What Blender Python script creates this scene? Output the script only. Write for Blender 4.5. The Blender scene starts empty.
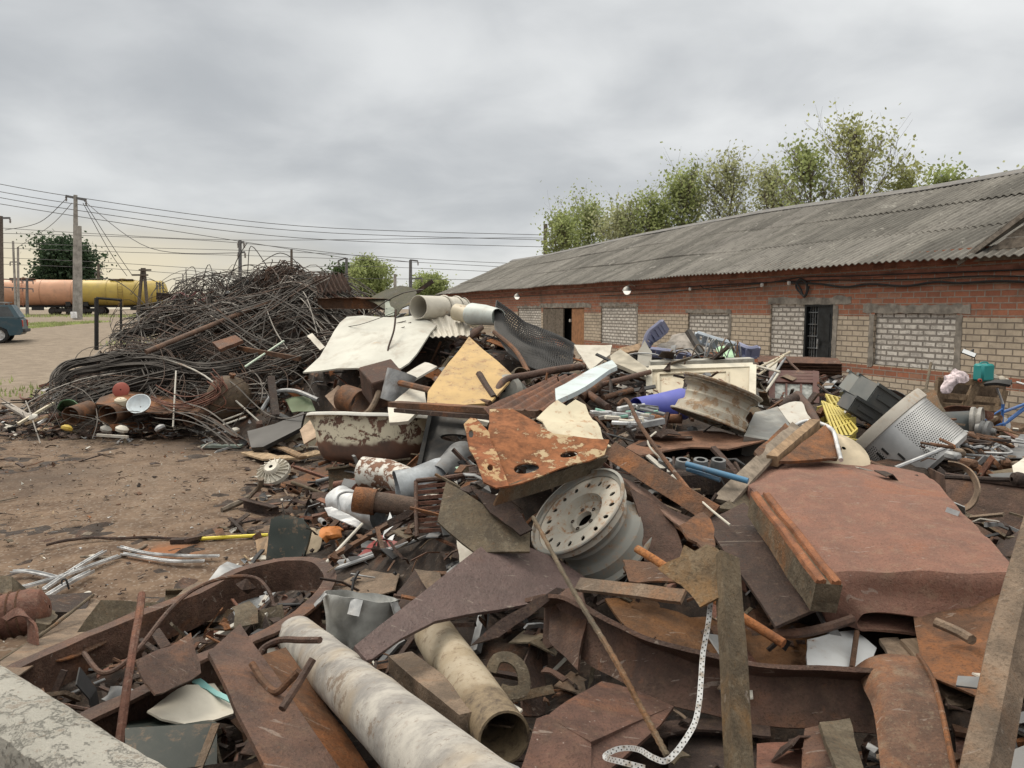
import bpy, bmesh, math, random
import numpy as np
from mathutils import Vector, Matrix, noise, geometry
R = math.radians
V = Vector
rnd = random.Random(7)
sc = bpy.context.scene
C = sc.collection
# ------------------------------------------------------------------ camera
F, CX, CY, HOR = 740.0, 512.0, 384.0, 309.0
PITCH = math.atan((CY - HOR) / F)
EYE = V((0, 0, 1.7))
cam_d = bpy.data.cameras.new('camera')
cam_d.sensor_width = 36.0
cam_d.lens = 36.0 * F / 1024.0
cam_d.clip_start = 0.05
cam_d.clip_end = 6000
cam = bpy.data.objects.new('camera', cam_d)
cam.location = EYE
cam.rotation_euler = (math.pi / 2 - PITCH, 0, 0)
C.objects.link(cam)
sc.camera = cam
# ------------------------------------------------------------------ exposure
sc.view_settings.view_transform = 'Standard'
sc.view_settings.look = 'None'
sc.view_settings.gamma = 1
sc.view_settings.use_curve_mapping = False
sc.view_settings.exposure = 0.52
# ------------------------------------------------------------------ light
SUN_EL, SUN_AZ = 52.0, -55.0      # azimuth from +Y towards +X
w = bpy.data.worlds.new('World')
sc.world = w
w.use_nodes = True
nt = w.node_tree
for n in list(nt.nodes):
    nt.nodes.remove(n)
def wn(t, **k):
    n = nt.nodes.new(t)
    for a, b in k.items():
        setattr(n, a, b)
    return n
def wmath(op, a, b=None, clamp=False):
    n = wn('ShaderNodeMath', operation=op, use_clamp=clamp)
    for i, x in enumerate((a, b)):
        if x is None: continue
        if isinstance(x, (int, float)): n.inputs[i].default_value = x
        else: nt.links.new(x, n.inputs[i])
    return n.outputs[0]
def wmap(x, a, b, c=0.0, d=1.0):
    n = wn('ShaderNodeMapRange', interpolation_type='SMOOTHSTEP')
    nt.links.new(x, n.inputs[0])
    for i, q in enumerate((a, b, c, d)): n.inputs[i + 1].default_value = q
    return n.outputs[0]
def wmix(f, a, b, mode='MIX'):
    n = wn('ShaderNodeMix', data_type='RGBA', blend_type=mode)
    for s, x in ((n.inputs[0], f), (n.inputs[6], a), (n.inputs[7], b)):
        if isinstance(x, (int, float)): s.default_value = x
        elif isinstance(x, tuple): s.default_value = x + (1,)
        else: nt.links.new(x, s)
    return n.outputs[2]
tc = wn('ShaderNodeTexCoord')
sep = wn('ShaderNodeSeparateXYZ')
nt.links.new(tc.outputs['Generated'], sep.inputs[0])
dx, dy, dz = sep.outputs
den = wmath('ADD', wmath('MAXIMUM', dz, 0.0), 0.24)
comb = wn('ShaderNodeCombineXYZ')
nt.links.new(wmath('DIVIDE', dx, den), comb.inputs[0])
nt.links.new(wmath('DIVIDE', dy, den), comb.inputs[1])
def wnoise(scale, detail, off, dist=0.0):
    m = wn('ShaderNodeMapping')
    m.inputs['Location'].default_value = off
    nt.links.new(comb.outputs[0], m.inputs[0])
    n = wn('ShaderNodeTexNoise')
    n.inputs['Scale'].default_value = scale
    n.inputs['Detail'].default_value = detail
    n.inputs['Distortion'].default_value = dist
    nt.links.new(m.outputs[0], n.inputs[0])
    return n.outputs[0]
big = wnoise(0.75, 3, (1.3, 4.0, 0), 0.2)
med = wnoise(2.4, 6, (5.2, 1.0, 0), 0.25)
cl = wmath('ADD', wmath('MULTIPLY', big, 0.62), wmath('MULTIPLY', med, 0.38))
cmask = wmap(cl, 0.36, 0.66)
cloud = wmix(cmask, (0.375, 0.388, 0.400), (0.600, 0.608, 0.606))
# brighter towards the right, darker over the left middle
cloud = wmix(wmap(dx, -0.5, 0.6), wmix(1.0, cloud, (0.92, 0.925, 0.93), 'MULTIPLY'), wmix(1.0, cloud, (1.08, 1.08, 1.08), 'MULTIPLY'))
# warm break in the cloud low in the west (left)
warm = wmath('MULTIPLY', wmap(dx, -0.12, -0.46), wmath('MULTIPLY', wmap(dz, 0.125, 0.03), wmap(wnoise(0.9, 4, (0.3, 8.0, 0)), 0.30, 0.56, 0.35, 1.0)))
cloud = wmix(warm, cloud, (0.66, 0.56, 0.36))
pale = wmath('MULTIPLY', wmap(dz, 0.11, 0.0), 0.45)
cloud = wmix(pale, cloud, (0.53, 0.52, 0.48))
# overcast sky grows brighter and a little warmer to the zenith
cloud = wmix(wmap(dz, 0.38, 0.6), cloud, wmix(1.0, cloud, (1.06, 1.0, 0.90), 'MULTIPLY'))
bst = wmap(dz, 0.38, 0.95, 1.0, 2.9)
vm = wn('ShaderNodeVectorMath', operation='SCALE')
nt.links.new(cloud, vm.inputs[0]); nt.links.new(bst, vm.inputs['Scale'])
sky = wn('ShaderNodeTexSky')
sky.sky_type = 'NISHITA'
sky.sun_disc = False
sky.sun_elevation = R(SUN_EL)
sky.sun_rotation = R(SUN_AZ)
bg1 = wn('ShaderNodeBackground'); bg1.inputs[1].default_value = 0.05
nt.links.new(sky.outputs[0], bg1.inputs[0])
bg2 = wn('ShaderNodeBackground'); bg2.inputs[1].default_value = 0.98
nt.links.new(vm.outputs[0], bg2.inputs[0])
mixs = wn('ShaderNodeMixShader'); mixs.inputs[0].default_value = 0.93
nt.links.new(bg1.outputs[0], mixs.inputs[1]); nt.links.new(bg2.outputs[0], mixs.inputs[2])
wo = wn('ShaderNodeOutputWorld')
nt.links.new(mixs.outputs[0], wo.inputs[0])
sun_d = bpy.data.lights.new('sun', 'SUN')
sun_d.energy = 1.5
sun_d.angle = R(20)
sun_d.color = (1.0, 0.90, 0.76)
sun = bpy.data.objects.new('sun', sun_d)
_el, _az = R(SUN_EL), R(SUN_AZ)
_dir = V((math.cos(_el) * math.sin(_az), math.cos(_el) * math.cos(_az), math.sin(_el)))
sun.rotation_euler = (-_dir).to_track_quat('-Z', 'Y').to_euler()
sun.location = (0, 0, 30)
C.objects.link(sun)
# ------------------------------------------------------------------ pixel -> world
_cp, _sp = math.cos(PITCH), math.sin(PITCH)
def ray(px, py):
    u = (px - CX) / F; v = (CY - py) / F
    return V((u, _cp + v * _sp, -_sp + v * _cp))
def P(px, py, d):
    r = ray(px, py)
    return EYE + r * (d / r.y)
def G(px, py, z):
    r = ray(px, py)
    return EYE + r * ((z - EYE.z) / r.z)
# ------------------------------------------------------------------ materials
_mats = {}
class NB:
    def __init__(s, name):
        s.m = bpy.data.materials.new(name); s.m.use_nodes = True
        s.t = s.m.node_tree
        s.b = s.t.nodes['Principled BSDF']
        s._c = None
    def n(s, t, **k):
        x = s.t.nodes.new(t)
        for a, b in k.items(): setattr(x, a, b)
        return x
    def l(s, a, b): s.t.links.new(a, b)
    def put(s, sock, x):
        if isinstance(x, (int, float)): sock.default_value = x
        elif isinstance(x, tuple): sock.default_value = x + (1,) if len(x) == 3 and len(sock.default_value) == 4 else x
        else: s.l(x, sock)
    def co(s):
        if s._c is None:
            tc = s.n('ShaderNodeTexCoord'); oi = s.n('ShaderNodeObjectInfo')
            sc_ = s.n('ShaderNodeVectorMath', operation='SCALE')
            cx = s.n('ShaderNodeCombineXYZ')
            for i in range(3): s.l(oi.outputs['Random'], cx.inputs[i])
            s.l(cx.outputs[0], sc_.inputs[0]); sc_.inputs['Scale'].default_value = 37.0
            ad = s.n('ShaderNodeVectorMath', operation='ADD')
            s.l(tc.outputs['Object'], ad.inputs[0]); s.l(sc_.outputs[0], ad.inputs[1])
            s._c = ad.outputs[0]
        return s._c
    def uv(s):
        return s.n('ShaderNodeTexCoord').outputs['UV']
    def mapping(s, vec, scale=(1, 1, 1), loc=(0, 0, 0)):
        m = s.n('ShaderNodeMapping'); s.l(vec, m.inputs[0])
        m.inputs['Scale'].default_value = scale; m.inputs['Location'].default_value = loc
        return m.outputs[0]
    def noise(s, scale, detail=4, rough=0.55, dist=0.0, vec=None, stretch=None, loc=(0, 0, 0)):
        vec = vec or s.co()
        vec = s.mapping(vec, stretch or (1, 1, 1), loc)
        x = s.n('ShaderNodeTexNoise')
        s.l(vec, x.inputs[0]); x.inputs['Scale'].default_value = scale
        x.inputs['Detail'].default_value = detail; x.inputs['Roughness'].default_value = rough
        x.inputs['Distortion'].default_value = dist
        return x.outputs[0]
    def voro(s, scale, feature='F1', vec=None, out=0):
        x = s.n('ShaderNodeTexVoronoi', feature=feature)
        s.l(vec or s.co(), x.inputs[0]); x.inputs['Scale'].default_value = scale
        return x.outputs[out]
    def ramp(s, fac, stops, mode='LINEAR'):
        x = s.n('ShaderNodeValToRGB'); s.l(fac, x.inputs[0])
        cr = x.color_ramp; cr.interpolation = mode
        while len(cr.elements) < len(stops): cr.elements.new(0.5)
        for e, (p, c) in zip(cr.elements, stops):
            e.position = p; e.color = (c, c, c, 1) if isinstance(c, (int, float)) else tuple(c) + (1,)
        return x.outputs[0]
    def mix(s, f, a, b, mode='MIX'):
        x = s.n('ShaderNodeMix', data_type='RGBA', blend_type=mode)
        s.put(x.inputs[0], f); s.put(x.inputs[6], a); s.put(x.inputs[7], b)
        return x.outputs[2]
    def math(s, op, a, b=None, clamp=False):
        x = s.n('ShaderNodeMath', operation=op, use_clamp=clamp)
        s.put(x.inputs[0], a)
        if b is not None: s.put(x.inputs[1], b)
        return x.outputs[0]
    def rng(s, x, a, b, c=0.0, d=1.0):
        n = s.n('ShaderNodeMapRange', interpolation_type='SMOOTHSTEP')
        s.l(x, n.inputs[0])
        for i, q in enumerate((a, b, c, d)): n.inputs[i + 1].default_value = q
        return n.outputs[0]
    def bump(s, h, strength=0.4, dist=0.01):
        x = s.n('ShaderNodeBump'); x.inputs['Strength'].default_value = strength; x.inputs['Distance'].default_value = dist
        s.l(h, x.inputs['Height']); s.l(x.outputs[0], s.b.inputs['Normal'])
    def out(s, col, rough=0.7, metal=0.0, spec=None):
        s.put(s.b.inputs['Base Color'], col); s.put(s.b.inputs['Roughness'], rough); s.put(s.b.inputs['Metallic'], metal)
        if spec is not None: s.b.inputs['Specular IOR Level'].default_value = spec
        return s.m
def sm(c, k): return tuple(min(1, x * k) for x in c)
def cached(f):
    def g(*a, **k):
        key = (f.__name__, a, tuple(sorted(k.items())))
        if key not in _mats: _mats[key] = f(*a, **k)
        return _mats[key]
    return g
@cached
def rust(base=(.118, .063, .038), hot=(.27, .11, .042), amt=0.38, dust=(.18, .12, .078), damt=0.30, rough=.8, scale=1.0, pale=0.0, lo=.58):
    b = NB('rusty_steel')
    n1 = b.noise(7.5 * scale, 9, .70, .3); n2 = b.noise(34 * scale, 7, .72, loc=(3, 1, 2)); n3 = b.noise(2.2 * scale, 5, .6, .8, loc=(7, 7, 1))
    c = b.mix(b.rng(n1, .35, .68), sm(base, lo), sm(base, 1.35 if lo < .7 else 1.15))
    c = b.mix(b.math('MULTIPLY', b.rng(n3, .60 - .25 * amt, .74 - .22 * amt), b.rng(n2, .32, .6, .25, 1.0)), c, hot)
    c = b.mix(b.math('MULTIPLY', b.rng(b.noise(14 * scale, 7, .7, loc=(1, 9, 4)), .5, .72), damt), c, dust)
    c = b.mix(b.math('MULTIPLY', b.rng(n2, .60, .72), .55), c, sm(base, .35))
    sc1 = b.noise(30 * scale, 3, .6, 1.6, stretch=(.16, 1.0, .5), loc=(2, 2, 2))
    c = b.mix(b.math('MULTIPLY', b.rng(sc1, .66, .69), .45), c, (.34, .29, .25))
    n4 = b.noise(120 * scale, 4, .7, loc=(6, 1, 1)); n5 = b.noise(55 * scale, 5, .75, .3, loc=(2, 8, 1))
    c = b.mix(b.math('MULTIPLY', b.rng(n4, .50, .66), .55), c, sm(base, .38))
    c = b.mix(b.math('MULTIPLY', b.rng(n5, .56, .66), damt * .9), c, dust)
    c = b.mix(b.math('MULTIPLY', b.rng(n5, .42, .34), .35), c, sm(hot, .9))
    if pale: c = b.mix(b.math('MULTIPLY', b.rng(b.voro(40 * scale), .0, .12, 1, 0), pale), c, (.5, .45, .4))
    b.bump(b.math('ADD', b.math('MULTIPLY', n1, .8), b.math('ADD', b.math('MULTIPLY', n2, 1.3), b.math('MULTIPLY', n4, .6))), .9, .007 / scale)
    return b.out(c, b.rng(n1, .3, .7, rough - .22, rough + .1), 0.08, .35)
@cached
def paint(col, rustc=(.14, .07, .045), amt=0.3, rough=.5, scale=1.0, dirt=.35, metal=0.0, chip=.6):
    b = NB('flaking_paint')
    n1 = b.noise(5 * scale, 9, .66, .3); n2 = b.noise(22 * scale, 8, .7, loc=(4, 2, 2)); n3 = b.noise(2.4 * scale, 4, .6, loc=(5, 5, 9))
    c = b.mix(b.rng(n3, .3, .7), sm(col, .86), sm(col, 1.06))
    c = b.mix(b.math('MULTIPLY', b.rng(n1, .45, .75), dirt), c, (.20, .165, .13))
    r = b.mix(b.rng(n2, .3, .7), sm(rustc, .55), sm(rustc, 1.7))
    m = b.math('ADD', b.math('MULTIPLY', n1, 1 - chip), b.math('MULTIPLY', n2, chip))
    t = .66 - .26 * amt
    mk = b.rng(m, t, t + .025)
    # rust bleeding round each chip
    c = b.mix(b.math('MULTIPLY', b.rng(m, t - .07, t + .01), .45), c, tuple(x * .4 + y * .6 for x, y in zip(col, (.34, .19, .10))))
    c = b.mix(mk, c, r)
    b.bump(b.math('SUBTRACT', b.math('MULTIPLY', n2, .4), b.math('MULTIPLY', mk, .5)), .5, .004 / scale)
    return b.out(c, b.math('ADD', b.math('MULTIPLY', mk, .3), rough), metal, .4)
@cached
def galv(col=(.34, .35, .36), dirt=.65, rough=.5, metal=.35, scale=1.0):
    b = NB('galvanised_metal')
    n1 = b.noise(7 * scale, 7, .62, .5); n2 = b.noise(45 * scale, 4, .6)
    c = b.mix(b.rng(n1, .35, .7), sm(col, .62), sm(col, 1.25))
    c = b.mix(b.math('MULTIPLY', b.rng(b.noise(9 * scale, 8, .7, .3, loc=(2, 5, 7)), .5, .72), dirt), c, (.17, .13, .10))
    b.bump(b.math('ADD', n1, b.math('MULTIPLY', n2, .3)), .3, .006 / scale)
    return b.out(c, b.rng(n1, .3, .7, rough - .12, rough + .2), metal)
@cached
def wood(col=(.27, .185, .115), scale=1.0, rough=.82):
    b = NB('weathered_wood')
    n1 = b.noise(9 * scale, 8, .72, .3, stretch=(2.6, .5, 1.6)); n2 = b.noise(40 * scale, 5, .7, .2, stretch=(2.6, .4, 1.6)); n3 = b.noise(3 * scale, 4, .6, loc=(3, 3, 3))
    c = b.mix(b.rng(n1, .3, .7), sm(col, .5), sm(col, 1.3))
    c = b.mix(b.math('MULTIPLY', b.rng(n3, .5, .75), .5), c, (.16, .14, .12))
    b.bump(b.math('ADD', n1, n2), .5, .004)
    return b.out(c, rough, 0, .25)
@cached
def plastic(col, rough=.45, dirt=.3, scale=1.0):
    b = NB('dusty_plastic')
    n1 = b.noise(6 * scale, 6, .62, .3)
    c = b.mix(b.math('MULTIPLY', b.rng(n1, .45, .72), dirt), col, (.22, .18, .15))
    b.bump(b.noise(18 * scale, 3), .15, .004)
    return b.out(c, b.rng(n1, .3, .7, rough - .08, rough + .2))
@cached
def flat(col, rough=.7, metal=0.0, var=.25, scale=8.0):
    b = NB('plain_surface')
    n1 = b.noise(scale, 6, .6)
    c = b.mix(b.rng(n1, .3, .7), sm(col, 1 - var), sm(col, 1 + var))
    b.bump(n1, .2, .005)
    return b.out(c, rough, metal, .4)
# ------------------------------------------------------------------ mesh helpers
def setprops(o, label, cat, group=None, kind=None):
    if label: o['label'] = label
    if cat: o['category'] = cat
    if group: o['group'] = group
    if kind: o['kind'] = kind
THINGS = []
def obj(name, vf, mats, label=None, cat=None, group=None, kind=None, parent=None, origin=None, sharp=38, uvs=None, mi=None, smooth=True):
    vs, fs = vf
    if not isinstance(vs, np.ndarray): vs = np.array([tuple(v) for v in vs], float)
    if origin is None:
        origin = V(((vs[:, 0].min() + vs[:, 0].max()) / 2, (vs[:, 1].min() + vs[:, 1].max()) / 2, vs[:, 2].min()))
        if parent is not None: origin = V(((vs[:, 0].min() + vs[:, 0].max()) / 2, (vs[:, 1].min() + vs[:, 1].max()) / 2, (vs[:, 2].min() + vs[:, 2].max()) / 2))
    origin = V(origin)
    me = bpy.data.meshes.new(name)
    me.from_pydata((vs - np.array(origin)).tolist(), [], fs)
    me.validate()
    if not isinstance(mats, (list, tuple)): mats = [mats]
    for m in mats: me.materials.append(m)
    if mi is not None and len(mi) == len(me.polygons): me.polygons.foreach_set('material_index', mi)
    if uvs is not None:
        ul = me.uv_layers.new(name='UVMap')
        for p in me.polygons:
            for li in p.loop_indices:
                ul.data[li].uv = uvs[me.loops[li].vertex_index]
    if smooth:
        me.polygons.foreach_set('use_smooth', [True] * len(me.polygons))
        me.set_sharp_from_angle(angle=R(sharp))
    else:
        me.polygons.foreach_set('use_smooth', [False] * len(me.polygons))
    me.update()
    o = bpy.data.objects.new(name, me)
    C.objects.link(o)
    if parent is not None:
        o.parent = parent
        o.location = origin - gloc(parent)
    else:
        o.location = origin
    setprops(o, label, cat, group, kind)
    if parent is None and label and not kind: THINGS.append(o)
    return o
def gloc(o):
    l = V(o.location)
    while o.parent is not None:
        o = o.parent; l += o.location
    return l
def empty(name, loc, label, cat, group=None, kind=None):
    o = bpy.data.objects.new(name, None)
    o.empty_display_size = .2
    C.objects.link(o); o.location = loc
    setprops(o, label, cat, group, kind)
    if not kind: THINGS.append(o)
    return o
def join(*vfs):
    vs, fs, n = [], [], 0
    for v, f in vfs:
        v = [tuple(q) for q in v]
        vs += v; fs += [tuple(i + n for i in q) for q in f]; n += len(v)
    return vs, fs
def xf(vf, M):
    return [tuple(M @ V(v)) for v in vf[0]], vf[1]
def smooth_path(pts, n=6, closed=False):
    pts = [V(p) for p in pts]
    if len(pts) < 3 and not closed: return [pts[0].lerp(pts[-1], i / n) for i in range(n + 1)]
    out = []; N = len(pts)
    rng_ = range(N) if closed else range(N - 1)
    for i in rng_:
        if closed: a, b_, c, d = pts[(i - 1) % N], pts[i], pts[(i + 1) % N], pts[(i + 2) % N]
        else: a, b_, c, d = pts[max(i - 1, 0)], pts[i], pts[i + 1], pts[min(i + 2, N - 1)]
        for k in range(n):
            t = k / n
            out.append(.5 * ((2 * b_) + (c - a) * t + (2 * a - 5 * b_ + 4 * c - d) * t * t + (3 * b_ - a - 3 * c + d) * t ** 3))
    if not closed: out.append(pts[-1])
    return out
def frames(path, up=None):
    n = len(path); out = []
    up = V(up) if up is not None else None
    prev = None
    for i in range(n):
        t = (path[min(i + 1, n - 1)] - path[max(i - 1, 0)])
        if t.length < 1e-9: t = V((0, 1, 0))
        t.normalize()
        if up is not None:
            s = t.cross(up)
            if s.length < 1e-4: s = t.cross(V((1, .3, .1)))
        else:
            if prev is None:
                s = t.cross(V((0, 0, 1)))
                if s.length < .1: s = t.cross(V((1, 0, 0)))
            else: s = prev - t * prev.dot(t)
            prev = s
        s.normalize(); u = s.cross(t).normalized()
        if up is None: prev = s
        out.append((t, s, u))
    return out
def sweep(path, prof, up=None, caps=True, scale=None, twist=0.0, wob=0.0, closed=False):
    """prof: closed 2D outline (side, up)."""
    path = [V(p) for p in path]
    fr = frames(path, up); m = len(prof); vs = []; fs = []
    for i, (p, (t, s, u)) in enumerate(zip(path, fr)):
        k = 1 if scale is None else (scale[0] + (scale[1] - scale[0]) * i / max(1, len(path) - 1))
        a = twist * i / max(1, len(path) - 1); ca, sa = math.cos(a), math.sin(a)
        for (x, y) in prof:
            x2, y2 = (x * ca - y * sa) * k, (x * sa + y * ca) * k
            q = p + s * x2 + u * y2
            if wob: q = q + noise.noise_vector(q * 9) * wob
            vs.append(q)
    n = len(path)
    for i in range(n - 1 + (1 if closed else 0)):
        for j in range(m):
            a, b_ = i * m + j, i * m + (j + 1) % m
            c, d = ((i + 1) % n) * m + (j + 1) % m, ((i + 1) % n) * m + j
            fs.append((a, b_, c, d))
    if caps and not closed:
        fs.append(tuple(range(m))[::-1]); fs.append(tuple((n - 1) * m + j for j in range(m)))
    return vs, fs
def circ(r, n=10): return [(r * math.cos(2 * math.pi * k / n), r * math.sin(2 * math.pi * k / n)) for k in range(n)]
def tube(path, r, n=8, **k): return sweep(path, circ(r, n), **k)
def pipe(path, r, wall=.008, n=20, wob=0.0, scale=None):
    """open-ended hollow pipe"""
    path = [V(p) for p in path]
    fr = frames(path); vs = []; fs = []; N = len(path)
    for w_ in (0, 1):
        for i, (p, (t, s, u)) in enumerate(zip(path, fr)):
            k = 1 if scale is None else (scale[0] + (scale[1] - scale[0]) * i / (N - 1))
            for (x, y) in circ((r - w_ * wall) * k, n):
                q = p + s * x + u * y
                if wob: q = q + noise.noise_vector(q * 7) * wob
                vs.append(q)
    o = N * n
    for i in range(N - 1):
        for j in range(n):
            j2 = (j + 1) % n
            fs.append((i * n + j, i * n + j2, (i + 1) * n + j2, (i + 1) * n + j))
            fs.append((o + i * n + j2, o + i * n + j, o + (i + 1) * n + j, o + (i + 1) * n + j2))
    for j in range(n):
        j2 = (j + 1) % n
        fs.append((j2, j, o + j, o + j2))
        e = (N - 1) * n
        fs.append((e + j, e + j2, o + e + j2, o + e + j))
    return vs, fs
def chan(wd, h, t=.007):      # C channel, web on the -side, flanges pointing +side
    return [(0, -h / 2), (wd, -h / 2), (wd, -h / 2 + t), (t, -h / 2 + t), (t, h / 2 - t), (wd, h / 2 - t), (wd, h / 2), (0, h / 2)]
def angle_(a, b_, t=.006): return [(0, 0), (a, 0), (a, t), (t, t), (t, b_), (0, b_)]
def rect(a, b_): return [(-a / 2, -b_ / 2), (a / 2, -b_ / 2), (a / 2, b_ / 2), (-a / 2, b_ / 2)]
def ibeam(a, h, t=.008): return [(-a/2,-h/2),(a/2,-h/2),(a/2,-h/2+t),(t/2,-h/2+t),(t/2,h/2-t),(a/2,h/2-t),(a/2,h/2),(-a/2,h/2),(-a/2,h/2-t),(-t/2,h/2-t),(-t/2,-h/2+t),(-a/2,-h/2+t)]
def box(c, size, rot=None, bev=0.0):
    """axis box; rot = Matrix 3x3; bev = chamfer"""
    sx, sy, sz = [q / 2 for q in size]
    bm = bmesh.new(); bmesh.ops.create_cube(bm, size=1)
    for v in bm.verts: v.co = V((v.co.x * sx * 2, v.co.y * sy * 2, v.co.z * sz * 2))
    if bev: bmesh.ops.bevel(bm, geom=list(bm.edges) + list(bm.verts), offset=bev, segments=1, affect='EDGES')
    M = rot.to_3x3() if rot is not None else Matrix.Identity(3)
    bm.verts.index_update()
    vs = [tuple(M @ v.co + V(c)) for v in bm.verts]; fs = [tuple(v.index for v in f.verts) for f in bm.faces]
    bm.free(); return vs, fs
def fitplane(pts):
    A = np.array([tuple(p) for p in pts]); c = A.mean(0)
    n = np.linalg.svd(A - c)[2][2]
    n = V(n); c = V(c)
    if n.dot(EYE - c) < 0: n = -n
    return c, n
def res_outline(pts, step):
    out = []
    for i in range(len(pts)):
        a, b_ = V(pts[i]), V(pts[(i + 1) % len(pts)])
        k = max(1, int((b_ - a).length / step))
        out += [a.lerp(b_, j / k) for j in range(k)]
    return out
def plate(outline, holes=(), t=.006, bend=0.0, step=None, off=0.0, jag=0.0, bfreq=3.0, curl=0.0):
    """flat piece of real thickness. outline: pixels (px,py) or (px,py,d); the plane is fitted through the points with depth (or through the heap surface)."""
    dp = [P(*q) for q in outline if len(q) == 3]
    if len(dp) < 3: dp = [S(q[0], q[1]) for q in outline]
    c, n = fitplane(dp)
    c = c + (EYE - c).normalized() * off
    def hit(px, py):
        r = ray(px, py); dn = r.dot(n)
        if abs(dn) < .03: dn = .03 if dn > 0 else -.03
        return EYE + r * ((c - EYE).dot(n) / dn)
    W = [hit(q[0], q[1]) for q in outline]
    H = [[hit(*q) for q in h] for h in holes]
    return plate_w(W, n, H, t, bend, step, jag, bfreq, curl)
def plate_w(W, n, H=(), t=.006, bend=0.0, step=None, jag=0.0, bfreq=3.0, curl=0.0):
    c = sum(W, V()) / len(W)
    e1 = (W[1] - W[0]); e1 = (e1 - n * e1.dot(n)).normalized(); e2 = n.cross(e1)
    to2 = lambda p: V(((p - c).dot(e1), (p - c).dot(e2)))
    o2 = [to2(p) for p in W]; h2 = [[to2(p) for p in h] for h in H]
    size = max((p - q).length for p in o2 for q in o2)
    if step is None: step = size / 9
    if bend or curl or jag: o2 = res_outline(o2, step)
    if jag: o2 = [p + V((noise.noise(V((p.x * 23, p.y * 23, 1.7))), noise.noise(V((p.x * 23, p.y * 23, 9.1))))) * jag for p in o2]
    vs = list(o2); ed = [(i, (i + 1) % len(o2)) for i in range(len(o2))]
    for h in h2:
        b0 = len(vs); vs += h; ed += [(b0 + i, b0 + (i + 1) % len(h)) for i in range(len(h))]
    if bend or curl:
        xs = [p.x for p in o2]; ys = [p.y for p in o2]
        x = min(xs) + step * .5
        while x < max(xs):
            y = min(ys) + step * .5
            while y < max(ys):
                q = V((x + rnd.uniform(-.2, .2) * step, y + rnd.uniform(-.2, .2) * step))
                if min((q - p).length for p in vs) > step * .35: vs.append(q)
                y += step
            x += step
    r = geometry.delaunay_2d_cdt(vs, ed, [], 0, 1e-7)
    v2, fs = r[0], r[2]
    def inside(p, poly):
        k = False; j = len(poly) - 1
        for i in range(len(poly)):
            a, b_ = poly[i], poly[j]
            if (a.y > p.y) != (b_.y > p.y) and p.x < (b_.x - a.x) * (p.y - a.y) / (b_.y - a.y) + a.x: k = not k
            j = i
        return k
    keep = []
    for f in fs:
        m = sum((v2[i] for i in f), V((0, 0))) / len(f)
        if inside(m, o2) and not any(inside(m, h) for h in h2): keep.append(f)
    seed = rnd.uniform(0, 50)
    def disp(p):
        d = 0
        if bend: d += bend * noise.noise(V((p.x * bfreq / max(size, .05) + seed, p.y * bfreq / max(size, .05), seed)))
        if curl: d += curl * ((p.x / size) ** 2 - (p.y / size) ** 2 * .4)
        return d
    top = [c + e1 * p.x + e2 * p.y + n * disp(p) for p in v2]
    bot = [q - n * t for q in top]
    N = len(v2); V3 = top + bot; F3 = []
    cnt = {}
    for f in keep:
        a = sum(((v2[f[i]].x - v2[f[0]].x) * (v2[f[(i + 1) % len(f)]].y - v2[f[0]].y) - (v2[f[(i + 1) % len(f)]].x - v2[f[0]].x) * (v2[f[i]].y - v2[f[0]].y)) for i in range(len(f)))
        f = list(f) if a > 0 else list(f)[::-1]
        F3.append(tuple(f)); F3.append(tuple(i + N for i in f[::-1]))
        for i in range(len(f)): cnt[(f[i], f[(i + 1) % len(f)])] = 1
    for (a, b_) in list(cnt):
        if (b_, a) not in cnt: F3.append((b_, a, a + N, b_ + N))
    return V3, F3
def loft(rows, nu=5, nv=5, closed=False, t=.006, wob=0.0, wf=4.0, lin=0.0):
    """rows of world points -> smooth sheet of thickness t"""
    def sp_(r, n, cl=False):
        q = smooth_path(r, n, cl)
        if not lin: return q
        m = len(r); L = [V(r[i // n % m]).lerp(V(r[(i // n + 1) % m]), (i % n) / n) if (cl or i < (m - 1) * n) else V(r[-1]) for i in range(len(q))]
        return [a.lerp(b_, lin) for a, b_ in zip(q, L)]
    rr = [sp_(r, nu, closed) for r in rows]
    cols = list(zip(*rr)); cc = [sp_(c, nv) for c in cols]
    g = list(zip(*cc)); h, w_ = len(g), len(g[0])
    g = [[V(p) + (noise.noise_vector(V(p) * wf) * wob if wob else V()) for p in r] for r in g]
    nrm = []
    for i in range(h):
        row = []
        for j in range(w_):
            a = g[min(i + 1, h - 1)][j] - g[max(i - 1, 0)][j]
            b_ = g[i][(j + 1) % w_ if closed else min(j + 1, w_ - 1)] - g[i][(j - 1) % w_ if closed else max(j - 1, 0)]
            n = a.cross(b_)
            row.append(n.normalized() if n.length > 1e-9 else V((0, 0, 1)))
        nrm.append(row)
    vs = [g[i][j] + nrm[i][j] * t / 2 for i in range(h) for j in range(w_)] + [g[i][j] - nrm[i][j] * t / 2 for i in range(h) for j in range(w_)]
    N = h * w_; fs = []
    W = w_ if closed else w_ - 1
    for i in range(h - 1):
        for j in range(W):
            j2 = (j + 1) % w_
            a, b_, c, d = i * w_ + j, i * w_ + j2, (i + 1) * w_ + j2, (i + 1) * w_ + j
            fs.append((d, c, b_, a)[::-1] if False else (a, b_, c, d)); fs.append((N + d, N + c, N + b_, N + a))
    for i in (0, h - 1):
        for j in range(W):
            j2 = (j + 1) % w_; a, b_ = i * w_ + j, i * w_ + j2
            fs.append((a, a + N, b_ + N, b_) if i == 0 else (b_, b_ + N, a + N, a))
    if not closed:
        for j in (0, w_ - 1):
            for i in range(h - 1):
                a, b_ = i * w_ + j, (i + 1) * w_ + j
                fs.append((b_, b_ + N, a + N, a) if j == 0 else (a, a + N, b_ + N, b_))
    return vs, fs
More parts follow.
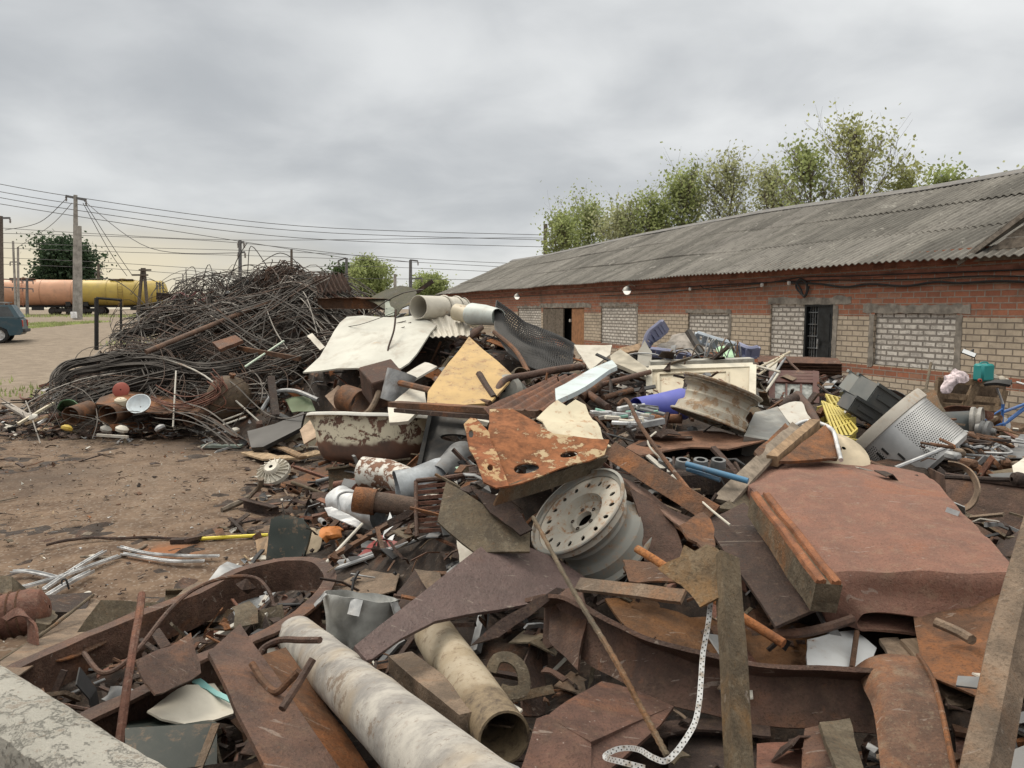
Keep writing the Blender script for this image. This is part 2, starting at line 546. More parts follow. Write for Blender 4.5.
def lathe(prof, M, n=28):
    """prof: (r, z) list, open; rotated about local z then placed by M"""
    vs, fs = [], []
    for (r, z) in prof:
        for k in range(n):
            a = 2 * math.pi * k / n; vs.append(tuple(M @ V((r * math.cos(a), r * math.sin(a), z))))
    for i in range(len(prof) - 1):
        for k in range(n):
            k2 = (k + 1) % n; fs.append((i * n + k, i * n + k2, (i + 1) * n + k2, (i + 1) * n + k))
    return vs, fs
def orient(loc, zdir, xdir=None):
    z = V(zdir).normalized(); x = V(xdir) if xdir is not None else V((1, 0, 0))
    x = x - z * x.dot(z)
    if x.length < 1e-3: x = V((0, 1, 0)) - z * z.y
    x.normalize(); y = z.cross(x)
    return Matrix.Translation(V(loc)) @ Matrix((x, y, z)).transposed().to_4x4()
# ------------------------------------------------------------------ the heap's height field
_ctl = [(60,700,2.4),(200,720,2.2),(300,628,2.7),(440,768,1.5),(300,768,1.75),(440,650,2.1),(360,600,2.8),(500,580,2.6),(574,520,2.85),(620,768,1.45),(620,680,1.9),
 (720,620,2.05),(720,520,2.7),(850,700,1.75),(850,620,2.1),(850,520,2.65),(850,465,3.1),(1010,640,1.75),(1010,740,1.45),(640,440,3.5),(700,405,4.2),(700,370,5.4),(690,345,6.2),
 (560,400,4.6),(530,440,3.3),(430,470,4.6),(395,500,4.7),(350,530,4.5),(300,500,5.7),(370,450,8.3),(470,375,6.8),(550,372,6.4),(370,345,9.4),(420,312,10.2),(500,335,9.0),
 (600,380,5.4),(620,360,6.6),(800,390,5.6),(900,430,4.3),(850,400,5.2),(780,370,6.6),(985,440,6.0),(980,470,4.2),(1000,500,3.3),(1100,600,2.2),(1100,700,1.7),(1150,480,4.5),
 (150,385,11.0),(100,405,10.4),(230,324,12.0),(190,299,12.7),(150,332,12.2),(222,294,12.8),(270,291,12.9),(325,297,12.2),(330,350,10.2),(225,405,10.0),(280,395,10.0),(300,430,9.0),(400,470,6.9),(424,468,6.5),(340,466,7.6),(400,455,7.6),(80,385,11.6),(130,350,12.4)]
_C = [P(*q) for q in _ctl]
_Z = [G(150,452,0),G(60,446,0),G(0,436,0),G(100,470,0),G(245,456,0),G(180,440,0),G(30,425,.02),G(60,500,0),G(0,500,0),G(150,500,0),G(100,435,0),G(20,405,0),(-7.5,15,0),(-8,11,0),(-5,18,0),(0,18,0),(-2,16,.2),(3,13.5,0),(5,11,0),(2,15,0),(7,9,0),(6,8,.1),G(200,470,0),G(100,600,0),G(200,520,0),G(240,560,0),G(20,560,0),G(20,620,0),G(130,620,.02),G(260,470,0),
 (-3.5,7,0),(-6,6,0),(-4.5,3,0),(-3,1.5,0),(9,6,0),(6,4,.3),(0,.5,.1),(-1.5,1,.15),(4,1,.4),(1.5,.6,.5),(4.5,15,0),(-3.5,15.8,.3),(1.5,11.5,.25),(3.5,9.6,.3),(-1.2,13.5,.35)]
_C = np.array([tuple(q) for q in _C] + [tuple(q) for q in _Z], float)
def hz(x, y):
    """height of the heap / ground reference surface"""
    x = np.asarray(x, float); y = np.asarray(y, float)
    sc_ = 1.0 / np.maximum(1.2, np.abs(y)) if False else 1.0
    d2 = (x[..., None] - _C[:, 0]) ** 2 + (y[..., None] - _C[:, 1]) ** 2 + 1e-4
    wgt = d2 ** -1.9
    z = (wgt * _C[:, 2]).sum(-1) / wgt.sum(-1)
    return z
def gz(x, y):
    """bare ground: rises gently away from the yard"""
    y = np.asarray(y, float)
    t = np.clip((y - 11) / 34.0, 0, 1)
    return 1.0 * t * t * (3 - 2 * t)
def zsurf(x, y): return float(np.maximum(hz(x, y), gz(x, y)))
_scache = {}
def S(px, py, up=0.0):
    """where the view ray through a pixel meets the heap surface"""
    r = ray(px, py); t = np.linspace(.9, 16, 700) / r.y
    X = EYE.x + r.x * t; Y = EYE.y + r.y * t; Z = EYE.z + r.z * t
    h = np.maximum(hz(X, Y), gz(X, Y)) + up
    k = np.argmax(Z <= h)
    if not (Z <= h).any(): k = len(t) - 1
    return V((X[k], Y[k], Z[k]))
# ================================================================== materials of the setting
def ground_mat():
    b = NB('yard_dirt')
    co = b.n('ShaderNodeTexCoord').outputs['Object']
    n1 = b.noise(.35, 6, .6, vec=co); n2 = b.noise(3.2, 8, .65, .3, vec=co); n3 = b.noise(24, 6, .7, vec=co)
    sp = b.n('ShaderNodeSeparateXYZ'); b.l(co, sp.inputs[0])
    c = b.mix(b.rng(n2, .32, .68), (.088, .058, .040), (.180, .126, .088))
    c = b.mix(b.math('MULTIPLY', b.rng(n1, .45, .65), .5), c, (.19, .145, .11))
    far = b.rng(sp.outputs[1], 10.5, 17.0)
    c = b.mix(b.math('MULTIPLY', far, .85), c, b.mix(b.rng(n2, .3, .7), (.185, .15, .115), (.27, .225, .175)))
    c = b.mix(b.math('MULTIPLY', b.rng(n3, .52, .72), .6), c, (.06, .042, .032))
    v = b.voro(26, vec=co); vc = b.voro(26, vec=co, out=1)
    chip = b.math('MULTIPLY', b.rng(v, .17, .11), b.rng(vc, .76, .84))
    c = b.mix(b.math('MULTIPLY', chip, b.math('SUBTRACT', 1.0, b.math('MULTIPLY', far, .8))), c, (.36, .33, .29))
    v2 = b.voro(60, vec=co, out=1)
    c = b.mix(b.math('MULTIPLY', b.rng(v2, .72, .78), .35), c, (.30, .26, .22))
    # rust stains soaked into the dirt
    for (x, y, r_) in ((*G(170, 551, 0)[:2], .33), (*G(120, 640, 0)[:2], .3), (*G(250, 420, 0)[:2], .5)):
        ds = b.n('ShaderNodeVectorMath', operation='DISTANCE'); b.l(co, ds.inputs[0]); ds.inputs[1].default_value = (x, y, 0)
        m = b.math('MULTIPLY', b.rng(ds.outputs['Value'], r_, r_ * .25), b.rng(n2, .35, .6))
        c = b.mix(b.math('MULTIPLY', m, .75), c, (.26, .10, .04))
    for (x, y, r_) in ((*G(10, 480, 0)[:2], 1.3), (*G(200, 445, 0)[:2], .9)):
        ds = b.n('ShaderNodeVectorMath', operation='DISTANCE'); b.l(co, ds.inputs[0]); ds.inputs[1].default_value = (x, y, 0)
        m = b.math('MULTIPLY', b.rng(ds.outputs['Value'], r_, r_ * .15), b.rng(n1, .3, .6))
        c = b.mix(b.math('MULTIPLY', m, .6), c, (.055, .042, .035))
    b.bump(b.math('ADD', n2, b.math('ADD', b.math('MULTIPLY', n3, .5), b.math('MULTIPLY', chip, .3))), .6, .014)
    return b.out(c, .92, 0, .2)
def brick_mat(c1, c2, mortar, bw=.26, rh=.1, ms=.012, messy=0.0, stain=.3, pale=None, seed=0.0):
    b = NB('brickwork'); uv = b.uv()
    wob = b.noise(3.5, 3, vec=uv)
    cm = b.n('ShaderNodeCombineXYZ'); b.l(wob, cm.inputs[0]); b.l(b.noise(4.5, 3, vec=uv, loc=(5, 5, 0)), cm.inputs[1])
    s_ = b.n('ShaderNodeVectorMath', operation='SCALE'); b.l(cm.outputs[0], s_.inputs[0]); s_.inputs['Scale'].default_value = .012 + .03 * messy
    a_ = b.n('ShaderNodeVectorMath', operation='ADD'); b.l(uv, a_.inputs[0]); b.l(s_.outputs[0], a_.inputs[1])
    def br(o1, o2, m):
        t = b.n('ShaderNodeTexBrick'); b.l(b.mapping(a_.outputs[0], loc=(seed, 0, 0)), t.inputs[0])
        b.put(t.inputs['Color1'], o1); b.put(t.inputs['Color2'], o2); b.put(t.inputs['Mortar'], m)
        t.inputs['Scale'].default_value = 1; t.inputs['Brick Width'].default_value = bw; t.inputs['Row Height'].default_value = rh
        t.inputs['Mortar Size'].default_value = ms; t.inputs['Mortar Smooth'].default_value = .25; t.offset = .5
        return t
    t = br(c1, c2, mortar); bwn = br((0, 0, 0), (1, 1, 1), (.5, .5, .5))
    n1 = b.noise(1.1, 6, .62, vec=uv); n2 = b.noise(14, 6, .7, vec=uv); n3 = b.noise(38, 3, .6, vec=uv)
    c = t.outputs[0]
    c = b.mix(b.rng(bwn.outputs[0], .75, 1.0, 0, .55), c, pale or sm(c1, .55))
    c = b.mix(b.math('MULTIPLY', b.rng(n2, .42, .7), .45), c, sm(c1, .5))
    c = b.mix(b.math('MULTIPLY', b.rng(n1, .48, .70), stain), c, (.10, .085, .072))
    if messy:
        mm = b.math('MULTIPLY', b.rng(b.noise(9, 6, .7, .5, vec=uv, loc=(8, 2, 0)), .50, .58), messy)
        c = b.mix(mm, c, mortar)
    h = b.math('SUBTRACT', b.math('MULTIPLY', n2, .35), b.math('MULTIPLY', t.outputs['Fac'], 1.0))
    b.bump(h, .8, .012)
    return b.out(c, .9, 0, .2)
def roof_mat():
    b = NB('weathered_asbestos_cement'); uv = b.uv()
    sp = b.n('ShaderNodeSeparateXYZ'); b.l(uv, sp.inputs[0])
    fl = b.n('ShaderNodeCombineXYZ')
    b.l(b.math('FLOOR', b.math('DIVIDE', sp.outputs[0], 1.05)), fl.inputs[0]); b.l(b.math('FLOOR', b.math('DIVIDE', sp.outputs[1], 1.6)), fl.inputs[1])
    wnz = b.n('ShaderNodeTexWhiteNoise', noise_dimensions='2D'); b.l(fl.outputs[0], wnz.inputs[0])
    n1 = b.noise(.7, 7, .65, .5, vec=uv, stretch=(1.6, .35, 1)); n2 = b.noise(7, 7, .72, .2, vec=uv, stretch=(2.2, .5, 1)); n3 = b.noise(2.3, 6, .7, 1.0, vec=uv, loc=(9, 3, 0))
    c = b.mix(b.rng(n1, .34, .66), (.108, .104, .095), (.222, .212, .192))
    c = b.mix(b.math('MULTIPLY', b.rng(wnz.outputs[0], .55, 1.0), .30), c, (.30, .285, .265))
    c = b.mix(b.math('MULTIPLY', b.rng(n2, .47, .66), .65), c, (.065, .06, .055))
    c = b.mix(b.math('MULTIPLY', b.rng(n3, .60, .68), .75), c, (.34, .33, .30))
    c = b.mix(b.math('MULTIPLY', b.rng(b.noise(16, 5, .7, vec=uv), .58, .68), .5), c, (.30, .28, .24))
    wv = b.math('SINE', b.math('MULTIPLY', sp.outputs[0], 2 * math.pi / .15))
    c = b.mix(b.math('MULTIPLY', b.rng(wv, -.2, -1.0), .18), c, (.055, .05, .045))     # a darker stripe along each corrugation
    b.bump(n2, .5, .02)
    return b.out(c, .93, 0, .2)
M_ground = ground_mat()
M_redbrick = brick_mat((.37, .155, .095), (.26, .105, .068), (.30, .25, .21), stain=.6, pale=(.42, .25, .17), messy=.06)
M_white = brick_mat((.53, .45, .355), (.45, .38, .295), (.20, .17, .14), stain=.35, pale=(.57, .50, .41), seed=.11, messy=.08)
M_niche = brick_mat((.72, .69, .64), (.54, .50, .45), (.22, .20, .18), bw=.25, rh=.097, ms=.020, messy=.55, stain=.2, pale=(.58, .56, .54), seed=.07)
M_cement = flat((.225, .205, .18), .92, var=.4, scale=5)
M_roof = roof_mat()
# ================================================================== ground, one sheet to the horizon
def build_ground():
    xs = sorted(set([-3000, -1200, -500, -250, -150, -100] + [round(-70 + i * 2.5, 2) for i in range(20)] + [round(-20 + i * .45, 2) for i in range(80)] + [16, 18, 22, 30, 45, 70, 120, 300, 800, 3000]))
    ys = sorted(set([-200, -40, -10, -4] + [round(-2 + i * .32, 2) for i in range(64)] + [round(18.5 + i * 1.3, 2) for i in range(28)] + [60, 68, 78, 90, 105, 130, 180, 300, 600, 1200, 3500]))
    vs = []
    for y in ys:
        for x in xs:
            z = float(gz(x, y))
            if abs(x) < 25 and -3 < y < 40: z += .022 * noise.noise(V((x * 1.3, y * 1.3, 0))) + .03 * noise.noise(V((x * .4, y * .4, 3)))
            vs.append((x, y, z - .01))
    w_ = len(xs)
    fs = [(j * w_ + i, j * w_ + i + 1, (j + 1) * w_ + i + 1, (j + 1) * w_ + i) for j in range(len(ys) - 1) for i in range(w_ - 1)]
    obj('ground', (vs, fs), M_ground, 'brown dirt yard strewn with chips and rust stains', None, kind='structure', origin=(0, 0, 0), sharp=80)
build_ground()
# ================================================================== the brick shed
TH = math.atan((235 - CX) / F)
Tn = V((math.sin(TH), math.cos(TH), 0)); Nn = V((math.cos(TH), -math.sin(TH), 0))
D0 = 11.0
def onw(px, py, off=0.0):
    """pixel -> (s, h) on the wall plane"""
    r = ray(px, py); k = (D0 + off) / r.dot(Nn); p = EYE + r * k
    return p.dot(Tn), p.z
def Wp(s, h, off=0.0): return Nn * (D0 + off) + Tn * s + V((0, 0, h))
shed = empty('brick_shed', Wp(20, 0), 'long low red and cream brick shed under a grey corrugated roof', 'building')
S_FAR = onw(443, 300)[0]; S_NEAR = 3.0
BT = onw(960, 317.5)[1]; EH = 2.62
def rct(x0, y0, x1, y1):
    a, b_ = onw(x0, y0), onw(x1, y1)
    return [min(a[0], b_[0]), max(a[0], b_[0]), min(a[1], b_[1]), max(a[1], b_[1])]
niches = [rct(875, 313, 953, 371), rct(688, 313, 728, 352), rct(601, 306, 636, 350), rct(518, 308, 541, 340)]
niches[2][3] = onw(618, 306)[1]
dr1 = rct(771, 304, 831, 360); dr1[2] = .05; dr1[3] = onw(817, 304)[1]
dr2 = rct(543, 308, 584, 340); dr2[2] = .35; dr2[3] = onw(570, 308)[1]
for q in niches[1:]: q[2] = max(q[2], .62)
opens = niches + [dr1, dr2]
B0, B1 = .47, .66
def wall_build():
    hs = sorted(set([-.6, B0, B1, BT, EH + .05] + [q for o in opens for q in o[2:]]))
    ss = sorted(set([S_NEAR, S_FAR] + [q for o in opens for q in o[:2]] + [S_NEAR + i * 1.5 for i in range(1, 26)]))
    ss = [s for s in ss if S_NEAR <= s <= S_FAR]
    vs, fs, mi, uv = [], [], [], []
    def quad(pts, m, uvs=None):
        n = len(vs)
        for i, (s, h, o) in enumerate(pts):
            vs.append(Wp(s, h, o)); uv.append(uvs[i] if uvs else (s, h))
        fs.append((n, n + 1, n + 2, n + 3)); mi.append(m)
    for i in range(len(ss) - 1):
        for j in range(len(hs) - 1):
            s, h = (ss[i] + ss[i + 1]) / 2, (hs[j] + hs[j + 1]) / 2
            if any(o[0] < s < o[1] and o[2] < h < o[3] for o in opens): continue
            m = 0 if (h > BT or B0 < h < B1) else 1
            quad([(ss[i], hs[j], 0), (ss[i + 1], hs[j], 0), (ss[i + 1], hs[j + 1], 0), (ss[i], hs[j + 1], 0)], m)
    for o in opens:
        d = .06 if o in niches else .35
        quad([(o[0], o[2], 0), (o[0], o[2], d), (o[0], o[3], d), (o[0], o[3], 0)], 1, [(0, o[2]), (d, o[2]), (d, o[3]), (0, o[3])])
        quad([(o[1], o[2], 0), (o[1], o[2], d), (o[1], o[3], d), (o[1], o[3], 0)], 1, [(0, o[2]), (d, o[2]), (d, o[3]), (0, o[3])])
        quad([(o[0], o[3], 0), (o[1], o[3], 0), (o[1], o[3], d), (o[0], o[3], d)], 0)
    # end wall and back so the shed is a solid building
    quad([(S_FAR, -.6, 0), (S_FAR, -.6, 8.6), (S_FAR, EH, 8.6), (S_FAR, EH, 0)], 0, [(0, -.6), (8.6, -.6), (8.6, EH), (0, EH)])
    quad([(S_NEAR, -.6, 8.6), (S_FAR, -.6, 8.6), (S_FAR, EH, 8.6), (S_NEAR, EH, 8.6)], 0)
    quad([(S_NEAR, -.6, 0), (S_NEAR, -.6, 8.6), (S_NEAR, EH, 8.6), (S_NEAR, EH, 0)], 0, [(0, -.6), (8.6, -.6), (8.6, EH), (0, EH)])
    n = len(vs); vs.extend([Wp(S_FAR, EH, 0), Wp(S_FAR, EH, 8.6), Wp(S_FAR, 4.45, 4.3)]); uv.extend([(0, EH), (8.6, EH), (4.3, 4.45)]); fs.append((n, n + 1, n + 2)); mi.append(0)
    obj('wall', (vs, fs), [M_redbrick, M_white], parent=shed, uvs=uv, mi=mi, smooth=False)
wall_build()
def wbox(s0, s1, h0, h1, o0, o1):
    vs = [Wp(s, h, o) for s in (s0, s1) for h in (h0, h1) for o in (o0, o1)]
    return vs, [(0, 1, 3, 2), (4, 6, 7, 5), (0, 4, 5, 1), (2, 3, 7, 6), (0, 2, 6, 4), (1, 5, 7, 3)]
def uvsh(vf): return [((V(v).dot(Tn)), v[2]) for v in vf[0]]
for o in niches:
    s0, s1, h0, h1 = o
    vf = wbox(s0, s1, h0, h1, .045, .15)
    obj('bricked_up_window', vf, M_niche, parent=shed, uvs=uvsh(vf), smooth=False)
vf = wbox(onw(803, 330)[0], dr1[1], dr1[2], dr1[3], .04, .3)
obj('bricked_up_panel', vf, M_niche, parent=shed, uvs=uvsh(vf), smooth=False)
def cement(s0, s1, h0, h1, name):
    # hand-smeared cement: uneven edge, 4-12 mm proud
    pts = []
    k = max(6, int((s1 - s0) / .12))
    for i in range(k + 1): pts.append((s0 + (s1 - s0) * i / k, h1 + rnd.uniform(-.03, .03)))
    k2 = max(2, int((h1 - h0) / .12))
    for i in range(1, k2): pts.append((s1 + rnd.uniform(-.02, .02), h1 + (h0 - h1) * i / k2))
    for i in range(k + 1): pts.append((s1 + (s0 - s1) * i / k, h0 + rnd.uniform(-.015, .015)))
    for i in range(1, k2): pts.append((s0 + rnd.uniform(-.02, .02), h0 + (h1 - h0) * i / k2))
    W = [Wp(s, h, -.008) for s, h in pts]
    obj(name, plate_w(W, -Nn, t=.02), M_cement, parent=shed)
s0, s1, h0, h1 = niches[0]
cement(s0 - .25, s1 + .28, h1, h1 + .16, 'lintel'); cement(s0 - .12, s0 - .002, h0 - .05, h1 - .03, 'window_surround'); cement(s1 + .002, s1 + .12, h0 - .05, h1 - .03, 'window_surround')
s0, s1, h0, h1 = dr1
cement(s0 - .45, s1 + .1, h1, h1 + .14, 'lintel'); cement(s0 - .13, s0 - .002, h0, h1 - .02, 'door_surround')
s0, s1, h0, h1 = dr2
cement(s0 - .5, s1 + .3, h1 + .01, h1 + .16, 'lintel')
for o in niches[1:]: cement(o[0] - .1, o[1] + .1, o[3], o[3] + .09, 'lintel')
for o in niches[1:3]: cement(o[0] - .09, o[0] - .002, o[2], o[3] - .02, 'window_surround')
# doors
def door_black():
    s0 = dr1[0]; s1 = onw(803, 330)[0]; h0, h1 = dr1[2], dr1[3]
    mb = flat((.018, .02, .022), .5, .3, .4)
    fr = join(wbox(s0, s0 + .05, h0, h1, .02, .12), wbox(s1 - .05, s1, h0, h1, .02, .12), wbox(s0 + .05, s1 - .05, h1 - .05, h1, .02, .12))
    mid = s0 + (s1 - s0) * .55
    obj('door_frame', fr, mb, parent=shed, smooth=False)
    dd = obj('door', join(wbox(s0 + .052, mid, h0, h1 - .052, .05, .09), wbox(s0 + .12, mid - .07, h0 + .2, h0 + .9, .042, .05), wbox(s0 + .12, mid - .07, h0 + 1.0, h1 - .2, .042, .05)), mb, 'black steel door leaf', parent=shed, smooth=False)
    obj('door_handle', join(wbox(mid - .06, mid - .035, h0 + .85, h0 + 1.05, .0, .02), wbox(mid - .06, mid - .04, h0 + .94, h0 + .96, .0, .042)), galv(), parent=dd)
    bars = []
    for i in range(7):
        h = h0 + .12 + i * (h1 - h0 - .3) / 6; bars.append(wbox(mid + .03, s1 - .06, h, h + .022, .07, .09))
    for i in range(4):
        s = mid + .05 + i * (s1 - mid - .16) / 3; bars.append(wbox(s, s + .02, h0, h1 - .06, .092, .11))
    obj('door_grille', join(*bars), galv((.12, .13, .14)), parent=shed, smooth=False)
    obj('doorway_shade_sheet', wbox(s0 - .1, s1 + .1, h0 - .1, h1 + .1, .36, .4), flat((.01, .01, .01), .9), parent=shed, smooth=False)  # near-black sheet: the shade inside the doorway is put into its colour
door_black()
def door_brown():
    s0, s1, h0, h1 = dr2
    a = onw(571, 320)[0]; b_ = onw(563, 320)[0]
    obj('door', wbox(s0, a, h0, h1 - .02, .03, .08), flat((.27, .13, .06), .7), 'orange brown door leaf standing ajar', parent=shed, smooth=False)
    obj('door_handle', wbox(a + .02, a + .12, 1.25, 1.35, -.02, .03), flat((.45, .45, .43), .5), parent=shed)
    pl = [wbox(b_ + i * (s1 - b_) / 5 + .006, b_ + (i + 1) * (s1 - b_) / 5, h0, h1 - .02, .01 + .008 * (i % 2), .06) for i in range(5)]
    obj('door', join(*pl), wood((.15, .125, .10)), 'weathered grey board door leaf', parent=shed, smooth=False)
    obj('doorway_shade_sheet', wbox(s0 - .1, s1 + .1, h0 - .1, h1 + .1, .36, .4), flat((.015, .017, .018), .9), parent=shed, smooth=False)  # dark sheet painted as the shade behind the gap between the leaves
door_brown()
# cornice courses
obj('cornice', join(wbox(S_NEAR, S_FAR + .05, EH - .34, EH - .26, -.035, 0.001), wbox(S_NEAR, S_FAR + .05, EH - .19, EH - .11, -.06, 0.001), wbox(S_NEAR, S_FAR + .05, EH - .11, EH - .03, -.10, 0.001)),
    flat((.20, .085, .058), .9, var=.45, scale=3), parent=shed, smooth=False)
# roof
EOFF = -.36
def tab(pts, off):
    out = []
    for px, py in pts:
        r = ray(px, py); k = (D0 + off) / r.dot(Nn); p = EYE + r * k; out.append((p.dot(Tn), p.z))
    return sorted(out)
ET = tab([(441.6, 294.5), (540, 287), (645, 279.5), (836, 267), (975, 258)], EOFF)
RT = tab([(500, 262.5), (543, 256), (640, 235), (767, 211), (929, 188), (1024, 171)], 4.3)
print('eave', [(round(a, 1), round(b_, 2)) for a, b_ in ET], 'ridge', [(round(a, 1), round(b_, 2)) for a, b_ in RT])
def interp(t, s): return float(np.interp(s, [q[0] for q in t], [q[1] for q in t]))
def roof_side(o0, o1, h_e, h_r, s0, s1, rows=3, per=.15, amp=.018):
    vs, fs, uv = [], [], []
    n = int((s1 - s0) / per) * 8
    slope = math.hypot(o1 - o0, 2.0)
    for k in range(rows):
        f0, f1 = k / rows - (.02 if k else 0), (k + 1) / rows
        base = len(vs); st = 5
        for j in range(st):
            f = f0 + (f1 - f0) * j / (st - 1)
            for i in range(n + 1):
                s = s0 + (s1 - s0) * i / n
                sheet = int(s / 1.05)
                jig = .03 * math.sin(sheet * 12.9 + k * 4.1) if (j == 0) else 0
                e, r_ = h_e(s), h_r(s)
                z = e + (r_ - e) * (f) + amp * math.cos(2 * math.pi * s / per) + .028 * (1 - (f - f0) / (f1 - f0)) + .006 * math.sin(sheet * 7.7 + k)
                z += .035 * noise.noise(V((s * .35, f * 3, 2)))
                vs.append(Wp(s, z, o0 + (o1 - o0) * f + jig * (1 if o1 > o0 else -1))); uv.append((s, f * slope + (0 if o1 > o0 else 9)))
        w_ = n + 1
        for j in range(st - 1):
            for i in range(n): fs.append((base + j * w_ + i, base + j * w_ + i + 1, base + (j + 1) * w_ + i + 1, base + (j + 1) * w_ + i))
        # the thickness of the cut sheet at the lower edge
        b2 = len(vs)
        for i in range(w_):
            v = V(vs[base + i]); vs.append(v - V((0, 0, .014))); uv.append(uv[base + i])
        for i in range(n): fs.append((base + i, b2 + i, b2 + i + 1, base + i + 1))
    return vs, fs, uv
hE = lambda s: interp(ET, s); hR = lambda s: interp(RT, s)
v, f, u = roof_side(EOFF, 4.3, hE, hR, S_NEAR, S_FAR + .35)
roof = obj('roof', (v, f), M_roof, parent=shed, uvs=u, sharp=60)
v, f, u = roof_side(8.9, 4.3, lambda s: 2.5, hR, S_NEAR, S_FAR + .35)
obj('roof', (v, f), M_roof, parent=shed, uvs=u, sharp=60)
rp = [Wp(s, hR(s) + .03, 4.3) for s in np.linspace(S_NEAR, S_FAR + .4, 60)]
obj('ridge_cap', sweep(rp, [(-.2, -.1), (0, 0), (.2, -.1), (.2, -.085), (0, .03), (-.2, -.085)], up=(0, 0, 1)), galv((.16, .155, .15)), parent=shed)
# barge board on the far verge
obj('barge_board', join(sweep([Wp(S_FAR + .3, hE(S_FAR) - .08, EOFF), Wp(S_FAR + .3, hR(S_FAR) - .08, 4.3)], rect(.03, .14), up=(0, 0, 1))), wood((.12, .10, .085)), parent=shed)
# cross gable with weathered boards at the near end
gs = onw(975, 258)[0]
def near_gable():
    bl = []
    p0, p1 = onw(979, 262), onw(1024, 229)
    k = (p1[1] - p0[1]) / (p0[0] - p1[0]); top = lambda s: p0[1] + (p0[0] - s) * k
    h = p0[1]; i = 0; end = S_NEAR
    while h < top(end) - .05 and i < 14:
        sl = p0[0] - (h - p0[1]) / k
        a = [Wp(end, h, -.14), Wp(sl, h, -.14), Wp(sl - .17 / k, h + .155, -.14), Wp(end, h + .155, -.14)]
        bl.append(plate_w(a, -Nn, t=.025)); h += .165; i += 1
    obj('gable_boards', join(*bl), wood((.20, .17, .14)), parent=shed, smooth=False)
    a, b_ = Wp(p0[0] + .2, p0[1] - .02, -.2), Wp(end, top(end) + .05, -.2)
    obj('verge_board', sweep([a, b_], rect(.03, .07), up=(0, 0, 1)), wood((.20, .175, .15)), parent=shed)
    sh = [a + V((0, 0, .08)), b_ + V((0, 0, .08)), b_ + V((0, 0, .08)) + Nn * .9, a + V((0, 0, .08)) + Nn * .2]
    n = (sh[1] - sh[0]).cross(sh[3] - sh[0]).normalized()
    if n.z < 0: n = -n
    obj('gable_roof', plate_w(sh, n, t=.02), flat((.20, .19, .175), .9, var=.35), parent=shed)
near_gable()
# cables and lamps
mcab = flat((.02, .02, .021), .6)
def wcable(pts, off, r, name='cable'):
    return obj(name, tube(smooth_path([Wp(*onw(x, y, off), off) for x, y in pts], 5), r, 6), mcab, parent=shed)
wcable([(1040, 283), (1000, 281), (960, 283), (935, 282), (905, 286), (870, 284), (845, 287), (820, 284), (803, 283), (790, 283)], -.05, .022)
wcable([(1040, 277), (980, 276), (920, 279), (850, 280), (800, 281), (700, 286), (640, 290), (560, 294), (470, 299)], -.045, .012)
wcable([(1040, 269), (960, 272), (900, 274), (850, 276), (805, 277), (790, 279), (765, 283), (700, 289), (655, 293), (600, 296)], -.05, .012)
wcable([(802, 280), (797, 283), (801, 290), (804, 297), (807, 290), (806, 283), (800, 279), (796, 287), (805, 296), (809, 286)], -.07, .02)
wcable([(700, 285), (706, 289), (730, 290), (760, 287)], -.05, .01)
for x, y in ((762, 285), (789, 283), (690, 289)):
    obj('insulator', box(Wp(*onw(x, y, -.08), -.08), (.06, .06, .08), bev=.012), flat((.7, .7, .68), .4), parent=shed)
def lamp(x, y, r):
    c = Wp(*onw(x, y, -.3), -.3)
    m = NB('lit_bulb'); m.b.inputs['Emission Color'].default_value = (1, .95, .85, 1); m.b.inputs['Emission Strength'].default_value = .6; m = m.out((.85, .84, .8), .3)
    L = obj('wall_lamp', join(tube(smooth_path([c + Nn * .3 + V((0, 0, .12)), c + Nn * .12 + V((0, 0, .2)), c + V((0, 0, .12))], 5), .012, 6),
        lathe([(.02, .14), (r * .8, .1), (r * 1.25, .02), (r * 1.3, .0), (r * 1.15, .0), (r * .7, .08)], Matrix.Translation(c), 18)), galv((.4, .4, .38)), 'outdoor lamp on a bracket', parent=shed)
    obj('bulb', lathe([(.001, -r), (r * .55, -r * .85), (r * .9, -r * .4), (r, 0), (r * .8, r * .5), (.02, r * .8)], Matrix.Translation(c), 18), m, parent=L)
lamp(627, 291, .11); lamp(517, 297, .10)
# ================================================================== trees
def leafmat(c, name='leaves'):
    b = NB(name)
    n1 = b.noise(1.2, 4); n2 = b.n('ShaderNodeObjectInfo')
    col = b.mix(b.rng(n1, .3, .7), sm(c, .6), sm(c, 1.45))
    b.b.inputs['Subsurface Weight'].default_value = 0
    m = b.out(col, .6, 0, .3)
    # thin leaves let some light through
    tr = b.n('ShaderNodeBsdfTranslucent'); b.l(col, tr.inputs[0])
    mx = b.n('ShaderNodeMixShader'); mx.inputs[0].default_value = .45
    b.l(b.b.outputs[0], mx.inputs[1]); b.l(tr.outputs[0], mx.inputs[2])
    b.l(mx.outputs[0], b.t.nodes['Material Output'].inputs[0])
    return m
M_bark = flat((.13, .105, .085), .9, var=.4)
LM = {'fresh': leafmat((.31, .36, .15)), 'pale': leafmat((.40, .42, .24)), 'deep': leafmat((.07, .11, .04)), 'bronze': leafmat((.36, .38, .17)), 'dark': leafmat((.05, .085, .045))}
